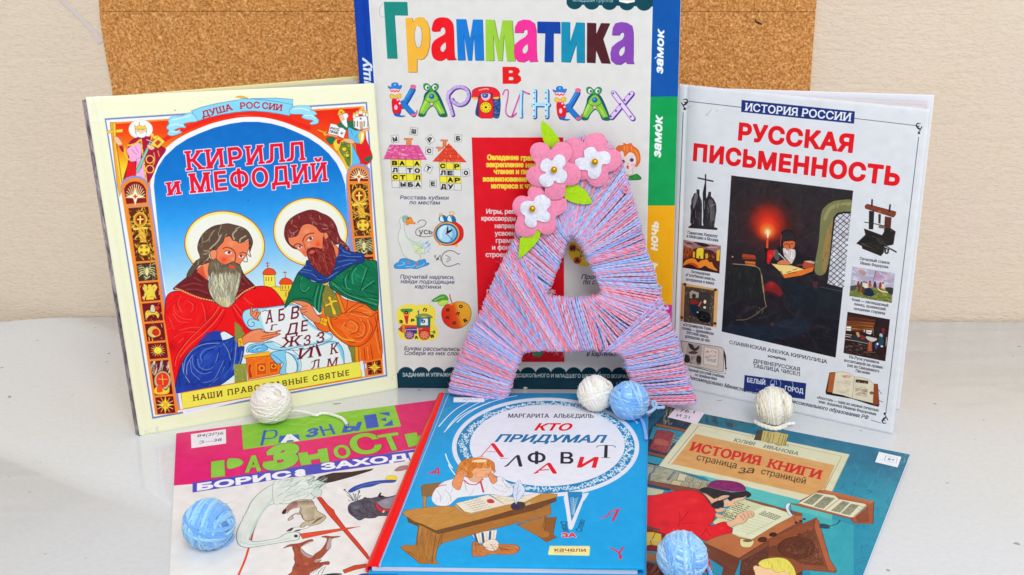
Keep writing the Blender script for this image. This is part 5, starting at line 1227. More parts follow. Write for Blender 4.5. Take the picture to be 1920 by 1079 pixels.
            t0 = (m_[0] - 3, y0 + h * .25); c.E('c8841c', *t0, 12, 13, 0, 1, 'e8c850', 1.6); c.E('8c1c18', *t0, 8, 9); c.L('f6e070', 2.8, [(t0[0], t0[1] - 6), (t0[0], t0[1] + 8)], 0); c.L('f6e070', 2.8, [(t0[0] - 5, t0[1]), (t0[0] + 5, t0[1] - .5)], 0)
            c.L('ecc84c', 5, [(m_[0] - 14, y0 + h * .43), (m_[0] + 8, y0 + h * .41)], 0); c.P('e0b038', [(m_[0] - 7, y0 + h * .42), (m_[0] + 5, y0 + h * .42), (m_[0] + 9, y0 + h * .68), (m_[0] - 3, y0 + h * .68)]); c.hatch([(m_[0] - 7, y0 + h * .42), (m_[0] + 5, y0 + h * .42), (m_[0] + 9, y0 + h * .68), (m_[0] - 3, y0 + h * .68)], ['8a5c18'], 14, 8, 1, 40, seed=3)
            b_ = (m_[0] + 4, y0 + h * .82); c.E('f0c840', *b_, 12, 11, 0, 1, '6c3c10', 1.4)
            for dx in (-5, 5):
                for dy_ in (-5, 5): c.E('a85c20', b_[0] + dx, b_[1] + dy_, 2.6)
        elif kind == 'eagle':
            c.hatch(inn, ['8a8450', 'c0b878', '6c6c58'], 30, 12, 1.8, seed=seed)
            for sg in (-1, 1):
                for k in range(4): c.L('c8c080', 1.6, [(m_[0] + sg * 2, m_[1] - 4 + k * 2), (m_[0] + sg * 9, m_[1] - 8 + k * 4), (m_[0] + sg * 15, m_[1] - 6 + k * 5)], 1)
            c.E('d8d090', m_[0], m_[1], 3, 8); c.L('e8e0a0', 1.5, [(m_[0] - 5, m_[1] + 9), (m_[0], m_[1] + 13), (m_[0] + 5, m_[1] + 9)], 1)
        elif kind == 'beasts':
            for sg in (-1, 1): c.P('d8c050', [(m_[0] + sg * 4, m_[1] - 10), (m_[0] + sg * 11, m_[1] - 14), (m_[0] + sg * 14, m_[1] - 6), (m_[0] + sg * 10, m_[1] + 2), (m_[0] + sg * 13, m_[1] + 13), (m_[0] + sg * 8, m_[1] + 12), (m_[0] + sg * 4, m_[1] + 2)], 1, '5c2c10', 1)
            c.P('f0c83c', [(m_[0] - 3, m_[1] - 13), (m_[0] + 3, m_[1] - 13), (m_[0] + 8, m_[1] + 15), (m_[0] - 7, m_[1] + 16)]); c.hatch(inn, ['e8b030', 'c03028', 'f6e080'], 26, 6, 1.5, seed=seed)
        elif kind == 'rider':
            c.P('e8c040', [(m_[0] - 14, m_[1] + 2), (m_[0] - 8, m_[1] - 3), (m_[0] + 8, m_[1] - 1), (m_[0] + 13, m_[1] + 6), (m_[0] + 10, m_[1] + 13), (m_[0] + 5, m_[1] + 6), (m_[0] - 5, m_[1] + 7), (m_[0] - 12, m_[1] + 14)], 1, '5c2c10', 1)
            c.P('c8c8a0', [(m_[0] - 3, m_[1] - 12), (m_[0] + 3, m_[1] - 12), (m_[0] + 5, m_[1]), (m_[0] - 4, m_[1])], 1, '4c2c20', 1); c.P('d83028', [(m_[0] + 3, m_[1] - 9), (m_[0] + 13, m_[1] - 10), (m_[0] + 9, m_[1] - 2)], 1); c.hatch(inn, ['e8a030', '9cac70', 'd84030'], 22, 5, 1.5, seed=seed)
        elif kind == 'moon':
            c.E('c8b868', m_[0] - 3, m_[1], 12, 11, 0, 1, '5c2c10', 1); c.E('c02c1c', m_[0] + 1, m_[1] + 1, 8, 7.5, 0, 1, 'e8a030', 2); c.hatch(inn, ['f0b040', 'e8e0b0', 'd84030'], 16, 6, 1.4, seed=seed); c.L('e8c050', 1.4, [(m_[0] - 12, m_[1] + 10), (m_[0] - 11, m_[1] + 17)], 0); c.L('e8c050', 1.4, [(m_[0] - 6, m_[1] + 11), (m_[0] - 5, m_[1] + 18)], 0)
        elif kind == 'sun':
            for k in range(16): a = k * .3927; c.L(('f07818', 'f6d040', '98b0c0', 'f0a828')[k % 4], 2.6, [(m_[0] + 6 * math.cos(a), m_[1] + 5 * math.sin(a)), (m_[0] + 15 * math.cos(a), m_[1] + 13 * math.sin(a))], 0, taper=2)
            c.E('f6dc3c', m_[0], m_[1], 7.5, 6.5, 0, 1, 'a85c14', .8); c.L('a85c14', .9, [(m_[0] - 3, m_[1] - 1), (m_[0] - 1, m_[1] - 1.4)], 0); c.L('a85c14', .9, [(m_[0] - 2, m_[1] + 3), (m_[0] + 2, m_[1] + 3)], 0)
        elif kind == 'ship':
            c.hatch([q(.11, y0 + 2), q(.89, y0 + 2), q(.89, y0 + h * .45), q(.11, y0 + h * .45)], ['c8d0c0', '8ca0a0', 'e8e0b0', '3c3428'], 26, 16, 2.4, -75, seed=seed)
            c.E('b8b080', m_[0] + 2, m_[1] + 6, 16, 18, 0, 1, '5c4c28', 1.4); c.E('d83420', m_[0] + 2, m_[1] + 5, 12, 14); c.L('f0b040', 1.6, [(m_[0] - 6, m_[1] + 3), (m_[0] + 10, m_[1] + 4)], 0); c.L('f0b040', 1.6, [(m_[0] + 1, m_[1] - 5), (m_[0] + 3, m_[1] + 14)], 0)
            c.P('f0c838', [(m_[0] - 14, m_[1] + 22), (m_[0] - 4, m_[1] + 16), (m_[0] + 8, m_[1] + 24), (m_[0] + 14, m_[1] + 16), (m_[0] + 13, m_[1] + 30), (m_[0] - 10, m_[1] + 32)], 1, '6c3c10', 1); c.P('e84c28', [(m_[0] - 8, m_[1] + 18), (m_[0] - 2, m_[1] + 12), (m_[0] + 2, m_[1] + 26), (m_[0] - 8, m_[1] + 28)], 1)
        c.mask = old
    Lx = lambda y: 229 + (y - 345) * .1435; Rx = lambda y: 277 + (y - 345) * .131
    c.P('8b8cc0', '226,352 228,342 236,334 248,330 262,331 272,336 279,346 281,352 340,762 337,768 334,762', 0)
    c.P('e8822c', '228,352 231,344 240,337 251,334 263,335.5 272,341 277,350 279,384 234,388', 0)
    c.P('7c1418', '232.5,356 236,348 243,342.5 252,340.5 262,342 269,347.5 273.5,356 274.5,380 237,383', 0)
    for k in range(14): a = math.pi * (1 + k / 13); c.L('e8b878' if k % 2 else 'c8c8a0', 1.8, [(254 + 8 * math.cos(a), 371 + 6 * math.sin(a)), (254 + 18 * math.cos(a), 371 + 25 * math.sin(a))], 0)
    star(c, 253.5, 369, 17, 'f8f0b8', 4, .3, 0, 1.05); star(c, 253.5, 369, 5, 'd84020', 4, .5)
    for kd, a_, b_, sd in (('orn', 387, 491, 1), ('eagle', 491, 528, 2), ('beasts', 528, 566, 3), ('rider', 566, 604, 4), ('moon', 604, 641, 5), ('sun', 641, 674, 6), ('ship', 674, 742, 7), ('star', 742, 777, 8)):
        side(Lx, Rx, a_, b_, kd, sd)
    c.frame(400, 130, 2.997)
    c.P('8b8cc0', '745,680 745,600 755,560 775,540 810,530 850,535 878,560 885,640 905,1079 895,1079 760,1079 755,900', 0)
    c.frame()
    rl = lambda y: 650.5 + (y - 343) * .098; rr_ = lambda y: 693 + (y - 343) * .075
    c.P('e8822c', '651,345 651,330 655,319 663,312.5 673,311 683,314 690,322 693,345', 0); c.P('7c1418', '655,340 656,330 660,321 667,316.5 675,316 683,320 688,328 690,340', 0)
    for k in range(12): a = math.pi * (1 + k / 11); c.L('e8b878' if k % 2 else 'c8c8a0', 1.8, [(673 + 7 * math.cos(a), 335 + 5 * math.sin(a)), (673 + 16 * math.cos(a), 335 + 18 * math.sin(a))], 0)
    star(c, 672.5, 332, 13, 'f8f0b8', 4, .3, 0, 1.1); star(c, 672.5, 332, 4, 'd84020', 4, .5)
    side(rl, rr_, 343, 444, 'orn', 21, -2.5); side(rl, rr_, 444, 480, 'eagle', 22, -2.5); side(rl, rr_, 480, 520, 'beasts', 23, -2.5)
    # church
    c.frame(); c.clip(inner)
    c.frame(450, 480, 3.084)
    c.P('f2c83c', '100,220 130,180 200,175 245,185 300,180 300,260 150,280', 0, '7c4c10', 3); c.P('f6d850', '135,110 200,108 205,180 140,185', 0, '7c4c10', 3); c.P('f2c83c', '232,165 298,163 300,200 235,200', 0, '7c4c10', 3)
    c.P('e8461c', '135,108 140,85 165,72 195,82 203,108', 1, '7c1c08', 3); c.P('e8461c', '230,163 238,138 262,128 292,140 300,163', 1, '7c1c08', 3); c.L('8c3018', 3.2, '160,72 157,35|148,45 172,42|150,60 170,56|262,128 258,88|246,98 272,96', 0)
    c.P('e8641c', '150,270 150,235 168,220 188,232 190,265', 1, '7c3008', 3); c.L('7c3008', 4, '150,125 150,145|165,125 165,145|182,125 182,145|160,190 160,205|265,210 265,235|280,208 280,232|245,175 245,190|262,175 262,190|280,175 280,190', 0); c.P('d8a028', '110,270 300,258 310,275 130,300', 0, '7c4c10', 2)
    c.clip()
    # saint on the left: halo, cloak, beard, head
    c.frame(); c.clip([(288, 340), (700, 330), (720, 690), (345, 765), (334, 762), (300, 545)])
    c.frame(340, 380, 5.395)
    c.E('b83c44', 438, 428, 410, 343, 8); c.E('f6dc6c', 438, 428, 401, 334, 8); c.E('e6e8d4', 438, 430, 380, 313, 8)
    c.frame(300, 540, 5.395)
    c.P('e01016', '50,200 90,60 250,40 550,150 700,180 760,130 840,60 960,-10 1120,0 1230,120 1260,220 1150,260 1010,350 960,460 870,520 760,500 640,440 560,520 420,600 300,660 230,760 170,920 150,1010 130,900 60,500', 1, '4c0a14', 7)
    # blue cloak
    c.P('1c3c9c', '380,560 480,450 600,430 640,560 500,620', 0)
    c.P('1c3c9c', '180,880 230,740 300,650 400,570 520,540 660,530 780,495 820,590 850,600 830,720 790,830 700,920 560,1010 440,1030 170,1062 165,960', 1, '0a1440', 7)
    c.hatch('180,880 300,650 520,540 660,530 820,600 790,830 560,1010 170,1062', ['2850b4', '142c7c', '3c68c4'], 90, 170, 12, -50, seed=36, al=.35, jit=.9); c.glow('3c64c8', 480, 700, 130, .5); c.glow('0c1c60', 300, 950, 130, .5)
    c.L('8fa8c8', 7, '240,840 260,720 340,620 450,570 600,560|270,880 275,780 330,680|300,960 240,860 230,760', 1, .9)
    c.L('7f9cc8', 6, '420,740 410,680 450,630 510,610 560,590|380,720 400,800 480,830 550,780 590,660|330,700 340,800 430,870 520,850|310,740 320,850 400,930|440,960 540,930 600,830 640,740|500,990 600,900 650,800', 1, .85)
    c.L('0c1c58', 7, '250,900 255,780 320,680 420,600 560,570|360,700 370,800 440,850 530,830|440,740 430,700 470,650 540,620|350,900 440,990 560,950 620,860 660,740|680,600 710,700 690,830|600,600 590,720 530,800|200,1000 190,900 215,800', 1, .8)
    c.L('8fa8c8', 8, '770,510 765,640 740,830|640,560 690,640 715,740|830,640 810,740 770,820', 1, .8)
    c.L('0c1c58', 6, '640,550 720,680 700,800|745,540 730,700|790,620 790,740', 1, .9)
    # red cloak folds
    c.hatch('60,200 90,60 250,40 550,150 640,200 560,300 430,430 250,560 150,700 140,850 60,500', ['f02c20', 'b80c14', 'f83c28'], 90, 170, 14, -55, seed=35, al=.3, jit=.8); c.glow('ff3c28', 200, 230, 130, .5); c.glow('90060c', 120, 600, 130, .5); c.glow('90060c', 480, 300, 90, .4)
    c.L('ff7058', 5, '210,80 180,150 210,230 230,250|280,130 330,170 330,220 310,245|140,170 150,250 230,310 320,320|130,260 190,340 290,350|190,430 330,400 420,405|130,510 240,450 380,450|90,300 130,400 150,420|180,560 240,510|420,150 450,240 460,340', 1, .85)
    c.L('8c0c14', 5, '200,90 165,160 190,230|270,120 350,160 350,230|80,320 130,410|440,150 470,240 470,340|150,490 260,440 400,430', 1, .8)
    c.L('ff6a50', 8, '600,190 520,300 400,420 280,540 180,680 150,790|640,220 560,340 440,460 300,580 200,700', 1, .9); c.L('8c0a12', 7, '570,210 500,310 380,430 250,560 160,700 140,830|660,240 600,360 470,500 330,600 220,720 180,850|620,220 540,330 420,450', 1, .9)
    c.L('ff6a50', 6, '745,190 800,280 880,360 960,430|760,170 830,250|850,100 900,150 940,170', 1, .85); c.L('8c0a12', 6, '735,220 780,320 860,400 950,450|755,180 820,270 900,330|800,110 830,130', 1, .9)
    # brown cowl with beaded edge
    c.frame(340, 380, 5.395)
    c.P('6a1c20', '-60,850 0,800 90,730 160,680 240,740 280,830 300,900 320,1000 200,975 100,940 0,890 -80,880', 1, '2c0a10', 6); c.P('6a1c20', '600,680 640,740 750,860 680,880 560,970 560,800', 1, '2c0a10', 6)
    c.L('b06c64', 4, '0,850 120,820 220,840|40,880 160,880 270,920|130,760 200,800|620,740 650,790 700,840|600,820 640,830|580,900 620,880', 1, .8); c.L('3c0c14', 5, '20,820 140,790 230,830|60,900 180,910 280,950|150,720 220,790|600,780 660,810', 1, .8)
    for P_ in ('-60,870 0,890 100,935 200,970 315,995', '560,965 640,900 740,850'):
        q = spline(pp(P_), False, 9)
        for i, p in enumerate(q): c.E('f0b070' if i % 2 else 'c86430', p[0], p[1], 9, 8)
    # beard and head
    c.P('e2784e', '350,600 300,560 290,500 350,460 400,400 430,360 500,340 560,390 640,400 690,380 680,470 640,560 600,610 560,700 400,700', 1, '6c2c20', 5)
    c.P('e8845c', '160,700 200,640 300,590 280,700 260,780 200,730', 1, '7c3018', 4); c.P('d0482c', '165,690 215,640 230,700 255,770 190,730', 1, al=.8)
    c.P('685c48', '290,600 340,560 380,600 440,630 500,610 560,615 600,650 610,740 580,860 550,940 540,1010 490,1050 460,1070 430,1060 380,1040 330,1000 290,930 265,830 290,760 270,700', 1, '3c3428', 5)
    c.P('a8a48c', '300,760 400,720 520,720 590,760 575,870 545,950 530,1010 470,1060 400,1040 340,1000 290,920 275,830', 1, al=.9)
    c.hatch('285,700 600,700 580,860 545,960 480,1062 380,1040 290,920', ['c8c8b0', '8c8870', 'd8d4b0', '78745c'], 110, 150, 9, 82, seed=31, al=.8, jit=.6)
    c.hatch('290,600 560,640 600,700 560,740 300,720', ['7c705c', '5c503c', '8c8068'], 40, 90, 9, 80, seed=32, al=.8)
    c.P('e8d890', '370,960 470,980 490,1040 430,1060 380,1030', 1, al=.4)
    c.L('4c4030', 8, '390,640 440,650 490,620 540,610 590,640', 1); c.P('e04c30', '478,648 510,640 548,650 530,668 495,666', 1, 'a02818', 3)
    hair = '190,560 165,470 175,400 210,330 260,280 330,240 400,225 470,215 540,230 610,250 670,290 710,360 720,410 705,460 690,500 685,420 680,370 640,390 590,410 560,390 520,380 490,340 440,350 420,400 380,440 350,480 290,490 275,540 300,590 240,620 180,640 130,700 100,750 55,755 70,700 110,640 150,590'
    c.P('5a4436', hair, 1, '2c1c14', 6)
    c.hatch(hair, ['8c8468', '6c5c48', '3c2c22', 'a8a488'], 110, 70, 11, -50, seed=33, al=.85, jit=1.8)
    c.L('b8b89c', 14, '400,330 370,390 320,440 290,470|560,280 520,320 530,370|650,340 600,370 590,400', 1, .8)
    c.L('2c1c14', 6, '690,500 700,550 660,520 665,600 620,590', 1)
    c.P('e8845c', '290,500 330,480 360,500 350,560 320,580 300,560', 1, '7c3018', 5)
    c.glow('e0301c', 430, 580, 75, .85); c.glow('f6b080', 500, 420, 60, .5); c.glow('f6b080', 520, 570, 40, .7)
    c.L('7c2418', 9, '420,470 450,455 500,465 535,495 550,540 540,600|590,520 620,505 650,515', 1); c.L('6c2418', 5, '430,500 460,488 500,500|580,545 600,530 625,545|500,600 525,600 545,612', 1)
    c.P('f6ece4', '438,512 465,495 510,508 480,528', 1); c.E('4c2838', 482, 508, 15, 13); c.P('f6ece4', '578,548 600,532 630,548 600,560', 1); c.E('4c2838', 603, 543, 13, 12)
    # scroll, hands, table
    c.frame(440, 540, 5.994)
    c.P('7c8438', '0,380 60,430 120,540 0,600', 0); c.hatch('0,380 130,440 130,700 0,700', ['a8a850', '4c5c28', 'c8b840'], 50, 12, 5, seed=41)
    c.P('86903c', '-10,860 130,850 140,1050 0,1070', 0); c.hatch('-10,860 130,850 140,1050 0,1070', ['a8a850', '4c5c28', 'd8c050'], 60, 14, 5, seed=42)
    c.P('f0b428', '95,765 380,715 430,760 110,795', 0, '8c3c08', 4); c.P('e86c1c', '125,790 440,755 520,850 515,965 150,1035', 0, '7c2c08', 4); c.hatch('130,800 440,765 450,800 130,840', ['f6c040', '9c3c10'], 40, 12, 5, seed=43)
    c.P('d84c14', '240,850 355,835 360,970 245,985', 0, 'f0b030', 6); c.P('d84c14', '385,830 480,815 490,940 390,960', 0, 'f0b030', 6); c.E('f0a830', 303, 903, 40, 36, 0, 1, '8c2c08', 4); c.E('f0a830', 437, 883, 38, 33, 0, 1, '8c2c08', 4)
    for x, y in ((303, 903), (437, 883)): star(c, x, y, 30, 'b8300c', 4, .5)
    c.P('b8300c', '150,880 190,860 180,920 200,1000 160,1010', 1, 'f0a830', 4)
    c.P('7fc4ea', '400,740 560,700 740,700 960,640 1090,600 1180,640 1220,720 1230,840 1230,880 880,920 520,975 545,850 470,850', 1, '1c4c78', 6)
    c.P('dbe6f6', '560,710 760,700 970,650 1090,620 1160,680 1190,760 1195,870 900,915 740,935 730,850 690,760', 1)
    c.P('d4e4f6', '570,730 640,750 690,830 690,940 580,960 580,850', 1, '1c4c78', 4); c.L('1c4c78', 5, '560,710 640,760 700,850 700,940|650,705 720,770 745,850 740,930|400,740 470,780 545,850', 1)
    c.P('9cd2f0', '110,260 180,235 240,230 340,225 560,195 690,195 740,240 770,320 870,420 960,480 1080,520 1085,580 960,620 720,665 560,700 420,690 310,650 150,725 140,680 180,640 300,620 430,600 350,500 290,460 180,470 110,400 85,320', 1, '1c4c78', 6)
    c.P('dde8f8', '310,260 560,215 690,215 730,270 780,370 900,470 1060,535 1050,570 900,610 640,660 500,660 420,600 360,520 310,380', 1)
    c.P('5cb4e4', '150,700 200,655 330,640 370,690 300,720 190,728', 1, '1c4c78', 5); c.L('cfe8f8', 7, '190,700 240,670 300,665|250,710 290,690', 1); c.L('1c4c78', 5, '200,720 195,680 240,655|260,720 250,690 300,670|300,640 400,600 500,640 580,680', 1)
    c.L('1c4c78', 6, '250,360 180,350 145,385 160,430 210,430 220,395 190,385', 1)
    LT = dict(bold=.02, serif=.06, it=.22)
    for t, x0, y0, x1, y1, cp_ in (('А', 345, 405, 430, 385, 140), ('Б', 492, 378, 560, 360, 130), ('В', 630, 355, 715, 340, 135), ('Г', 395, 480, 470, 470, 60), ('Д', 570, 535, 705, 515, 125), ('Е', 745, 495, 815, 480, 120), ('Ж', 510, 675, 745, 645, 110), ('Ѕ' if False else 'З', 765, 655, 845, 640, 110), ('З', 910, 630, 1000, 610, 115), ('И', 700, 805, 875, 780, 120), ('І' if False else 'К', 1070, 750, 1160, 730, 115), ('Л', 860, 912, 950, 893, 90), ('М', 1030, 893, 1150, 872, 90)):
        c.T(t, x0, y0, x1, y1, cp_, '6a1420', **LT)
    c.P('6a1420', '905,660 935,655 975,765 945,775', 0); c.E('6a1420', 885, 655, 10); c.E('6a1420', 920, 645, 10)
    c.L('6a1420', 7, '310,270 340,255 370,262|860,840 880,825 910,822|520,250 550,240', 1)
    # hands
    c.P('e08458', '80,570 130,520 200,480 290,462 320,490 420,500 500,478 515,485 460,510 510,515 500,530 430,560 330,600 250,612 160,610 100,640', 1, '6c2414', 6); c.L('6c2414', 5, '300,550 400,530 490,515|290,575 400,560 430,545|320,500 380,510', 1); c.L('f6b088', 5, '150,540 220,500 280,485', 1, .8)
    c.P('e08458', '175,290 180,220 200,225 200,270 240,245 262,250 240,290 275,270 290,290 255,330 270,370 230,350 190,320', 1, '6c2414', 6); c.L('6c2414', 4, '195,300 215,275|225,330 250,295|245,345 270,320', 1)
    c.P('f0b028', '30,580 75,555 105,640 40,665', 0, '7c4408', 5); c.L('7c4408', 4, '55,590 70,640|45,600 90,620', 0)
    # saint on the right
    c.frame(500, 365, 5.994)
    c.E('b83c44', 491, 422, 420, 385, 10); c.E('f6dc6c', 491, 422, 411, 376, 10); c.E('e6e8d4', 489, 420, 388, 353, 10)
    c.frame(560, 480, 4.905)
    c.P('e8641c', '130,560 240,520 350,330 420,400 700,470 730,560 760,940 560,975 450,820 330,700 230,700 160,650', 1, '7c2408', 6)
    c.P('7c7a34', '225,270 330,340 420,530 400,560 270,560 220,500', 1, '3c3c10', 4); c.hatch('225,280 330,340 410,530 270,560 225,500', ['a09c48', '54541c', 'b8ac50'], 50, 14, 5, seed=51); c.P('7c7a34', '450,830 520,830 530,975 490,975 480,900', 0, '3c3c10', 3); c.hatch('450,830 520,830 530,975 490,975', ['a09c48', '54541c'], 20, 14, 5, seed=52)
    c.P('f6c02c', '275,370 300,385 300,410 345,405 355,425 310,440 345,525 330,545 310,530 290,455 250,470 240,450 285,430 270,395', 1, '7c4408', 4)
    c.P('f0801c', '340,350 370,360 430,520 400,540', 0, '7c2c08', 4); c.P('f0801c', '205,480 230,475 240,545 215,545', 0, '7c2c08', 3); c.P('f0901c', '515,830 545,830 550,970 520,975', 0, '7c2c08', 3)
    c.P('ec5c18', '260,560 330,590 380,540 450,520 560,520 660,560 720,520 720,600 690,700 640,780 560,830 480,830 430,810 360,760 290,690', 1, '7c1c08', 6)
    c.hatch('260,560 450,520 660,560 720,600 640,780 480,830 290,690', ['f87828', 'c8400c', 'ff9440'], 80, 110, 10, 30, seed=55, al=.4, jit=1); c.glow('ff8c3c', 480, 640, 100, .5); c.glow('b8380c', 640, 900, 110, .4)
    c.L('ff9c50', 6, '440,530 520,480 640,500 660,540|400,660 420,620 480,600 530,640 530,680 490,700|560,580 600,640 590,720 530,750|630,590 650,660 620,740 560,790 480,770|470,530 540,550 640,570|560,850 570,970|630,840 640,950|700,700 740,900|590,520 660,520', 1, .9)
    c.L('8c2008', 6, '430,520 500,460 560,430|450,400 440,500|600,450 480,510|430,650 440,610 490,590 550,640 540,700 480,720|580,600 620,650 600,740 520,760|290,580 330,690 420,770 520,800|650,600 680,680 640,760|600,850 610,960|660,820 680,950|720,680 750,860|700,560 730,700', 1, .85)
    c.L('f6b828', 12, '265,560 300,660 400,760 500,780', 1, .9)
    c.P('0d6a44', '-20,180 30,170 130,240 235,260 210,370 200,520 140,470 70,430 -60,420 -130,470', 1, '06261c', 6)
    c.P('0d6a44', '300,220 420,130 560,50 690,45 720,100 725,490 600,440 450,390 340,330 280,270', 1, '06261c', 6)
    c.hatch('300,220 560,50 690,45 720,100 725,490 600,440 340,330', ['1c8858', '064c30', '28986c'], 80, 120, 10, 30, seed=54, al=.35, jit=.8); c.glow('2ca070', 540, 190, 110, .5); c.glow('1c9060', 40, 280, 80, .5)
    c.L('5cb088', 6, '180,280 150,400 150,480|215,270 190,400 180,510|30,200 10,260 20,310 60,330 95,290|480,120 430,200 440,290 480,310|530,110 490,180 500,260|300,240 420,320 560,370 720,410|310,260 430,350 600,410 720,450|620,120 580,240|690,230 580,310', 1, .85)
    c.L('042018', 6, '165,270 130,390|200,270 170,400 165,500|20,220 5,280 40,340 100,310|470,130 410,220 430,300|560,60 470,150 460,220|300,230 440,330 600,380 720,395|320,280 450,370 600,430 720,470|640,110 600,220 560,330|700,250 600,320 720,360|-60,400 60,390 130,420', 1, .85)
    c.E('f6c838', 243, 252, 26, 22, 0, 1, '4c2408', 4); c.E('a82018', 240, 248, 12, 10)
    # right saint's hand
    c.frame(440, 540, 5.994)
    c.P('e08458', '668,148 760,150 840,180 880,230 920,300 980,350 960,400 890,385 830,345 790,310 750,290 735,240 760,210 700,180 660,160', 1, '6c2414', 6); c.L('6c2414', 5, '760,210 820,205|740,250 810,235|750,290 815,265|850,260 852,262', 1)
    c.P('f0b028', '975,330 1045,350 1030,440 955,400', 0, '7c4408', 5); c.L('7c4408', 4, '1000,345 985,410|965,370 1035,395', 0)
    # blue cowl, head, beard
    c.frame(500, 365, 5.994)
    c.P('1e3a80', '345,890 430,800 460,740 600,800 750,720 800,640 820,560 880,600 930,640 1080,670 1085,760 940,800 820,880 740,950 640,1000 540,975 440,930 380,900', 1, '0a1438', 6)
    c.L('6c8cc8', 7, '380,870 480,880 560,930|400,840 500,860|430,790 470,830|780,700 840,680 920,700 1060,700|800,760 900,740 1000,740|760,840 860,800 960,770|700,930 800,870|830,600 870,650|560,950 650,960 740,910|860,640 940,670', 1, .85); c.L('0a1440', 7, '420,860 520,890 600,950|800,730 900,710 1040,720|740,880 840,810|600,970 700,950|820,640 850,600|450,810 490,850', 1, .8)
    c.P('de7850', '250,500 270,560 330,605 380,640 440,700 480,640 600,600 640,560 700,500 720,540 800,600 800,680 760,700 700,480 620,430 560,370 500,330 420,340 380,400 340,460 300,490', 1, '6c2414', 5)
    c.P('de7850', '240,490 380,360 520,330 640,420 700,480 640,640 480,660 440,700 370,640 290,590', 1)
    bd = '450,640 500,600 560,600 620,610 630,540 640,470 700,480 740,570 770,680 770,790 740,860 720,900 680,920 620,900 560,860 500,790 465,720'
    c.P('7c2420', bd, 1, '3c0c0c', 5); c.hatch(bd, ['a85048', '5c1414', 'b8685c', '8c3430'], 110, 90, 8, 62, seed=61, al=.75, jit=.9)
    c.P('c8584c', '480,640 510,622 545,640 520,665 480,668', 1, '5c1410', 4); c.L('5c1414', 9, '460,650 480,615 540,605 600,620 630,650', 1)
    hr = '230,540 200,470 200,400 215,340 260,280 330,230 400,200 470,178 540,180 610,210 680,240 740,290 780,360 800,430 830,500 870,540 920,600 930,640 870,600 820,560 760,560 720,500 680,440 640,430 600,420 560,370 530,350 480,330 410,340 370,400 340,460 290,480 240,490 260,560 340,610 290,600'
    c.P('742424', hr, 1, '300c0c', 6); c.hatch(hr, ['a06058', '581414', '8c3c38', 'c09488'], 120, 60, 9, 40, seed=62, al=.7, jit=2.2)
    c.L('c8a49c', 8, '250,400 290,440 350,400|300,350 340,370|590,240 600,280|640,330 680,360', 1, .6)
    c.P('e08058', '640,440 670,430 690,470 670,500 650,490', 1, '7c2418', 4)
    c.glow('e8380c', 575, 560, 70, .85); c.glow('f6b080', 450, 420, 70, .5); c.glow('f6b488', 470, 570, 35, .7); c.glow('d83c1c', 420, 650, 40, .6)
    c.L('6c1c14', 10, '405,520 430,470 480,440 530,435|300,590 320,565 360,555 400,580', 1); c.L('6c1c14', 5, '440,520 470,485 530,480|345,600 370,580 400,590|400,520 420,560 440,620 470,600', 1)
    c.P('f6ece4', '455,525 480,490 520,480 500,515', 1); c.E('30303c', 492, 498, 16, 16); c.P('f6ece4', '345,605 365,580 400,588 380,605', 1); c.E('30405c', 372, 590, 13, 12)
    c.clip()
    # lower title band
    c.frame()
    c.P('f6dc50', '339,737 673.7,677.8 678,707 343,767.5', 0, 'c8641c', 1.6); c.P('f0f0f8', '333.5,738 338,737.3 342,767.5 337.5,768'); c.P('8b8cc0', '332.5,738 334,738 338,768 336.5,768'); c.P('f0f0f8', '675,677.5 680,677 684,706 679,707'); c.P('8b8cc0', '680.5,677 683,677 687,706 684.5,706')
    c.T('НАШИ ПРАВОСЛАВНЫЕ СВЯТЫЕ', 362, 752.3, 654.5, 703.8, 10.6, '4a2a1a', serif=.07, bold=.03, track=.12)
    c.P('e8822c', '685,678 715,672 718.5,702 688.5,706'); c.P('6c1018', '687.5,680.5 713,675.5 716,700 690.5,703.5')
    for k in range(8): a = k * .785 + .39; c.L('c88c50', 1.3, [(702, 690), (702 + 13 * math.cos(a), 690 + 12 * math.sin(a))], 0)
    star(c, 702, 689.5, 13, 'f6d438', 4, .28); star(c, 702, 689.5, 8, 'f0b02c', 4, .4, 45)
    # faint impressed writing on the cream border
    c.L('cfcfb4', 1.0, '206,213 209,206 214,204 216,210|222,206 224,213|246,196 252,204 256,194|262,194 268,200|272,192 276,197', 1, .5); c.E('b84038', 328, 207.5, 1.2); c.E('3c3c3c', 465, 376, 1.1)
    c.hatch('158,180 186,178 192,232 166,236', ['ffffff', 'cfcab8', 'fbfaf2'], 40, 16, 1.4, 70, seed=151, al=.7); c.hatch('158,178 330,170 330,174 158,184', ['ffffff', 'c8c4b4'], 30, 10, 1.2, -5, seed=152, al=.6)
    c.hatch('258,800 300,795 300,816 258,822', ['ffffff', 'b8b4a4'], 26, 9, 1.2, None, seed=153, al=.6); c.hatch('690,155 705,155 712,200 700,200', ['ffffff', 'd8d4bc'], 16, 9, 1.0, 80, seed=154, al=.5); c.hatch('725,700 750,700 752,735 725,737', ['b8b494', 'ffffff'], 20, 8, 1.0, None, seed=155, al=.5)
    c.grain(.012, .007, 5)
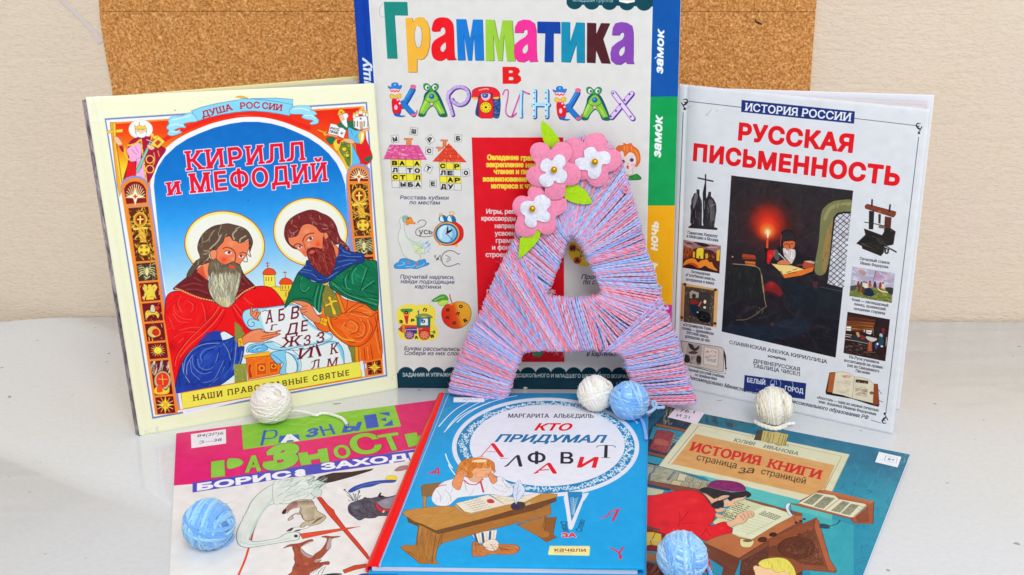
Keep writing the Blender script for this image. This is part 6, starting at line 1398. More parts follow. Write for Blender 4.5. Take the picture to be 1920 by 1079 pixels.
# ------------------------------------------------------------------ print: history book
def paint_writing(c):
    c.frame()
    # thin frame line with corner ornaments
    c.L('3a3c44', 1.3, [(1281, 212), (1268, 540), (1262, 722)], 0, .9); c.L('3a3c44', 1.1, [(1291, 190.5), (1391, 202)], 0, .9); c.L('3a3c44', 1.1, [(1601, 222.5), (1716, 236)], 0, .9)
    c.L('3a3c44', 1.3, [(1722, 258), (1660.5, 775)], 0, .9); c.L('3a3c44', 1.1, [(1633, 788), (1651, 793.5)], 0, .9)
    for x, y, sx, sy in ((1283, 196, 1, 1), (1723, 241, -1, 1), (1659, 785, -1, -1)):
        c.L('1c1c24', 2.6, [(x - 3*sx, y - 8*sy), (x + 3*sx, y - 9*sy), (x + 5*sx, y - 4*sy), (x + 1*sx, y), (x - 2*sx, y + 3*sy), (x + 1*sx, y + 7*sy)], 1, 1, 1)
        c.L('1c1c24', 1.6, [(x - 5*sx, y - 3*sy), (x - 3*sx, y + 1*sy), (x + 2*sx, y + 1*sy), (x + 3*sx, y - 3*sy), (x, y - 4*sy)], 1); c.E('1c1c24', x + .5*sx, y + 9*sy, 2.2)
    c.L('8c8e94', .9, '1289,203 1296,199|1322,217 1327,214 1334,205|1324,214 1328,219|1342,209 1347,208', 1, .7)
    c.P('1c2e70', '1390.5,188 1602.5,209.5 1601,232.5 1389.5,210.5')
    c.T('ИСТОРИЯ РОССИИ', 1396.5, 207.8, 1595, 227.8, 14.2, 'e2e6f2', serif=.06, bold=.045)
    c.T('РУССКАЯ', 1385.5, 262, 1596, 285.5, 30, 'd8141e', bold=.105, track=.05)
    c.T('ПИСЬМЕННОСТЬ', 1301, 300.5, 1683, 348, 29.5, 'd8141e', bold=.105, track=.05)
    # main painting
    pic = '1371,329.5 1599.5,358 1566.5,671 1353,622'
    c.frame(); c.clip(pic)
    c.P(c.lg((1440, 340), (1400, 660), [(0, '2a2426'), (.35, '2c2226'), (.6, '1e1c22'), (1, '16181e')]), pic)
    c.hatch(pic, ['3c3030', '262026', '302a2e', '1c181e'], 260, 30, 5, None, seed=71, al=.4)
    c.frame(1350, 320, 4.496)
    c.glow('5c1c18', 410, 470, 330, .8, 1.3); c.glow('a0200f', 415, 440, 215, .9, 1.2); c.glow('e0301c', 400, 440, 165, .95, .9); c.glow('ee4a20', 400, 500, 115, .9, .9); c.glow('f8a040', 400, 510, 75, .95, .9); c.glow('fde8b0', 402, 520, 34, 1, .8)
    c.P('fff6dc', '402,510 410,545 404,570 396,560 395,535', 1); c.P('e8501c', '392,572 408,572 405,658 388,658', 0); c.P('1c1416', '372,655 402,655 392,700 390,775 400,783 365,783 380,770 382,700', 0)
    c.P('c81c20', '400,680 430,668 462,680 475,740 470,785 400,785 395,730', 1, '5c0c10', 4); c.glow('f04030', 425, 720, 38, .9)
    c.P('9c4024', '190,700 290,712 305,730 298,755 190,748 182,722', 0, '2c100c', 4); c.P('c86a24', '208,762 298,768 300,808 212,798', 0, '3c1c10', 4); c.L('5c2418', 5, '190,735 290,745|210,785 298,792', 0); c.E('b88060', 105, 728, 8)
    # monk
    c.P('1c1a1e', '470,690 520,560 515,520 560,500 610,515 635,560 640,640 700,720 780,740 820,860 560,900 420,800', 1); c.P('282428', '512,590 520,540 545,510 590,508 625,540 632,592 575,585 530,600', 1, '0c0c10', 4)
    c.P('c8643c', '535,605 575,595 625,598 630,640 600,670 560,680 535,650', 1, '5c2418', 3); c.L('3c1814', 5, '545,625 565,618 580,625|595,620 615,618|583,630 588,655', 1)
    c.P('c8bcb8', '530,655 560,670 590,665 630,670 635,720 615,770 595,790 570,760 540,720', 1, '6c5c5c', 3); c.hatch('530,655 630,665 630,720 600,785 545,730', ['f0ece8', '98888c', 'd8d0cc'], 34, 60, 5, 80, seed=72, jit=.5)
    c.L('b02c20', 6, '508,640 512,580 518,548', 1); c.P('c87850', '480,780 520,755 570,760 590,790 550,805 500,800', 1, '5c2014', 3); c.P('a84830', '700,780 740,760 785,785 790,815 750,835 700,820', 1, '4c1410', 3)
    c.P('7c7468', '455,670 490,680 500,740 480,760 450,720', 1, al=.6)
    c.L('f0ecec', 6, '495,700 520,725 550,755', 1); c.P('f2c87c', '430,785 520,795 600,800 740,842 700,875 540,905 500,850', 0, '7c3c18', 4); c.P('d8702c', '520,880 640,850 790,815 780,850 690,885 545,908', 0); c.L('3c2418', 4, '560,860 600,850|570,872 640,856|610,840 650,830', 0)
    c.P('e8d8b8', '700,765 760,760 835,780 800,790', 0, al=.7); c.L('8c4430', 8, '650,800 700,795', 0)
    # table cloth
    c.P('322a30', '95,770 330,812 520,850 540,910 350,880 360,1079 60,1079 80,800', 0, al=.5); c.P('1c1e1e', '70,790 330,818 350,900 380,1079 40,1079', 0, al=.8); c.L('9c8c70', 6, '110,788 240,800 320,820 345,870 355,960 375,1079', 1); c.hatch('60,800 340,830 370,1079 50,1079', ['2c3030', '181a1c'], 60, 60, 10, 90, seed=73, al=.5)
    # window
    c.P('74744c', '795,850 830,600 850,370 890,300 950,262 1020,248 1110,252 1105,345 1040,350 990,370 960,420 945,600 890,860', 1, '2c2c20', 3); c.P('a87840', '880,600 930,450 950,430 900,780 885,860 860,800', 1, al=.7); c.P('94905c', '870,400 920,310 1000,275 1100,270 1100,290 1000,300 930,340 890,420', 1, al=.8)
    c.hatch('795,850 850,370 950,262 1110,252 1105,345 990,370 945,600 890,860', ['5c5c3c', '9c9868', '8c5c34', '4c5038'], 90, 30, 8, 100, seed=74, al=.6)
    c.P('1c1c20', '955,400 985,360 1040,348 1105,348 1060,1000 900,965', 0); win = '968,410 995,375 1045,362 1100,364 1042,992 905,955'
    c.P('c4c4cc', win, 0); c.mask = None; c.clip(win)
    c.hatch(win, ['e2e2ea', 'a89c9c', 'd4ccd0'], 50, 40, 26, None, seed=75, al=.7)
    for i in range(-4, 22): c.L('26262c', 5, [(880 + 0, 300 + i * 46), (1110, 480 + i * 46)], 0); c.L('26262c', 5, [(880, 480 + i * 46), (1110, 270 + i * 46)], 0)
    c.frame(); c.clip(pic)
    c.frame(1350, 480, 4.904)
    c.P('1e2228', '890,270 1130,330 1115,600 880,560', 0, al=.9); c.P('5c2c30', '852,240 900,235 885,320 850,310', 0, al=.7); c.L('3c444c', 8, '920,285 1125,330', 0)
    c.P('7c1c20', '395,290 440,245 480,240 530,270 575,350 520,380 460,350 420,345', 1, al=.95); c.glow('c02c34', 470, 265, 60, .8); c.P('241a22', '400,340 470,330 560,390 600,520 430,480', 1, al=.7)
    c.P('16202a', '560,200 900,300 870,560 640,480', 0, al=.6); c.L('5c4c3c', 12, '150,590 240,585 320,545 380,495 420,470', 1, .9); c.L('a89468', 5, '385,180 400,300 410,400 425,468', 1)
    c.hatch('330,480 430,460 420,530 330,540', ['8c7c60'], 14, 30, 3, 100, seed=76); c.P('1c2c40', '60,640 400,640 760,560 800,700 300,800 40,730', 1, al=.5)
    c.hatch('60,560 1090,640 1060,920 40,730', ['1c2c3c', '24202c', '141418', '2c2430'], 130, 70, 12, 15, seed=77, al=.5); c.glow('8c2c38', 480, 630, 32, .9); c.glow('6c2430', 765, 740, 30, .8); c.L('3c5464', 3, '640,350 680,380 700,430|610,420 640,470', 1, .6)
    c.frame(); c.clip()
    # statue group
    c.frame(1250, 300, 8.3)
    c.L('34343a', 22, '605,235 600,1030', 0); c.L('34343a', 22, '488,284 718,336', 0)
    c.P('2c2a2e', '465,460 510,465 512,560 545,640 550,700 545,1020 575,1035 350,1050 385,1000 365,980 385,620 430,520 465,520', 0); c.P('2c2a2e', '650,500 690,500 688,570 730,610 770,690 775,780 745,1000 740,1060 780,1079 575,1060 560,960 590,640 640,560', 0); c.P('232226', '560,520 590,370 612,400 612,1030 570,1000', 0)
    c.P('8c8488', '440,540 480,530 470,640 430,740 410,760 415,640', 1, al=.75); c.P('7c7476', '640,640 700,620 730,700 725,930 680,950 670,760', 1, al=.6); c.hatch('370,600 545,640 545,1020 370,990', ['4c484c', '18181c', '6c6468'], 50, 90, 9, 85, seed=78, al=.7); c.hatch('620,600 760,700 745,1040 620,1030', ['4c484c', '18181c', '6c6064'], 50, 90, 9, 88, seed=79, al=.7); c.L('9c9496', 9, '680,720 740,700 770,690|585,640 590,760', 0, .8); c.P('2c282c', '340,1035 600,1025 790,1062 785,1095 340,1062', 0)
    K = dict(serif=.07, bold=.035)
    c.frame(1250, 390, 5.136)
    c.T('Памятник Кириллу', 200, 250, 490, 287, 27, '3c3a40', **K); c.T('и Мефодию в Москве', 192, 284, 495, 327, 27, '3c3a40', **K)
    c.T('Легендарная', 232, 626, 417, 655, 27, '3c3a40', **K); c.T('«Голубиная книга»,', 182, 655, 468, 703, 27, '3c3a40', **K); c.T('затерянная в веках', 183, 700, 458, 741, 27, '3c3a40', **K)
    # town picture
    c.frame(1270, 440, 10.79); q = '118,112 880,228 850,790 100,668'
    c.P('4c2420', q); c.clip(''.join(q)) if False else None
    c.mask = None; c.clip(q)
    c.P('8c6c70', '118,112 880,228 870,420 700,330 500,260 300,300 110,240', 1); c.hatch('118,112 880,228 870,330 110,260', ['c8a098', '5c3038', 'b86850', '94808c'], 50, 150, 24, 12, seed=80, al=.8); c.P('2c1c20', '330,160 480,165 640,215 620,250 500,240 400,190', 1)
    c.P('9c4420', '120,220 300,330 300,440 130,500', 0); c.hatch('115,250 860,380 850,520 115,480', ['7c2c18', '3c1414', 'b85c24', '5c2018'], 90, 60, 20, 90, seed=81, al=.85)
    c.P('f0c830', '385,310 420,270 520,270 535,320 525,500 380,480', 0, '5c3010', 8); c.P('5c3010', '430,480 455,420 470,480', 0); c.P('e8b030', '315,350 355,350 350,470 312,465', 0); c.P('d8a038', '565,390 620,385 620,480 570,490', 0); c.P('f0b030', '795,330 860,300 850,540 790,530', 0); c.P('34402c', '310,345 335,305 360,345'); c.P('34402c', '570,385 597,320 622,380')
    c.P('e8842c', '110,600 180,510 290,478 370,500 420,560 480,520 540,510 600,500 660,560 700,550 740,640 820,740 650,700 560,640 470,690 380,640 280,600 200,610 120,640', 1, '3c1414', 10); c.P('c8401c', '200,590 300,575 400,620 430,690 320,630', 1); c.P('2c1a1c', '110,650 250,610 420,690 560,660 850,770 850,800 100,680', 1)
    c.clip()
    # gospel picture
    c.frame(1270, 525, 10.79); c.P('d8a868', '80,60 830,190 790,970 50,830'); c.P('c89058', '80,60 130,68 105,840 50,830'); q = '150,125 755,215 725,950 125,850'; c.P('4c4038', q); c.mask = None; c.clip(q)
    c.hatch(q, ['8c7864', '6c5444', '3c342c', 'a08c70', '7c4438'], 260, 44, 13, None, seed=82, al=.8); c.P('3c3634', '235,210 670,270 640,830 235,720'); c.P('a8a08c', '240,250 300,210 440,260 430,370 250,380', 0, '3c342c', 8); c.E('3c3028', 335, 330, 42, 48); c.P('1c2c3c', '260,520 300,460 400,520 430,600 380,740 300,690', 1); c.P('8c2c24', '250,420 320,400 430,450 390,480 290,500', 1); c.L('e05c38', 26, '435,530 480,450', 0)
    c.E('e8dcc0', 558, 445, 36, 46, 0, 1, '2c1c14', 12); c.P('d8d4c0', '515,530 580,530 585,590 525,590', 0, '1c1414', 14); c.P('14161a', '400,640 640,680 650,860 480,840 400,760', 1); c.E('c8c4b8', 410, 658, 18); c.hatch('400,650 640,690 640,840 450,820', ['5c5444', '0c0e12'], 30, 40, 9, 8, seed=83); c.clip()
    for x, y in ((155, 95), (770, 205), (85, 765), (762, 885)): c.E('3c2c28', x, y, 32, 30)
    c.frame(1250, 580, 4.904)
    c.T('«Остромирово Еван-', 152, 152, 412, 196, 27, '3c3a40', **K); c.T('гелие» — древнейшая', 140, 184, 432, 240, 27, '3c3a40', **K); c.T('русская книга,', 183, 222, 383, 268, 27, '3c3a40', **K); c.T('дошедшая до нас', 168, 260, 397, 303, 27, '3c3a40', **K)
    c.T('Первый русский учебник', 193, 564, 530, 634, 25, '3c3a40', **K); c.T('по арифметике', 258, 612, 460, 654, 25, '3c3a40', **K)
    # old arithmetic book
    c.P('2c2422', '130,510 300,540 420,575 530,595 545,590 520,370 530,385 545,430 548,545 540,598 420,580 300,548 165,515', 0); c.P('c8bab0', '130,290 185,300 340,325 505,352 525,375 520,580 420,562 330,540 310,535 165,510', 0, '3c302c', 4); c.P('a89c94', '195,312 325,330 310,520 165,490', 0); c.P('3c3030', '200,315 240,330 260,360 300,335 290,370 255,385 215,360', 1); c.E('4c4040', 243, 400, 42, 14); c.P('382c2c', '170,420 200,425 215,460 205,490 165,485', 1); c.P('382c2c', '280,430 315,440 312,500 275,485', 1); c.hatch('165,400 325,430 310,520 165,490', ['5c5048', 'd8ccc0', '483c38'], 34, 20, 6, 70, seed=84)
    c.P('d8ccc2', '345,345 475,370 470,528 338,505', 0, '5c4c48', 3); c.hatch('355,370 460,388 455,415 352,398', ['b86868'], 16, 30, 5, 8, seed=85); c.hatch('352,410 460,425 455,495 350,475', ['84787c', 'a09498'], 40, 34, 4, 8, seed=86); c.E('2c2422', 537, 430, 8); c.E('2c2422', 545, 545, 9)
    c.T('Рекомендовано Министерством', 196, 640, 860, 790, 33, '2c2a34', it=.25, serif=.05, bold=.03)
    c.frame(1480, 560, 3.996); c.T('профессионального образования РФ', -60, 765, 586, 905, 27, '2c2a34', it=.25, serif=.05, bold=.03)
    # bottom caption group
    c.frame(1350, 480, 4.904)
    Kb = dict(serif=.06, bold=.03)
    c.T('СЛАВЯНСКАЯ АЗБУКА КИРИЛЛИЦА', 86, 808, 985, 990, 30, '34343e', **Kb); c.T('ДРЕВНЕРУССКАЯ', 304, 980, 734, 1060, 32, '34343e', **Kb); c.T('ТАБЛИЦА ЧИСЕЛ', 304, 1025, 735, 1105, 32, '34343e', **Kb)
    c.L('34343e', 6, '440,915 470,935 500,925 520,945 550,935 575,955 605,950|440,930 475,920 505,940 530,930 560,950 585,940 600,965', 1)
    c.frame()
    c.P('1d2f6e', '1396,703.5 1511.5,719 1509,749 1394,733')
    c.T('БЕЛЫЙ', 1401, 717, 1435, 722, 8.6, 'dde2ee', serif=.06, bold=.05); c.T('ГОРОД', 1471, 732, 1505.5, 738, 8.6, 'dde2ee', serif=.06, bold=.05)
    c.L('c8cfe4', .8, [(1454 + 10 * math.cos(a), 720 + 10 * math.sin(a)) for a in np.linspace(2.6, 7.2, 14)], 0); c.L('c8cfe4', .9, '1452,712 1452,722 1449,728|1455,713 1456,722|1485,716 1487,723 1483,731', 0); c.P('c8cfe4', '1444,722 1450,720 1452,728 1446,728', 1)
    # press
    c.frame(1560, 350, 5.138)
    c.P('24221f', '355,235 405,240 400,350 395,415 352,412', 0); c.P('5c2c20', '510,290 570,300 560,420 500,430', 0, '1c1210', 3); c.P('3c2c24', '445,265 470,270 465,360 445,355'); c.P('24201e', '305,405 400,440 480,470 520,400 560,400 612,435 605,465 590,560 500,580 495,640 470,672 290,600 285,575 232,550 320,465', 0); c.hatch('240,545 320,465 480,470 560,400 605,440 590,555 495,640 460,665 290,600', ['3c3834', '141414', '4c463f', '2c2826'], 90, 60, 9, 20, seed=87, al=.8)
    c.P('7c3824', '315,190 335,170 615,245 610,275 590,298 320,212', 0, '2c1410', 4); c.P('a85030', '440,230 475,238 470,255 440,248'); c.L('30201c', 16, '385,130 382,185|558,178 550,240', 0); c.L('2c2824', 8, '312,345 420,362 520,385', 0); c.P('6c6448', '455,375 510,390 500,405 450,400', 1); c.E('e0e0e0', 412, 395, 12, 9); c.L('1c1c1c', 14, '505,590 515,640 535,640 550,600 615,632', 1); c.hatch('320,190 610,262 600,290 325,210', ['a0503a', '4c2018'], 20, 40, 5, 14, seed=88)
    c.T('Печатный станок', 265, 706, 555, 750, 26, '3c3a40', **K); c.T('Ивана Федорова', 270, 748, 540, 790, 26, '3c3a40', **K)
    # battle picture
    c.frame(1580, 490, 9.81); q = '175,100 960,225 900,770 120,640'; c.P('a8a4b8', q); c.mask = None; c.clip(q)
    c.hatch('175,100 960,225 930,480 150,430', ['c4c0d0', '9490ac', 'c8a8b0', 'b4b4c8', 'd8d4dc'], 90, 130, 30, 10, seed=89, al=.7); c.P('a87c70', '290,180 350,160 420,200 400,270 340,250', 1, al=.7); c.P('b080a0', '620,180 700,250 780,320 650,340 590,330', 1, al=.7); c.L('5c3c34', 9, '608,180 560,370', 0)
    c.P('6c7438', '130,560 300,470 450,500 560,470 700,500 900,560 900,780 110,650', 0); c.hatch('120,540 560,470 920,560 900,770 120,640', ['8c9440', '4c5428', 'a8a048', '3c4420'], 120, 60, 16, 8, seed=90, al=.8); c.P('4c4640', '130,460 260,440 250,520 140,560', 0); c.P('34382c', '780,490 925,500 910,620 830,580', 1)
    c.P('1c2840', '400,520 480,490 550,540 560,640 380,620', 1)
    for x, y, cc in ((285, 430, '8c3834'), (340, 440, '4c5c3c'), (390, 430, 'd8c8b0'), (430, 440, 'e0d4c0'), (500, 420, 'b05430'), (590, 430, '3c3450'), (690, 450, '9c2c34'), (740, 450, 'd8c0b0'), (300, 510, '5c4434'), (370, 530, '6c2c24')): c.P(cc, [(x - 26, y + 50), (x - 20, y - 30), (x + 16, y - 34), (x + 28, y + 46)], 1); c.E('3c2420', x, y - 46, 15)
    c.L('e8dcb8', 18, '640,500 700,550 760,560 820,575', 1); c.L('b0602c', 12, '680,480 740,530 790,540', 1); c.clip()
    c.T('Боян — легендарный', 168, 725, 835, 840, 48, '3c3a40', **K); c.T('певец, хранивший', 205, 808, 785, 908, 48, '3c3a40', **K); c.T('предания старины', 198, 890, 775, 985, 48, '3c3a40', **K)
    # school picture
    c.frame(1570, 580, 9.81); q = '185,50 965,190 878,960 110,808'; c.P('2c1c1c', q); c.mask = None; c.clip(q)
    for k in range(9): c.L(('4c2420', '7c3c20', '5c2c24', 'a85c28', '8c4820', 'b0682c', '7c4424', 'c07830', '6c3820')[k], 26, [(180 - k * 3, 120 + k * 34), (640 + 6 * (8 - k), 190 + k * 26)], 0, .85)
    c.L('24100e', 6, '180,150 660,230|175,215 650,290|170,280 640,340|170,330 620,380', 0)
    c.P('e8e0dc', '165,318 252,322 248,400 160,392'); c.L('3c1c18', 10, '160,360 250,366|160,400 260,425', 0); c.P('e4dcd8', '530,385 635,395 635,440 600,470 520,440'); c.L('3c1c18', 9, '525,420 630,432', 0); c.P('d8d0c8', '485,380 505,380 500,425 480,420'); c.L('c8bcb0', 14, '150,465 260,478|150,500 240,515', 0)
    c.P('2c2c34', '260,500 330,470 440,490 540,520 560,610 270,570', 1); c.P('c08c60', '340,430 390,430 410,500 370,510', 1); c.P('7c2c24', '410,480 470,480 520,540 450,560', 1); c.P('342820', '400,410 440,430 430,490', 1); c.L('a89c94', 12, '140,555 350,590 560,635', 0); c.hatch('120,600 540,650 540,760 120,760', ['7c6c60', '3c302c', '544840'], 40, 60, 14, 10, seed=91)
    c.P('8c4028', '560,600 635,600 640,780 545,780', 0); c.L('d8a080', 7, '590,600 580,770|615,610 615,770', 0); c.P('c4c0b8', '530,500 640,520 740,550 640,600 540,550', 1); c.P('1c5064', '770,520 830,500 850,600 800,680 760,620', 1); c.P('b0b4bc', '780,450 830,455 825,510 775,500', 1); c.P('8c2428', '820,350 880,370 870,450 830,440', 1); c.P('34508c', '690,640 750,620 740,690 700,740', 1); c.E('dce0ec', 740, 640, 22); c.E('d8d4cc', 815, 685, 24, 18); c.L('ccc4b8', 12, '905,520 890,680', 0); c.hatch('650,200 960,240 900,900 660,860', ['241c24', '1c1418', '30242c'], 80, 80, 16, 95, seed=92, al=.5); c.hatch('115,740 880,860 870,960 110,810', ['4c342c', '302420', '5c4438'], 60, 90, 12, 12, seed=93, al=.8); c.L('a08c70', 6, '480,790 700,800|660,360 665,500', 0); c.clip()
    c.frame(1480, 560, 3.996)
    c.T('На Руси учеников', 446, 446, 670, 490, 21, '3c3a40', **K); c.T('воспитывали на приме-', 410, 472, 702, 528, 21, '3c3a40', **K); c.T('рах из Священного', 433, 508, 671, 555, 21, '3c3a40', **K); c.T('Писания', 495, 550, 603, 570, 21, '3c3a40', **K)
    # old printed book
    c.P('241614', '270,700 300,555 345,552 640,640 672,800 665,812 600,795 470,752 275,718', 0); c.P('a8582c', '300,560 345,555 325,705 280,700', 0, '3c1810', 3); c.P('8c4428', '600,760 628,640 660,640 672,800 625,795', 0, '2c1410', 3); c.P('d8ccb4', '345,552 400,548 450,560 487,588 470,748 400,725 322,710', 0, '7c6c54', 2); c.P('d4c8ae', '487,588 540,590 600,610 632,640 625,785 560,770 470,748', 0, '7c6c54', 2)
    c.hatch('350,600 460,610 450,720 340,700', ['b4a890', 'a89c84'], 30, 60, 3, 8, seed=94); c.hatch('385,572 465,580 462,600 385,592', ['c05c48', 'a89888'], 14, 34, 4, 6, seed=95); c.P('2c2420', '498,605 590,618 588,640 495,628'); c.hatch('498,605 590,618 588,640 495,628', ['b0a080'], 10, 14, 4, 40, seed=96); c.hatch('492,655 588,668 580,735 485,722', ['5c5044', '8c7c68'], 50, 40, 3, 8, seed=97); c.E('b85c24', 615, 708, 12, 9, 0, 1, '3c1810', 4); c.L('3c302c', 4, '655,670 690,716|672,765 702,778', 0)
    c.T('«Апостол» — одна из первых печатных', 207, 748, 668, 848, 20, '3c3a40', **K); c.T('книг, изданных Иваном Федоровым', 218, 780, 648, 876, 20, '3c3a40', **K)
    c.hatch('1272,160 1330,166 1330,172 1272,166', ['ffffff', 'a8aab0'], 24, 10, 1.1, 5, seed=156, al=.6); c.hatch('1715,200 1745,206 1742,232 1722,226', ['ffffff', 'a8aab0'], 22, 8, 1.1, None, seed=157, al=.5); c.hatch('1655,795 1676,800 1674,818 1650,812', ['ffffff', '9c9ea4'], 20, 7, 1.0, None, seed=158, al=.5)
    c.grain(.012, .008, 6)
# ------------------------------------------------------------------ assemble the books
def standing_open(name, label, fr, cv, q, backR, H, T, cov_mat, inner_mat, spine_mat, page_mat, nsec, frac, cols, back_mat, page_h, group=None):
    base = fr.o.copy(); th = empty(name, tuple(base)); tag(th, label, 'book')
    quad_cover('front_cover', fr, q, cols, 0.0024, cov_mat, th, cv)
    e, n = fr.e, fr.n
    A = fr.at(0, 0, -0.0006); B = fr.at(0.0, 0, -T)
    bR = np.array([backR[0], backR[1], 0.0])
    bd = unit(bR - B); bn = np.array([bd[1], -bd[0], 0])       # back board normal, towards the front cover
    Bf = Frame(B, bd, ZUP); Wb = np.linalg.norm(bR - B)
    sk = q[0][0] / H                                            # tiny lean of the spine edge seen in the photo
    prism('back_cover', Bf, [(0.001, 0), (Wb, 0), (Wb, H), (0.001 + q[0][0], H)], -0.0, 0.0024, back_mat, th, bevel=0.0005)
    up = unit(np.array([fr.e[0] * sk, fr.e[1] * sk, 1.0]))
    arc_spine('spine', fr.at(0.0006, 0, -0.0008), B, -e, H - 0.0008, spine_mat, th, up=up)
    # leaves fanned between the two boards
    inner0 = fr.at(0.004, 0, -0.0032); inner1 = B + bd * 0.003 + bn * 0.0032
    f_end = fr.at((q[1][0] + q[2][0]) / 2 - 0.004, 0, -0.0034); b_end = B + bd * (Wb - 0.004) + bn * 0.0030
    for k in range(nsec):
        f0, f1 = frac[0] + (frac[1] - frac[0]) * k / nsec, frac[0] + (frac[1] - frac[0]) * (k + 0.86) / nsec
        P4 = [inner0 * (1 - k / nsec) + inner1 * (k / nsec), f_end * (1 - f0) + b_end * f0 + e * rnd.uniform(-.0008, .0004),
              f_end * (1 - f1) + b_end * f1, inner0 * (1 - (k + .95) / nsec) + inner1 * ((k + .95) / nsec)]
        box_pts('page_section', P4, 0.003, page_h - 0.0008 * (k % 2) * rnd.random(), page_mat, th)
    return th

# --- left upright book
q1 = [F1.px(160.5, 183), F1.px(702, 157), F1.px(746.7, 730), F1.px(262, 819)]
cv1 = Canvas(F1, min(p[0] for p in q1) - .004, -.004, max(p[0] for p in q1) + .004, max(p[1] for p in q1) + .004, 5200, 'ebe8c2')
paint_saints(cv1)
m1 = cv1.material('cover_print_saints', 1.22, 0.3, coat=0.15)
H1 = (q1[0][1] + q1[1][1]) / 2
cream, cnt, cb = new_mat('cream_board', albedo('dcd8a4', 1.2), 0.42)
n = noise(cnt, 700, 3); bump(cnt, cb, n.outputs[0], 0.15, 0.0004)
marble, mnt, mb = new_mat('marbled_spine', rough=0.4)
tc = node(mnt, 'ShaderNodeTexCoord'); mp = node(mnt, 'ShaderNodeMapping'); mp.inputs['Scale'].default_value = (260, 260, 90)
mnt.links.new(tc.outputs['Object'], mp.inputs['Vector'])
n = noise(mnt, 1.0, 4, 0.7, vec=mp.outputs[0])
r = ramp(mnt, n.outputs[0], [(0.35, albedo('3a3038')), (0.47, albedo('74646e')), (0.56, albedo('a08f96')), (0.7, albedo('c9bcbc'))])
mnt.links.new(r.outputs[0], mb.inputs['Base Color'])
page1 = paper_mat('page_paper_grey', 'd6d2cc')
bk1 = on_z(668, 143, H1)
hinge = [(0.0, -0.0012), (0.0006, -0.0004), (0.0018, 0.0), (0.0042, 0.0), (0.0058, -0.0007), (0.0072, -0.0013), (0.0086, -0.0007), (0.0100, 0.0), (0.02, 0.0)]
book1 = standing_open('picture_book', 'cream hardback showing two haloed bearded saints with an alphabet scroll, standing half open',
    F1, cv1, q1, bk1, H1, 0.012, m1, page1, marble, page1, 6, (0.45, 0.95), hinge, cream, H1 - 0.0022)

# --- right upright book
q3 = [F3.px(1271.5, 158.5), F3.px(1743, 206), F3.px(1672.7, 815), F3.px(1254, 722)]
cv3 = Canvas(F3, min(p[0] for p in q3) - .004, -.004, max(p[0] for p in q3) + .004, max(p[1] for p in q3) + .004, 5600, 'd3d5d9')
paint_writing(cv3)
m3 = cv3.material('cover_print_writing', 1.2, 0.3, coat=0.15)
H3 = (q3[0][1] + q3[1][1]) / 2
white_b, wnt, wb_ = new_mat('white_board', albedo('dfe0e6', 1.15), 0.38)
n = noise(wnt, 700, 3); bump(wnt, wb_, n.outputs[0], 0.12, 0.0004)
page3 = paper_mat('page_paper_white', 'e3dfe4')
bk3 = on_z(1752, 178, H3)
hinge3 = [(0.0, -0.0014), (0.0008, -0.0004), (0.002, 0.0), (0.0052, 0.0), (0.0062, -0.0006), (0.0072, -0.0010), (0.0082, -0.0006), (0.0094, 0.0), (0.02, 0.0)]
book3 = standing_open('history_book', 'white hardback with a candlelit scribe painting and red title, standing half open on the right',
    F3, cv3, q3, bk3, H3, 0.010, m3, page3, white_b, page3, 7, (0.1, 0.95), hinge3, white_b, H3 - 0.004)

# --- tall book behind
W2 = F2.px(1275, 0)[0]
H2 = 0.330
q2 = [F2.px(661.5, 0) * (1, 0) + (0, H2), (F2.px(1276, 0)[0], H2), (F2.px(1256, 731)[0], 0), (F2.px(712, 729)[0], 0)]
cv2 = Canvas(F2, min(p[0] for p in q2) - .004, -.004, max(p[0] for p in q2) + .004, H2 + .004, 4700, 'dad8d4')
paint_grammar(cv2)
m2 = cv2.material('cover_print_grammar', 1.08, 0.28, coat=0.2)
book2 = empty('grammar_book', tuple(F2.o)); tag(book2, 'tall grey and blue hardback with rainbow title letters, standing upright behind the yarn letter', 'book')
hinge2 = [(0.0, -0.002), (0.0006, -0.0008), (0.0016, 0.0), (0.0040, 0.0), (0.0054, -0.0009), (0.0066, -0.0014), (0.0078, -0.0009), (0.0092, 0.0), (0.02, 0.0)]
quad_cover('front_cover', F2, q2, hinge2, 0.0026, m2, book2, cv2)
blue_b, _, _ = new_mat('blue_board', albedo('0f4aa0', 1.1), 0.35)
pale_b, _, _ = new_mat('pale_board', albedo('cfd3dc', 1.1), 0.4)
T2 = 0.013
prism('page_block', F2, [(0.006, 0.004), (q2[1][0] - 0.004, 0.004), (q2[1][0] - 0.004, H2 - 0.004), (0.006, H2 - 0.004)], -T2 + 0.0028, -0.0028, page3, book2)
prism('back_cover', F2, [(q2[3][0] - .001, 0), (q2[2][0] + .0012, 0), (q2[1][0] + .0012, H2), (q2[0][0] - .001, H2)], -T2, -T2 + 0.0024, pale_b, book2, bevel=0.0004)
arc_spine('spine', F2.at(q2[3][0] + .0006, 0, -0.001), F2.at(q2[3][0], 0, -T2 + .001), -F2.e, H2 - .001, blue_b, book2, bulge=0.0006)

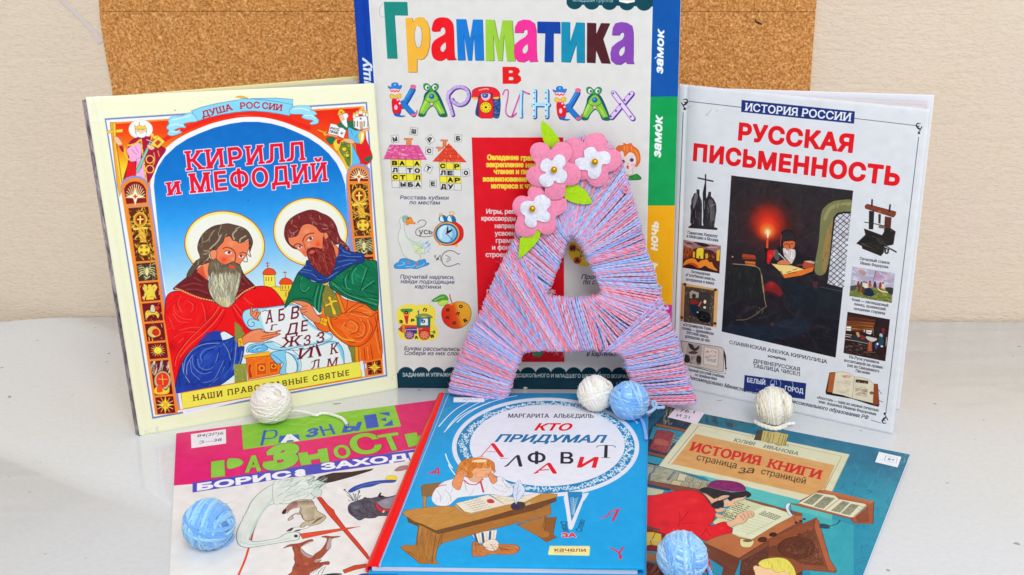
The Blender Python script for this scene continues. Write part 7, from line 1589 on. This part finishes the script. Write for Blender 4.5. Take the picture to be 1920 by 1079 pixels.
# --- lying hardback in the middle
book5 = empty('alphabet_book', tuple(F5.at(0, 0, -T5))); tag(book5, 'bright blue hardback with a red spine and a child at a desk, lying flat', 'book')
p5 = [F5.px(840, 736.0), F5.px(1214, 737.5), F5.px(1208.7, 1064.5), F5.px(711, 1058)]
LB = 0.0065                                     # red cloth strip left of the joint
d5 = unit(p5[0] - p5[3])
q5 = [p5[0] - (LB, 0), p5[1], p5[2], p5[3] - (LB, 0)]
cv5 = Canvas(F5, -0.02, -0.006, max(p[0] for p in q5) + .004, max(p[1] for p in q5) + .004, 6800, '149bd5')
paint_alphabet(cv5)
m5 = cv5.material('cover_print_alphabet', 1.15, 0.3, coat=0.2)
hinge5 = [(0.0, -0.0006), (0.0012, 0.0), (0.0042, 0.0), (0.0055, -0.0003), (0.0068, -0.0006), (0.008, -0.0003), (0.0095, 0.0), (0.02, 0.0)]
quad_cover('front_cover', F5, q5, hinge5, 0.0018, m5, book5, cv5)
blue5, _, _ = new_mat('blue_board_edge', albedo('1391cc', 1.15), 0.32)
red5, _, _ = new_mat('red_spine', albedo('ee0a0a', 0.95), 0.3, 0.5, 0.2)
quad_cover('back_cover', Frame(F5.at(0, 0, -T5 + 0.0019), F5.e, F5.u), [q5[0], q5[1] + (.001, 0), q5[2] + (.001, -.0008), q5[3] + (0, -.0008)], [(0.0, -0.0002), (0.0012, 0.0), (0.02, 0.0)], 0.0018, blue5, book5, None)
page5 = paper_mat('page_paper_cool', 'd5d6e6', dirv=(0, 0, 1))
prism('page_block', F5, [q5[3] + (0.002, 0.0007), q5[2] + (-.004, 0.0007), q5[1] + (-.004, -0.0035), q5[0] + (0.002, -0.0035)], -T5 + 0.0018, -0.0019, page5, book5)
# rounded red spine
ax = np.array([*(F5.e[:2]), 0]); ay = ZUP
spd = unit(F5.at(*q5[0]) - F5.at(*q5[3])); spo = F5.at(q5[3][0], q5[3][1], 0)
arc = [(0.0018, 0.0001)] + [(0.0016 - 0.0034 * math.sin(math.radians(a)), -T5 / 2 + (T5 / 2) * math.cos(math.radians(a))) for a in range(0, 181, 15)] + [(0.0018, -T5 - 0.0001)]
profile('spine', spo, ax, ay, spd, np.linalg.norm(F5.at(*q5[0]) - F5.at(*q5[3])) - .0004, sheet(arc[::-1], 0.0012), red5, book5, b0=0.0002)

# --- lying paperbacks
def paperback(name, label, fr, pts, cv, mat, t):
    b_ = empty(name, tuple(fr.at(*pts[3], -t))); tag(b_, label, 'book')
    prism('front_cover', fr, pts, -0.0003, 0, mat, b_, cv=cv)
    ins = [np.array(pts[0]) + (.0002, -.0006), np.array(pts[1]) + (-.0006, -.0006), np.array(pts[2]) + (-.0006, .0006), np.array(pts[3]) + (.0002, .0006)]
    prism('page_block', fr, ins, -t + 0.0003, -0.0003, page5, b_)
    prism('back_cover', fr, pts, -t, -t + 0.0003, white_b, b_)
    return b_
a4 = F4.px(330.5, 813); b4 = F4.px(318, 1079); dl = (b4 - a4) / np.linalg.norm(b4 - a4)
W4, H4 = 0.208, 0.27
p4 = [a4, a4 + (W4, 0), a4 + (W4, 0) + dl * H4, a4 + dl * H4]
cv4 = Canvas(F4, -0.012, -H4 - .004, W4 + .004, .004, 5200, 'dfdcd8')
paint_rhymes(cv4)
m4 = cv4.material('cover_print_rhymes', 1.15, 0.3, coat=0.2)
book4 = paperback('poetry_book', 'white paperback with pink and green title band and drawn crane, lying flat on the left', F4, p4, cv4, m4, 0.0024)
a6 = F6.px(1237, 760); b6 = F6.px(1706, 852.5); c6 = F6.px(1618, 1079); dr = (c6 - b6) / np.linalg.norm(c6 - b6)
H6 = 0.25
p6 = [a6, b6, b6 + dr * H6, a6 + dr * H6]
cv6 = Canvas(F6, min(p[0] for p in p6) - .004, min(p[1] for p in p6) - .004, b6[0] + .004, .006, 5200, '2f7f9e')
paint_history(cv6)
m6 = cv6.material('cover_print_history', 1.12, 0.3, coat=0.2)
book6 = paperback('book_history_book', 'teal paperback with a monk copying a manuscript, lying flat on the right', F6, p6, cv6, m6, 0.0024)
# paper labels stuck on the covers
def sticker(parent, fr, px4, paint, name='paper_label', base='e6e2e8'):
    q = [fr.px(*p) for p in px4]
    mn = np.min(q, 0) - .001; mx = np.max(q, 0) + .001
    cv = Canvas(fr, mn[0], mn[1], mx[0], mx[1], 9000, base); paint(cv); cv.grain(.006, .006)
    prism(name, fr, q, 0.00003, 0.00022, cv.material(name + '_print', 1.15, .5), parent, cv=cv)
sticker(book4, F4, [(358, 815), (423.5, 805.5), (424, 832), (359, 841)], paint_label4)
sticker(book5, F5, [(851, 746), (908, 746), (908, 754.5), (850, 754.5)], paint_label5)
sticker(book6, F6, [(1268.5, 763.5), (1321, 775), (1307, 796), (1252, 783)], paint_label6, base='ded0d8')
sticker(book6, F6, [(1648, 848), (1690, 857.5), (1683, 877), (1641, 867)], paint_label6b, base='e2e4f0')
# ------------------------------------------------------------------ yarn-wrapped letter
zA = Z5 + 0.0003
pL, pR = on_z(845, 744, zA), on_z(1301, 758, zA)
eA = unit(pR - pL); leanA = math.radians(8.0)
bk = np.cross(ZUP, eA)
uA = math.cos(leanA) * ZUP + math.sin(leanA) * bk
FA = Frame(pL, eA, uA)                     # front face of the wrapped letter
TH = 0.0098                                 # foam thickness
def apx(s, ox=0, oy=0, k=1.0):
    P = pp(s); return np.array([FA.px(ox + x / k, oy + y / k) for x, y in P])
letter = empty('yarn_letter', tuple(FA.at(0.08, 0.0, -TH / 2)))
tag(letter, 'letter A wrapped in pink and blue yarn with felt flowers, leaning on the tall book', 'craft letter')
foam, _, _ = new_mat('foam_core', albedo('c8a8c4', 0.8), 0.9)
core_out = '847,737 866,690 888,640 905,590 918,556 936,512 958,468 975,440 1000,392 1026,330 1044,286 1060,264 1100,258 1136,262 1156,284 1168,328 1180,372 1192,420 1212,476 1234,548 1258,622 1280,690 1300,750 1296,757 1228,757 1196,748 1186,716 1172,672 1162,659 1120,656 1050,657 980,657 974,666 964,694 954,726 948,749 936,751 890,748 850,742'
core_in = '1064,446 1072,438 1086,452 1104,484 1120,520 1130,550 1126,558 1092,563 1052,563 1020,556 1026,545 1040,512 1054,474'
def ring_prism(name, fr, outer, inner, d0, d1, mat, parent):
    import mathutils
    bm = bmesh.new()
    def loop(pts, d):
        vs = [bm.verts.new(fr.at(p[0], p[1], d)) for p in pts]
        return vs, [bm.edges.new((vs[i], vs[(i + 1) % len(vs)])) for i in range(len(vs))]
    rings = []
    for d in (d0, d1):
        vo, eo = loop(outer, d); vi, ei = loop(inner, d)
        bmesh.ops.triangle_fill(bm, edges=eo + ei, use_beauty=True)
        rings.append((vo, vi))
    for k in (0, 1):
        a, b_ = rings[0][k], rings[1][k]; n = len(a)
        for i in range(n):
            j = (i + 1) % n; bm.faces.new((a[i], a[j], b_[j], b_[i]))
    bmesh.ops.recalc_face_normals(bm, faces=bm.faces)
    me = bpy.data.meshes.new(name); bm.to_mesh(me); bm.free()
    return link(name, me, mat, parent)
ring_prism('letter_core', FA, apx(core_out), apx(core_in), -TH + .0012, -0.0022, foam, letter)

def yarn_material(name, fuzzy=0.35):
    m, nt, b = new_mat(name, rough=0.85, spec=0.15)
    at = node(nt, 'ShaderNodeAttribute', attribute_name='Col')
    nt.links.new(at.outputs['Color'], b.inputs['Base Color'])
    n = noise(nt, 2600, 3, 0.7); bump(nt, b, n.outputs[0], 0.35, 0.0004)
    b.inputs['Sheen Weight'].default_value = fuzzy; b.inputs['Sheen Roughness'].default_value = 0.5
    return m
class Tubes:
    """many thin yarn plies gathered in one mesh with a colour attribute"""
    def __init__(s): s.V = []; s.F = []; s.Cc = []; s.n = 0
    def tube(s, P, r, cols, sides=5):
        P = np.asarray(P, float); n = len(P)
        T = np.gradient(P, axis=0); T /= np.linalg.norm(T, axis=1)[:, None] + 1e-12
        ref = np.array([0.13, -0.31, 0.94]); 
        if abs(T[0] @ ref) > 0.9: ref = np.array([0.9, 0.3, 0.1])
        A = np.cross(T, ref); A /= np.linalg.norm(A, axis=1)[:, None] + 1e-9; B = np.cross(T, A)
        a = np.arange(sides) * 2 * np.pi / sides
        r = np.broadcast_to(r, (n,))
        V = P[:, None] + (A[:, None] * np.cos(a)[None, :, None] + B[:, None] * np.sin(a)[None, :, None]) * r[:, None, None]
        s.V.append(V.reshape(-1, 3)); s.Cc.append(np.repeat(np.asarray(cols, np.float32).reshape(n, 3), sides, 0))
        i = np.arange(n - 1)[:, None] * sides; j = np.arange(sides)[None]; k = (j + 1) % sides
        s.F.append((np.stack([i + j, i + k, i + sides + k, i + sides + j], -1).reshape(-1, 4) + s.n))
        s.n += n * sides
    def plied(s, P, R, pal, rg, pitch=0.006, plies=2, var=0.05, sides=5, other=None, tw=.36):
        """a strand of twisted plies; pal(k) gives a base colour for each ply"""
        P = np.asarray(P, float)
        L = np.concatenate([[0], np.cumsum(np.linalg.norm(np.diff(P, axis=0), axis=1))])
        m = max(int(L[-1] / (pitch / 7)), 6); t = np.linspace(0, L[-1], m)
        Q = np.stack([np.interp(t, L, P[:, i]) for i in range(3)], 1)
        T = np.gradient(Q, axis=0); T /= np.linalg.norm(T, axis=1)[:, None] + 1e-12
        ref = np.array([0.2, 0.9, 0.3]); A = np.cross(T, ref); A /= np.linalg.norm(A, axis=1)[:, None] + 1e-9; B = np.cross(T, A)
        ph0 = rg.random() * 6.28
        for q in range(plies):
            ph = ph0 + q * 2 * np.pi / plies + t * 2 * np.pi / pitch
            c = A * np.cos(ph)[:, None] + B * np.sin(ph)[:, None]
            base = np.asarray(pal(q), np.float32)
            nz = np.interp(t, np.linspace(0, L[-1] + 1e-9, 9), rg.normal(0, var, 9))
            col = base[None] * (1 + nz[:, None])
            if other is not None:
                w = np.clip(np.interp(t, np.linspace(0, L[-1] + 1e-9, 4), rg.random(4) * 1.2 - .4), 0, .65)[:, None]
                col = col * (1 - w) + np.asarray(other, np.float32)[None] * w
            s.tube(Q + c * R * tw, R * (1.02 - .9 * tw), col, sides)
    def fuzz(s, P, R, n, ln, col, rg):
        P = np.asarray(P, float)
        for i in range(n):
            k = rg.integers(0, len(P) - 1); d = rg.normal(0, 1, 3); d /= np.linalg.norm(d)
            a = P[k] + d * R * .7; q = a + (d + rg.normal(0, .6, 3)) * ln * rg.random(); mid = (a + q) / 2 + rg.normal(0, .25, 3) * ln
            s.tube([a, mid, q], 0.00005, np.repeat([col], 3, 0), 3)
    def build(s, name, mat, parent, kind=None):
        me = bpy.data.meshes.new(name)
        V = np.concatenate(s.V).astype(np.float32); F = np.concatenate(s.F).astype(np.int32)
        me.vertices.add(len(V)); me.vertices.foreach_set('co', V.ravel())
        me.loops.add(F.size); me.loops.foreach_set('vertex_index', F.ravel())
        me.polygons.add(len(F)); me.polygons.foreach_set('loop_start', np.arange(0, F.size, 4, dtype=np.int32))
        me.update(calc_edges=True); me.validate()
        ca = me.color_attributes.new('Col', 'FLOAT_COLOR', 'POINT')
        c4 = np.ones((len(V), 4), np.float32); c4[:, :3] = np.clip(np.concatenate(s.Cc), 0, .95)
        ca.data.foreach_set('color', c4.ravel())
        o = link(name, me, mat, parent, True)
        if kind: o['kind'] = kind
        return o
ymat = yarn_material('variegated_yarn')
PINK = [lin(rgb(h)) * 1.14 for h in ('ea8ea6', 'e8869e', 'f0a8bc', 'e07e96', 'ecacc2')]
BLUE = [lin(rgb(h)) * 1.14 for h in ('9cbaec', '8fb0e6', 'b4c8f2', '86a6e0', 'a8bcec')]
LILA = [lin(rgb(h)) * 1.2 for h in ('c3a8d8', 'b79fce', 'd3b6d9', 'a9a2dc')]
# each family of windings: outline points A, matching outline points B, count, layer, end overlap flags
FAM = [
 # left leg, foot upwards
 ('843,736 846,722 855,690 868,656 884,622 903,590', '946,750 948,744 957,716 966,690 972,672 980,657', 34, 1.0),
 # left leg, diagonal to the crossbar underside
 ('902,594 910,570 921,545 933,517 948,488 966,455', '975,662 996,657 1018,657 1042,657 1062,657 1080,657', 27, 1.7),
 # upper left leg to the triangular opening
 ('936,512 950,484 966,452 978,430 992,400 1008,366', '1018,561 1026,541 1038,514 1049,488 1058,462 1065,445', 24, 1.2),
 # crossbar uprights
 ('1020,556 1042,562 1070,563 1095,563 1112,562', '1050,658 1068,658 1090,657 1115,657 1142,657', 19, 1.1),
 # right junction fan
 ('1092,563 1104,562 1116,560 1126,556 1130,550', '1160,664 1190,648 1216,626 1240,602 1250,580', 15, 1.5),
 # right leg upper
 ('1131,556 1130,546 1124,530 1116,512 1106,490', '1244,590 1238,562 1226,522 1214,484 1204,458', 22, 1.3),
 ('1107,492 1098,474 1088,456 1080,445 1072,440', '1206,464 1200,430 1190,392 1176,344 1160,292', 29, 1.6),
 # top, almost vertical
 ('1066,446 1068,444 1070,441 1074,440 1077,443', '1036,300 1060,268 1088,260 1120,258 1152,282', 24, 1.25),
 ('1064,450 1065,447 1066,445 1067,444 1068,443', '1002,380 1012,352 1022,330 1030,312 1040,290', 12, 1.0),
 # right leg, diagonal top band then fan to the foot
 ('1134,659 1146,659 1156,660 1163,662 1168,668', '1236,560 1248,590 1256,612 1262,630 1268,646', 17, 2.1),
 ('1166,664 1172,678 1180,700 1187,722 1194,744 1198,757', '1264,636 1272,662 1281,690 1291,720 1299,744 1303,757', 27, 1.4),
]
def resample(P, n):
    L = np.concatenate([[0], np.cumsum(np.linalg.norm(np.diff(P, axis=0), axis=1))]); t = np.linspace(0, 1, n) * L[-1]
    return np.stack([np.interp(t, L, P[:, i]) for i in range(2)], 1)
YR = 0.00086
for fi, (sa, sb, cnt, lay) in enumerate(FAM):
    cnt = int(cnt * 1.18)
    rg = np.random.default_rng(100 + fi)
    A, B = resample(apx(sa), cnt), resample(apx(sb), cnt)
    tb = Tubes(); run = 0; tone = 0
    for i in range(cnt):
        for sub in range(2):                                    # an upper strand and one half-hidden between neighbours
            w = YR * (0.92 + 0.25 * rg.random()) * (1.0 if sub == 0 else 0.9)
            f = 0.0 if sub == 0 else 0.5
            a = A[i] * (1 - f) + A[min(i + 1, cnt - 1)] * f; b_ = B[i] * (1 - f) + B[min(i + 1, cnt - 1)] * f
            jit = 0.0003 if sub == 0 else 0.0006
            a = a + rg.normal(0, jit, 2); b_ = b_ + rg.normal(0, jit, 2)
            d = b_ - a; L = np.linalg.norm(d); d /= L; nn = np.array([-d[1], d[0]])
            h0 = (lay - 1.0) * 0.0011 + (0.0002 + rg.random() * 0.0005 if sub == 0 else -0.0007)
            rr = 0.0034
            pts = []
            # down the side at a, across the front with a small bow, down the side at b
            for ang in (-1.0, -0.55, 0.0):
                pass
            side = 0.0011 * (0.4 + rg.random())
            prof = [(-side * .4, -TH), (-side * .9, -TH * .7), (-side, -TH * .4), (-side * .8, -rr * .8), (-side * .1, -rr * .25), (rr * .6, -rr * .04)]
            for x, z in prof: pts.append((a + d * x, z + h0 * (1 if z > -rr else .6)))
            nm = 6; bow = rg.normal(0, 0.00035)
            for k in range(1, nm):
                t = k / nm
                p = a + d * (rr * .6 + (L - rr * 1.2) * t) + nn * (bow * math.sin(math.pi * t) + rg.normal(0, .00012))
                pts.append((p, h0 + 0.0005 * math.sin(math.pi * t) + rg.normal(0, .00008)))
            for x, z in prof[::-1]: pts.append((b_ - d * x, z + h0 * (1 if z > -rr else .6)))
            P3 = np.array([FA.at(p[0], p[1], z) for p, z in pts])
            if run <= 0: tone = rg.random(); run = int(rg.integers(1, 3))
            run -= 1
            def pal(q, tone=tone):
                if tone < 0.47: src = PINK if rg.random() < 0.85 else LILA
                elif tone < 0.78: src = BLUE if rg.random() < 0.85 else LILA
                else: src = (PINK, BLUE)[q % 2]
                c = np.array(src[int(rg.integers(len(src)))]); return c * (0.9 + 0.2 * rg.random())
            tb.plied(P3, w, pal, rg, pitch=0.0085, sides=5, other=(LILA, PINK, BLUE)[int(rg.integers(3))][0])
            if rg.random() < 0.9: tb.fuzz(P3[3:-3], w, 7, 0.0045, lin(rgb('d9c0e0')), rg)
    tb.build('yarn_wrapping', ymat, letter)
# the knot of yarn at the right shoulder and a loose hair
tb = Tubes(); rg = np.random.default_rng(5)
kn = apx('1166,352 1170,347 1176,349 1179,356 1175,362 1169,359 1170,353 1175,354')
tb.plied([FA.at(p[0], p[1], .0012 + .0004 * i) for i, p in enumerate(kn)], .0009, lambda q: PINK[0], rg)
kn = apx('1172,372 1177,370 1181,374 1180,379')
tb.plied([FA.at(p[0], p[1], .001) for p in kn], .0004, lambda q: BLUE[2], rg)
tb.build('yarn_end', ymat, letter)

# felt flowers ------------------------------------------------------------------------------
def felt(name, h, g=1.15):
    m, nt, b = new_mat(name, rough=0.95, spec=0.1)
    n = noise(nt, 520, 4, 0.7); n2 = noise(nt, 120, 2)
    c = albedo(h, g)
    r = ramp(nt, n.outputs[0], [(0.3, tuple(v * .82 for v in c[:3]) + (1,)), (0.55, c), (0.75, tuple(min(v * 1.12, .95) for v in c[:3]) + (1,))])
    nt.links.new(r.outputs[0], b.inputs['Base Color'])
    ad = node(nt, 'ShaderNodeMath', operation='ADD'); nt.links.new(n.outputs[0], ad.inputs[0]); nt.links.new(n2.outputs[0], ad.inputs[1])
    bump(nt, b, ad.outputs[0], 0.45, 0.0006)
    b.inputs['Sheen Weight'].default_value = 0.3
    return m
felt_pink, felt_white, felt_green = felt('pink_felt', 'f788a8'), felt('white_felt', 'dfe0ee', 1.1), felt('green_felt', 'a6d41a', 1.1)
gold, _, gb = new_mat('gold_bead', albedo('e0a818', 1.0), 0.14); gb.inputs['Metallic'].default_value = 1.0
FK = (940, 220, 3.996)
def felt_piece(name, s, d, th, mat, parent, tilt=(0, 0)):
    P = spline(apx(s, *FK), True, 4); c = P.mean(0)
    bm = bmesh.new(); n = len(P)
    def hgt(p): return (p[0] - c[0]) * tilt[0] + (p[1] - c[1]) * tilt[1] + 0.0003 * math.sin((p[0]) * 260 + d * 900) * math.cos(p[1] * 230)
    rings = []
    for (sc_, dz) in ((1, 0), (1, th * .75), (0.985, th), (0.55, th * 1.02)):
        rings.append([bm.verts.new(FA.at(*(c + (p - c) * sc_), d + dz + hgt(c + (p - c) * sc_))) for p in P])
    for a, b_ in zip(rings[:-1], rings[1:]):
        for i in range(n): bm.faces.new((a[i], a[(i + 1) % n], b_[(i + 1) % n], b_[i]))
    cvx = bm.verts.new(FA.at(*c, d + th + hgt(c)))
    for i in range(n): bm.faces.new((rings[-1][i], rings[-1][(i + 1) % n], cvx))
    bmesh.ops.recalc_face_normals(bm, faces=bm.faces)
    me = bpy.data.meshes.new(name); bm.to_mesh(me); bm.free()
    o = link(name, me, mat, parent, True)
    try: me.set_sharp_from_angle(angle=math.radians(60))
    except Exception: pass
    return o
def bead(x, y, d, parent):
    c = apx('%f,%f' % (x, y), *FK)[0]; r = 0.00245
    bm = bmesh.new(); bmesh.ops.create_uvsphere(bm, u_segments=24, v_segments=16, radius=r)
    for v in bm.verts:                                   # threading hole
        if v.co.length and v.co.xy.length < r * .3 and v.co.z > 0: v.co.z -= r * .45
    M = Matrix((tuple(FA.e), tuple(FA.u), tuple(FA.n))).transposed().to_4x4()
    rot = Matrix.Rotation(math.radians(38), 4, 'X') @ Matrix.Rotation(math.radians(-20), 4, 'Y')
    bm.transform(Matrix.Translation(Vector(FA.at(c[0], c[1], d + r))) @ M @ rot)
    me = bpy.data.meshes.new('bead'); bm.to_mesh(me); bm.free()
    link('bead', me, gold, parent, True)
lf = 0.0030
felt_piece('felt_leaf', '308,26 340,46 368,72 398,108 424,146 440,186 425,230 376,242 340,215 315,165 303,110 300,70', lf, .0011, felt_green, letter, (0, .04))
felt_piece('felt_leaf', '470,560 487,512 524,500 565,502 610,528 645,562 665,600 681,638 640,648 590,646 540,636 500,618 478,600', lf + .0002, .0011, felt_green, letter)
felt_piece('felt_leaf', '150,896 190,888 235,860 275,835 298,850 285,905 252,952 205,1000 165,1035 133,1054 134,1010 140,950', lf, .0011, felt_green, letter)
fl_b = felt_piece('felt_flower', '488,182 505,160 542,149 585,160 617,185 632,150 660,128 700,117 745,119 777,142 793,185 797,236 845,238 885,262 899,318 884,366 846,398 806,410 801,458 772,502 722,518 672,502 640,462 602,468 560,440 520,400 500,330 482,280 478,225', lf + .0012, .0012, felt_pink, letter, (.03, .0))
fl_c = felt_piece('felt_flower', '152,584 203,590 203,552 232,516 290,512 330,560 400,600 480,604 493,652 481,700 441,724 412,744 416,800 394,852 350,876 314,866 275,835 246,880 190,893 136,880 108,842 109,795 126,738 96,700 89,652 110,606', lf + .0012, .0012, felt_pink, letter)
fl_a = felt_piece('felt_flower', '376,240 352,206 312,188 266,190 232,215 221,262 240,310 268,352 226,370 196,408 194,450 224,492 274,516 329,522 328,572 352,602 400,614 450,606 480,574 488,512 540,508 582,480 601,430 590,380 554,346 504,330 530,292 536,245 506,200 456,183 410,196', lf + .0027, .0012, felt_pink, letter)
felt_piece('felt_petals', '624,296 621,250 650,226 695,222 722,256 770,250 806,266 821,305 804,345 757,354 750,410 724,450 690,459 656,440 647,396 596,390 560,360 557,320 590,301', lf + .0027, .0011, felt_white, fl_b)
felt_piece('felt_petals', '244,622 265,590 310,575 356,590 374,630 366,664 345,690 370,728 361,770 320,780 271,766 270,800 245,821 205,812 180,776 184,735 154,710 147,670 162,636 200,620', lf + .0027, .0011, felt_white, fl_c)
felt_piece('felt_petals', '385,322 350,303 315,318 298,356 309,392 342,412 304,430 286,465 314,506 355,516 390,500 404,470 430,486 470,486 496,450 492,405 462,378 486,345 480,300 448,276 410,286', lf + .0042, .0011, felt_white, fl_a)
bead(703, 330, lf + .0038, fl_b); bead(240, 677, lf + .0038, fl_c); bead(402, 387, lf + .0053, fl_a)

# ------------------------------------------------------------------ yarn balls
def ball_center(x, y, r_px, z):
    R = .014
    for _ in range(20):
        c = on_z(x, y, z + R * .97); R = r_px * ((c - CAM) @ FW) / F_PX
    return c, R
yb_mat = yarn_material('ball_yarn', 0.5)
core_w, _, _ = new_mat('ball_core_cream', albedo('d8d2c4', 1.0), 0.9)
core_b, _, _ = new_mat('ball_core_blue', albedo('6aa0dc', 0.9), 0.9)
def yarn_ball(label, x, y, r_px, z, pal, core, seed, bands, R_y=0.00105, tail=None, group='yarn balls on the books', loops=None):
    c, R = ball_center(x, y, r_px, z); rg = np.random.default_rng(seed)
    th = empty('yarn_ball', (c[0], c[1], c[2] - R)); tag(th, label, 'yarn ball', group)
    bm = bmesh.new(); bmesh.ops.create_icosphere(bm, subdivisions=3, radius=R * .90)
    bm.transform(Matrix.Translation(Vector(c))); me = bpy.data.meshes.new('ball_core'); bm.to_mesh(me); bm.free()
    link('ball_core', me, core, th, True)
    tb = Tubes()
    bands = [((.3, .5, .8), 26, 2.5, .25)] + list(bands)
    total = sum(b[1] for b in bands)
    done = 0
    for (axis, cnt, spread, wid) in bands:
        ax0 = unit(RT * axis[0] + UP * axis[1] - FW * axis[2])
        for i in range(cnt):
            ax_ = unit(ax0 + rg.normal(0, spread, 3)); t1 = unit(np.cross(ax_, [.3, .5, .8])); t2 = np.cross(ax_, t1)
            off = rg.uniform(-wid, wid)
            lvl = R * (0.885 + 0.08 * (done / total)) + rg.normal(0, .00012); done += 1
            a0 = rg.random() * 6.28; arcL = rg.uniform(3.6, 6.6)
            a = np.linspace(a0, a0 + arcL, 44)
            lat = off + 0.05 * np.sin(a * 2 + rg.random() * 6)
            q = (t1[None] * np.cos(a)[:, None] + t2[None] * np.sin(a)[:, None]) * np.sqrt(np.maximum(1 - lat ** 2, .05))[:, None] + ax_[None] * lat[:, None]
            dip = np.ones(44); dip[:4] = np.linspace(.88, 1, 4); dip[-4:] = np.linspace(1, .88, 4)
            P = c + q * (lvl * dip)[:, None]
            tb.plied(P, R_y * (.9 + .25 * rg.random()), pal(rg), rg, pitch=.0075, var=.05, sides=6, tw=.2)
            if i % 2 == 0: tb.fuzz(P, R_y, 9, 0.0024, pal(rg)(0), rg)
    tb.build('yarn_winding', yb_mat, th)
    if tail is not None:
        tt = Tubes()
        for pts in tail:
            P = spline(np.array(pts), False, 6); tt.plied(P, R_y * 1.25, pal(rg), rg, pitch=.0065, var=.04, tw=.3)
            tt.fuzz(P, R_y, 10, .003, pal(rg)(0), rg)
        tt.build('yarn_tail', yb_mat, th)
    return th
def palette(cols, g=1.2):
    base = [lin(rgb(h)) * g for h in cols]
    def p(rg):
        c = base[int(rg.integers(len(base)))] * (0.92 + .16 * rg.random())
        return lambda q: c
    return p
WH = palette(['e6e2d8', 'ddd8cc', 'f4f2ee', 'e0dacc'], 1.25)
WH2 = palette(['e4decd', 'dad2c0', 'eeeadf'], 1.2)
BL = palette(['86baf0', '78aeea', '98c8f4', '6ca4e6'], 1.25)
BL2 = palette(['7eb2ec', '94c0f0', '6ca2e2', 'aed0f4'], 1.25)
def tl(z, s): return [on_z(x, y, z) for x, y in pp(s)]
zt = Z4 + .0009
yarn_ball('white yarn ball with a loose end trailing right, against the foot of the saints book', 509, 757, 38.5, Z4, WH, core_w, 21,
    [((.5, .8, .3), 26, .35, .7), ((.35, .9, .15), 40, .09, .78), ((-.2, .9, .5), 14, .2, .5)],
    tail=[[on_z(535, 775, zt + .006)] + tl(zt + .004, '552,771') + tl(zt + .001, '575,774 592,779 604,775 620,777 640,784 648,792 650,797')])
yarn_ball('largest blue yarn ball, alone on the white cover of the flat left paperback', 391, 983, 47.5, Z4, BL, core_b, 22,
    [((1, .1, .3), 30, .35, .7), ((.95, -.25, .2), 50, .07, .84), ((.2, 1, .3), 6, .12, .3)],
    tail=[tl(zt, '408,1026 424,1021 434,1012 437,1004 430,1003 421,1008 416,1018 410,1026 404,1030'), tl(zt + .001, '360,1014 372,1022 388,1027 404,1026')])
yarn_ball('small white yarn ball touching the blue one, in front of the letter between its feet', 1117, 738, 34, Z5, WH, core_w, 23,
    [((.6, .6, .4), 26, .35, .7), ((.8, .5, .2), 40, .08, .82), ((-.3, .9, .3), 10, .2, .4)])
yarn_ball('small blue yarn ball beside a white one, before the right foot of the letter', 1180, 751.5, 36.5, Z5, BL2, core_b, 24,
    [((.7, .2, .6), 24, .4, .7), ((.3, .2, .9), 24, .08, .84), ((.1, 1, .2), 26, .09, .45), ((.9, .5, .1), 10, .2, .5)],
    tail=[tl(Z5 + .0008, '1196,780 1204,790 1209,806 1212,826'), tl(Z5 + .006, '1212,775 1222,771 1230,762 1227,752 1223,757 1227,764 1236,765 1246,764')])
yarn_ball('cream yarn ball looped round its base, at the foot of the right upright book', 1450, 762, 36.5, 0.001, WH2, core_w, 25,
    [((.9, .1, .3), 26, .35, .7), ((.95, .1, .1), 46, .07, .84)],
    tail=[tl(.0035, '1416,788 1424,794 1440,800 1455,803 1468,799 1478,795 1490,794'), tl(.0035, '1414,791 1424,797 1440,803 1458,805 1474,800')])
yarn_ball('blue yarn ball at the very front edge of view on the teal paperback', 1279, 1044, 47, Z4, BL2, core_b, 26,
    [((.6, .6, .5), 30, .4, .7), ((.35, .85, .35), 44, .08, .84), ((.95, .1, .2), 20, .08, .45)],
    tail=[tl(zt, '1316,1062 1324,1062 1330,1070 1333,1082 1334,1096')])
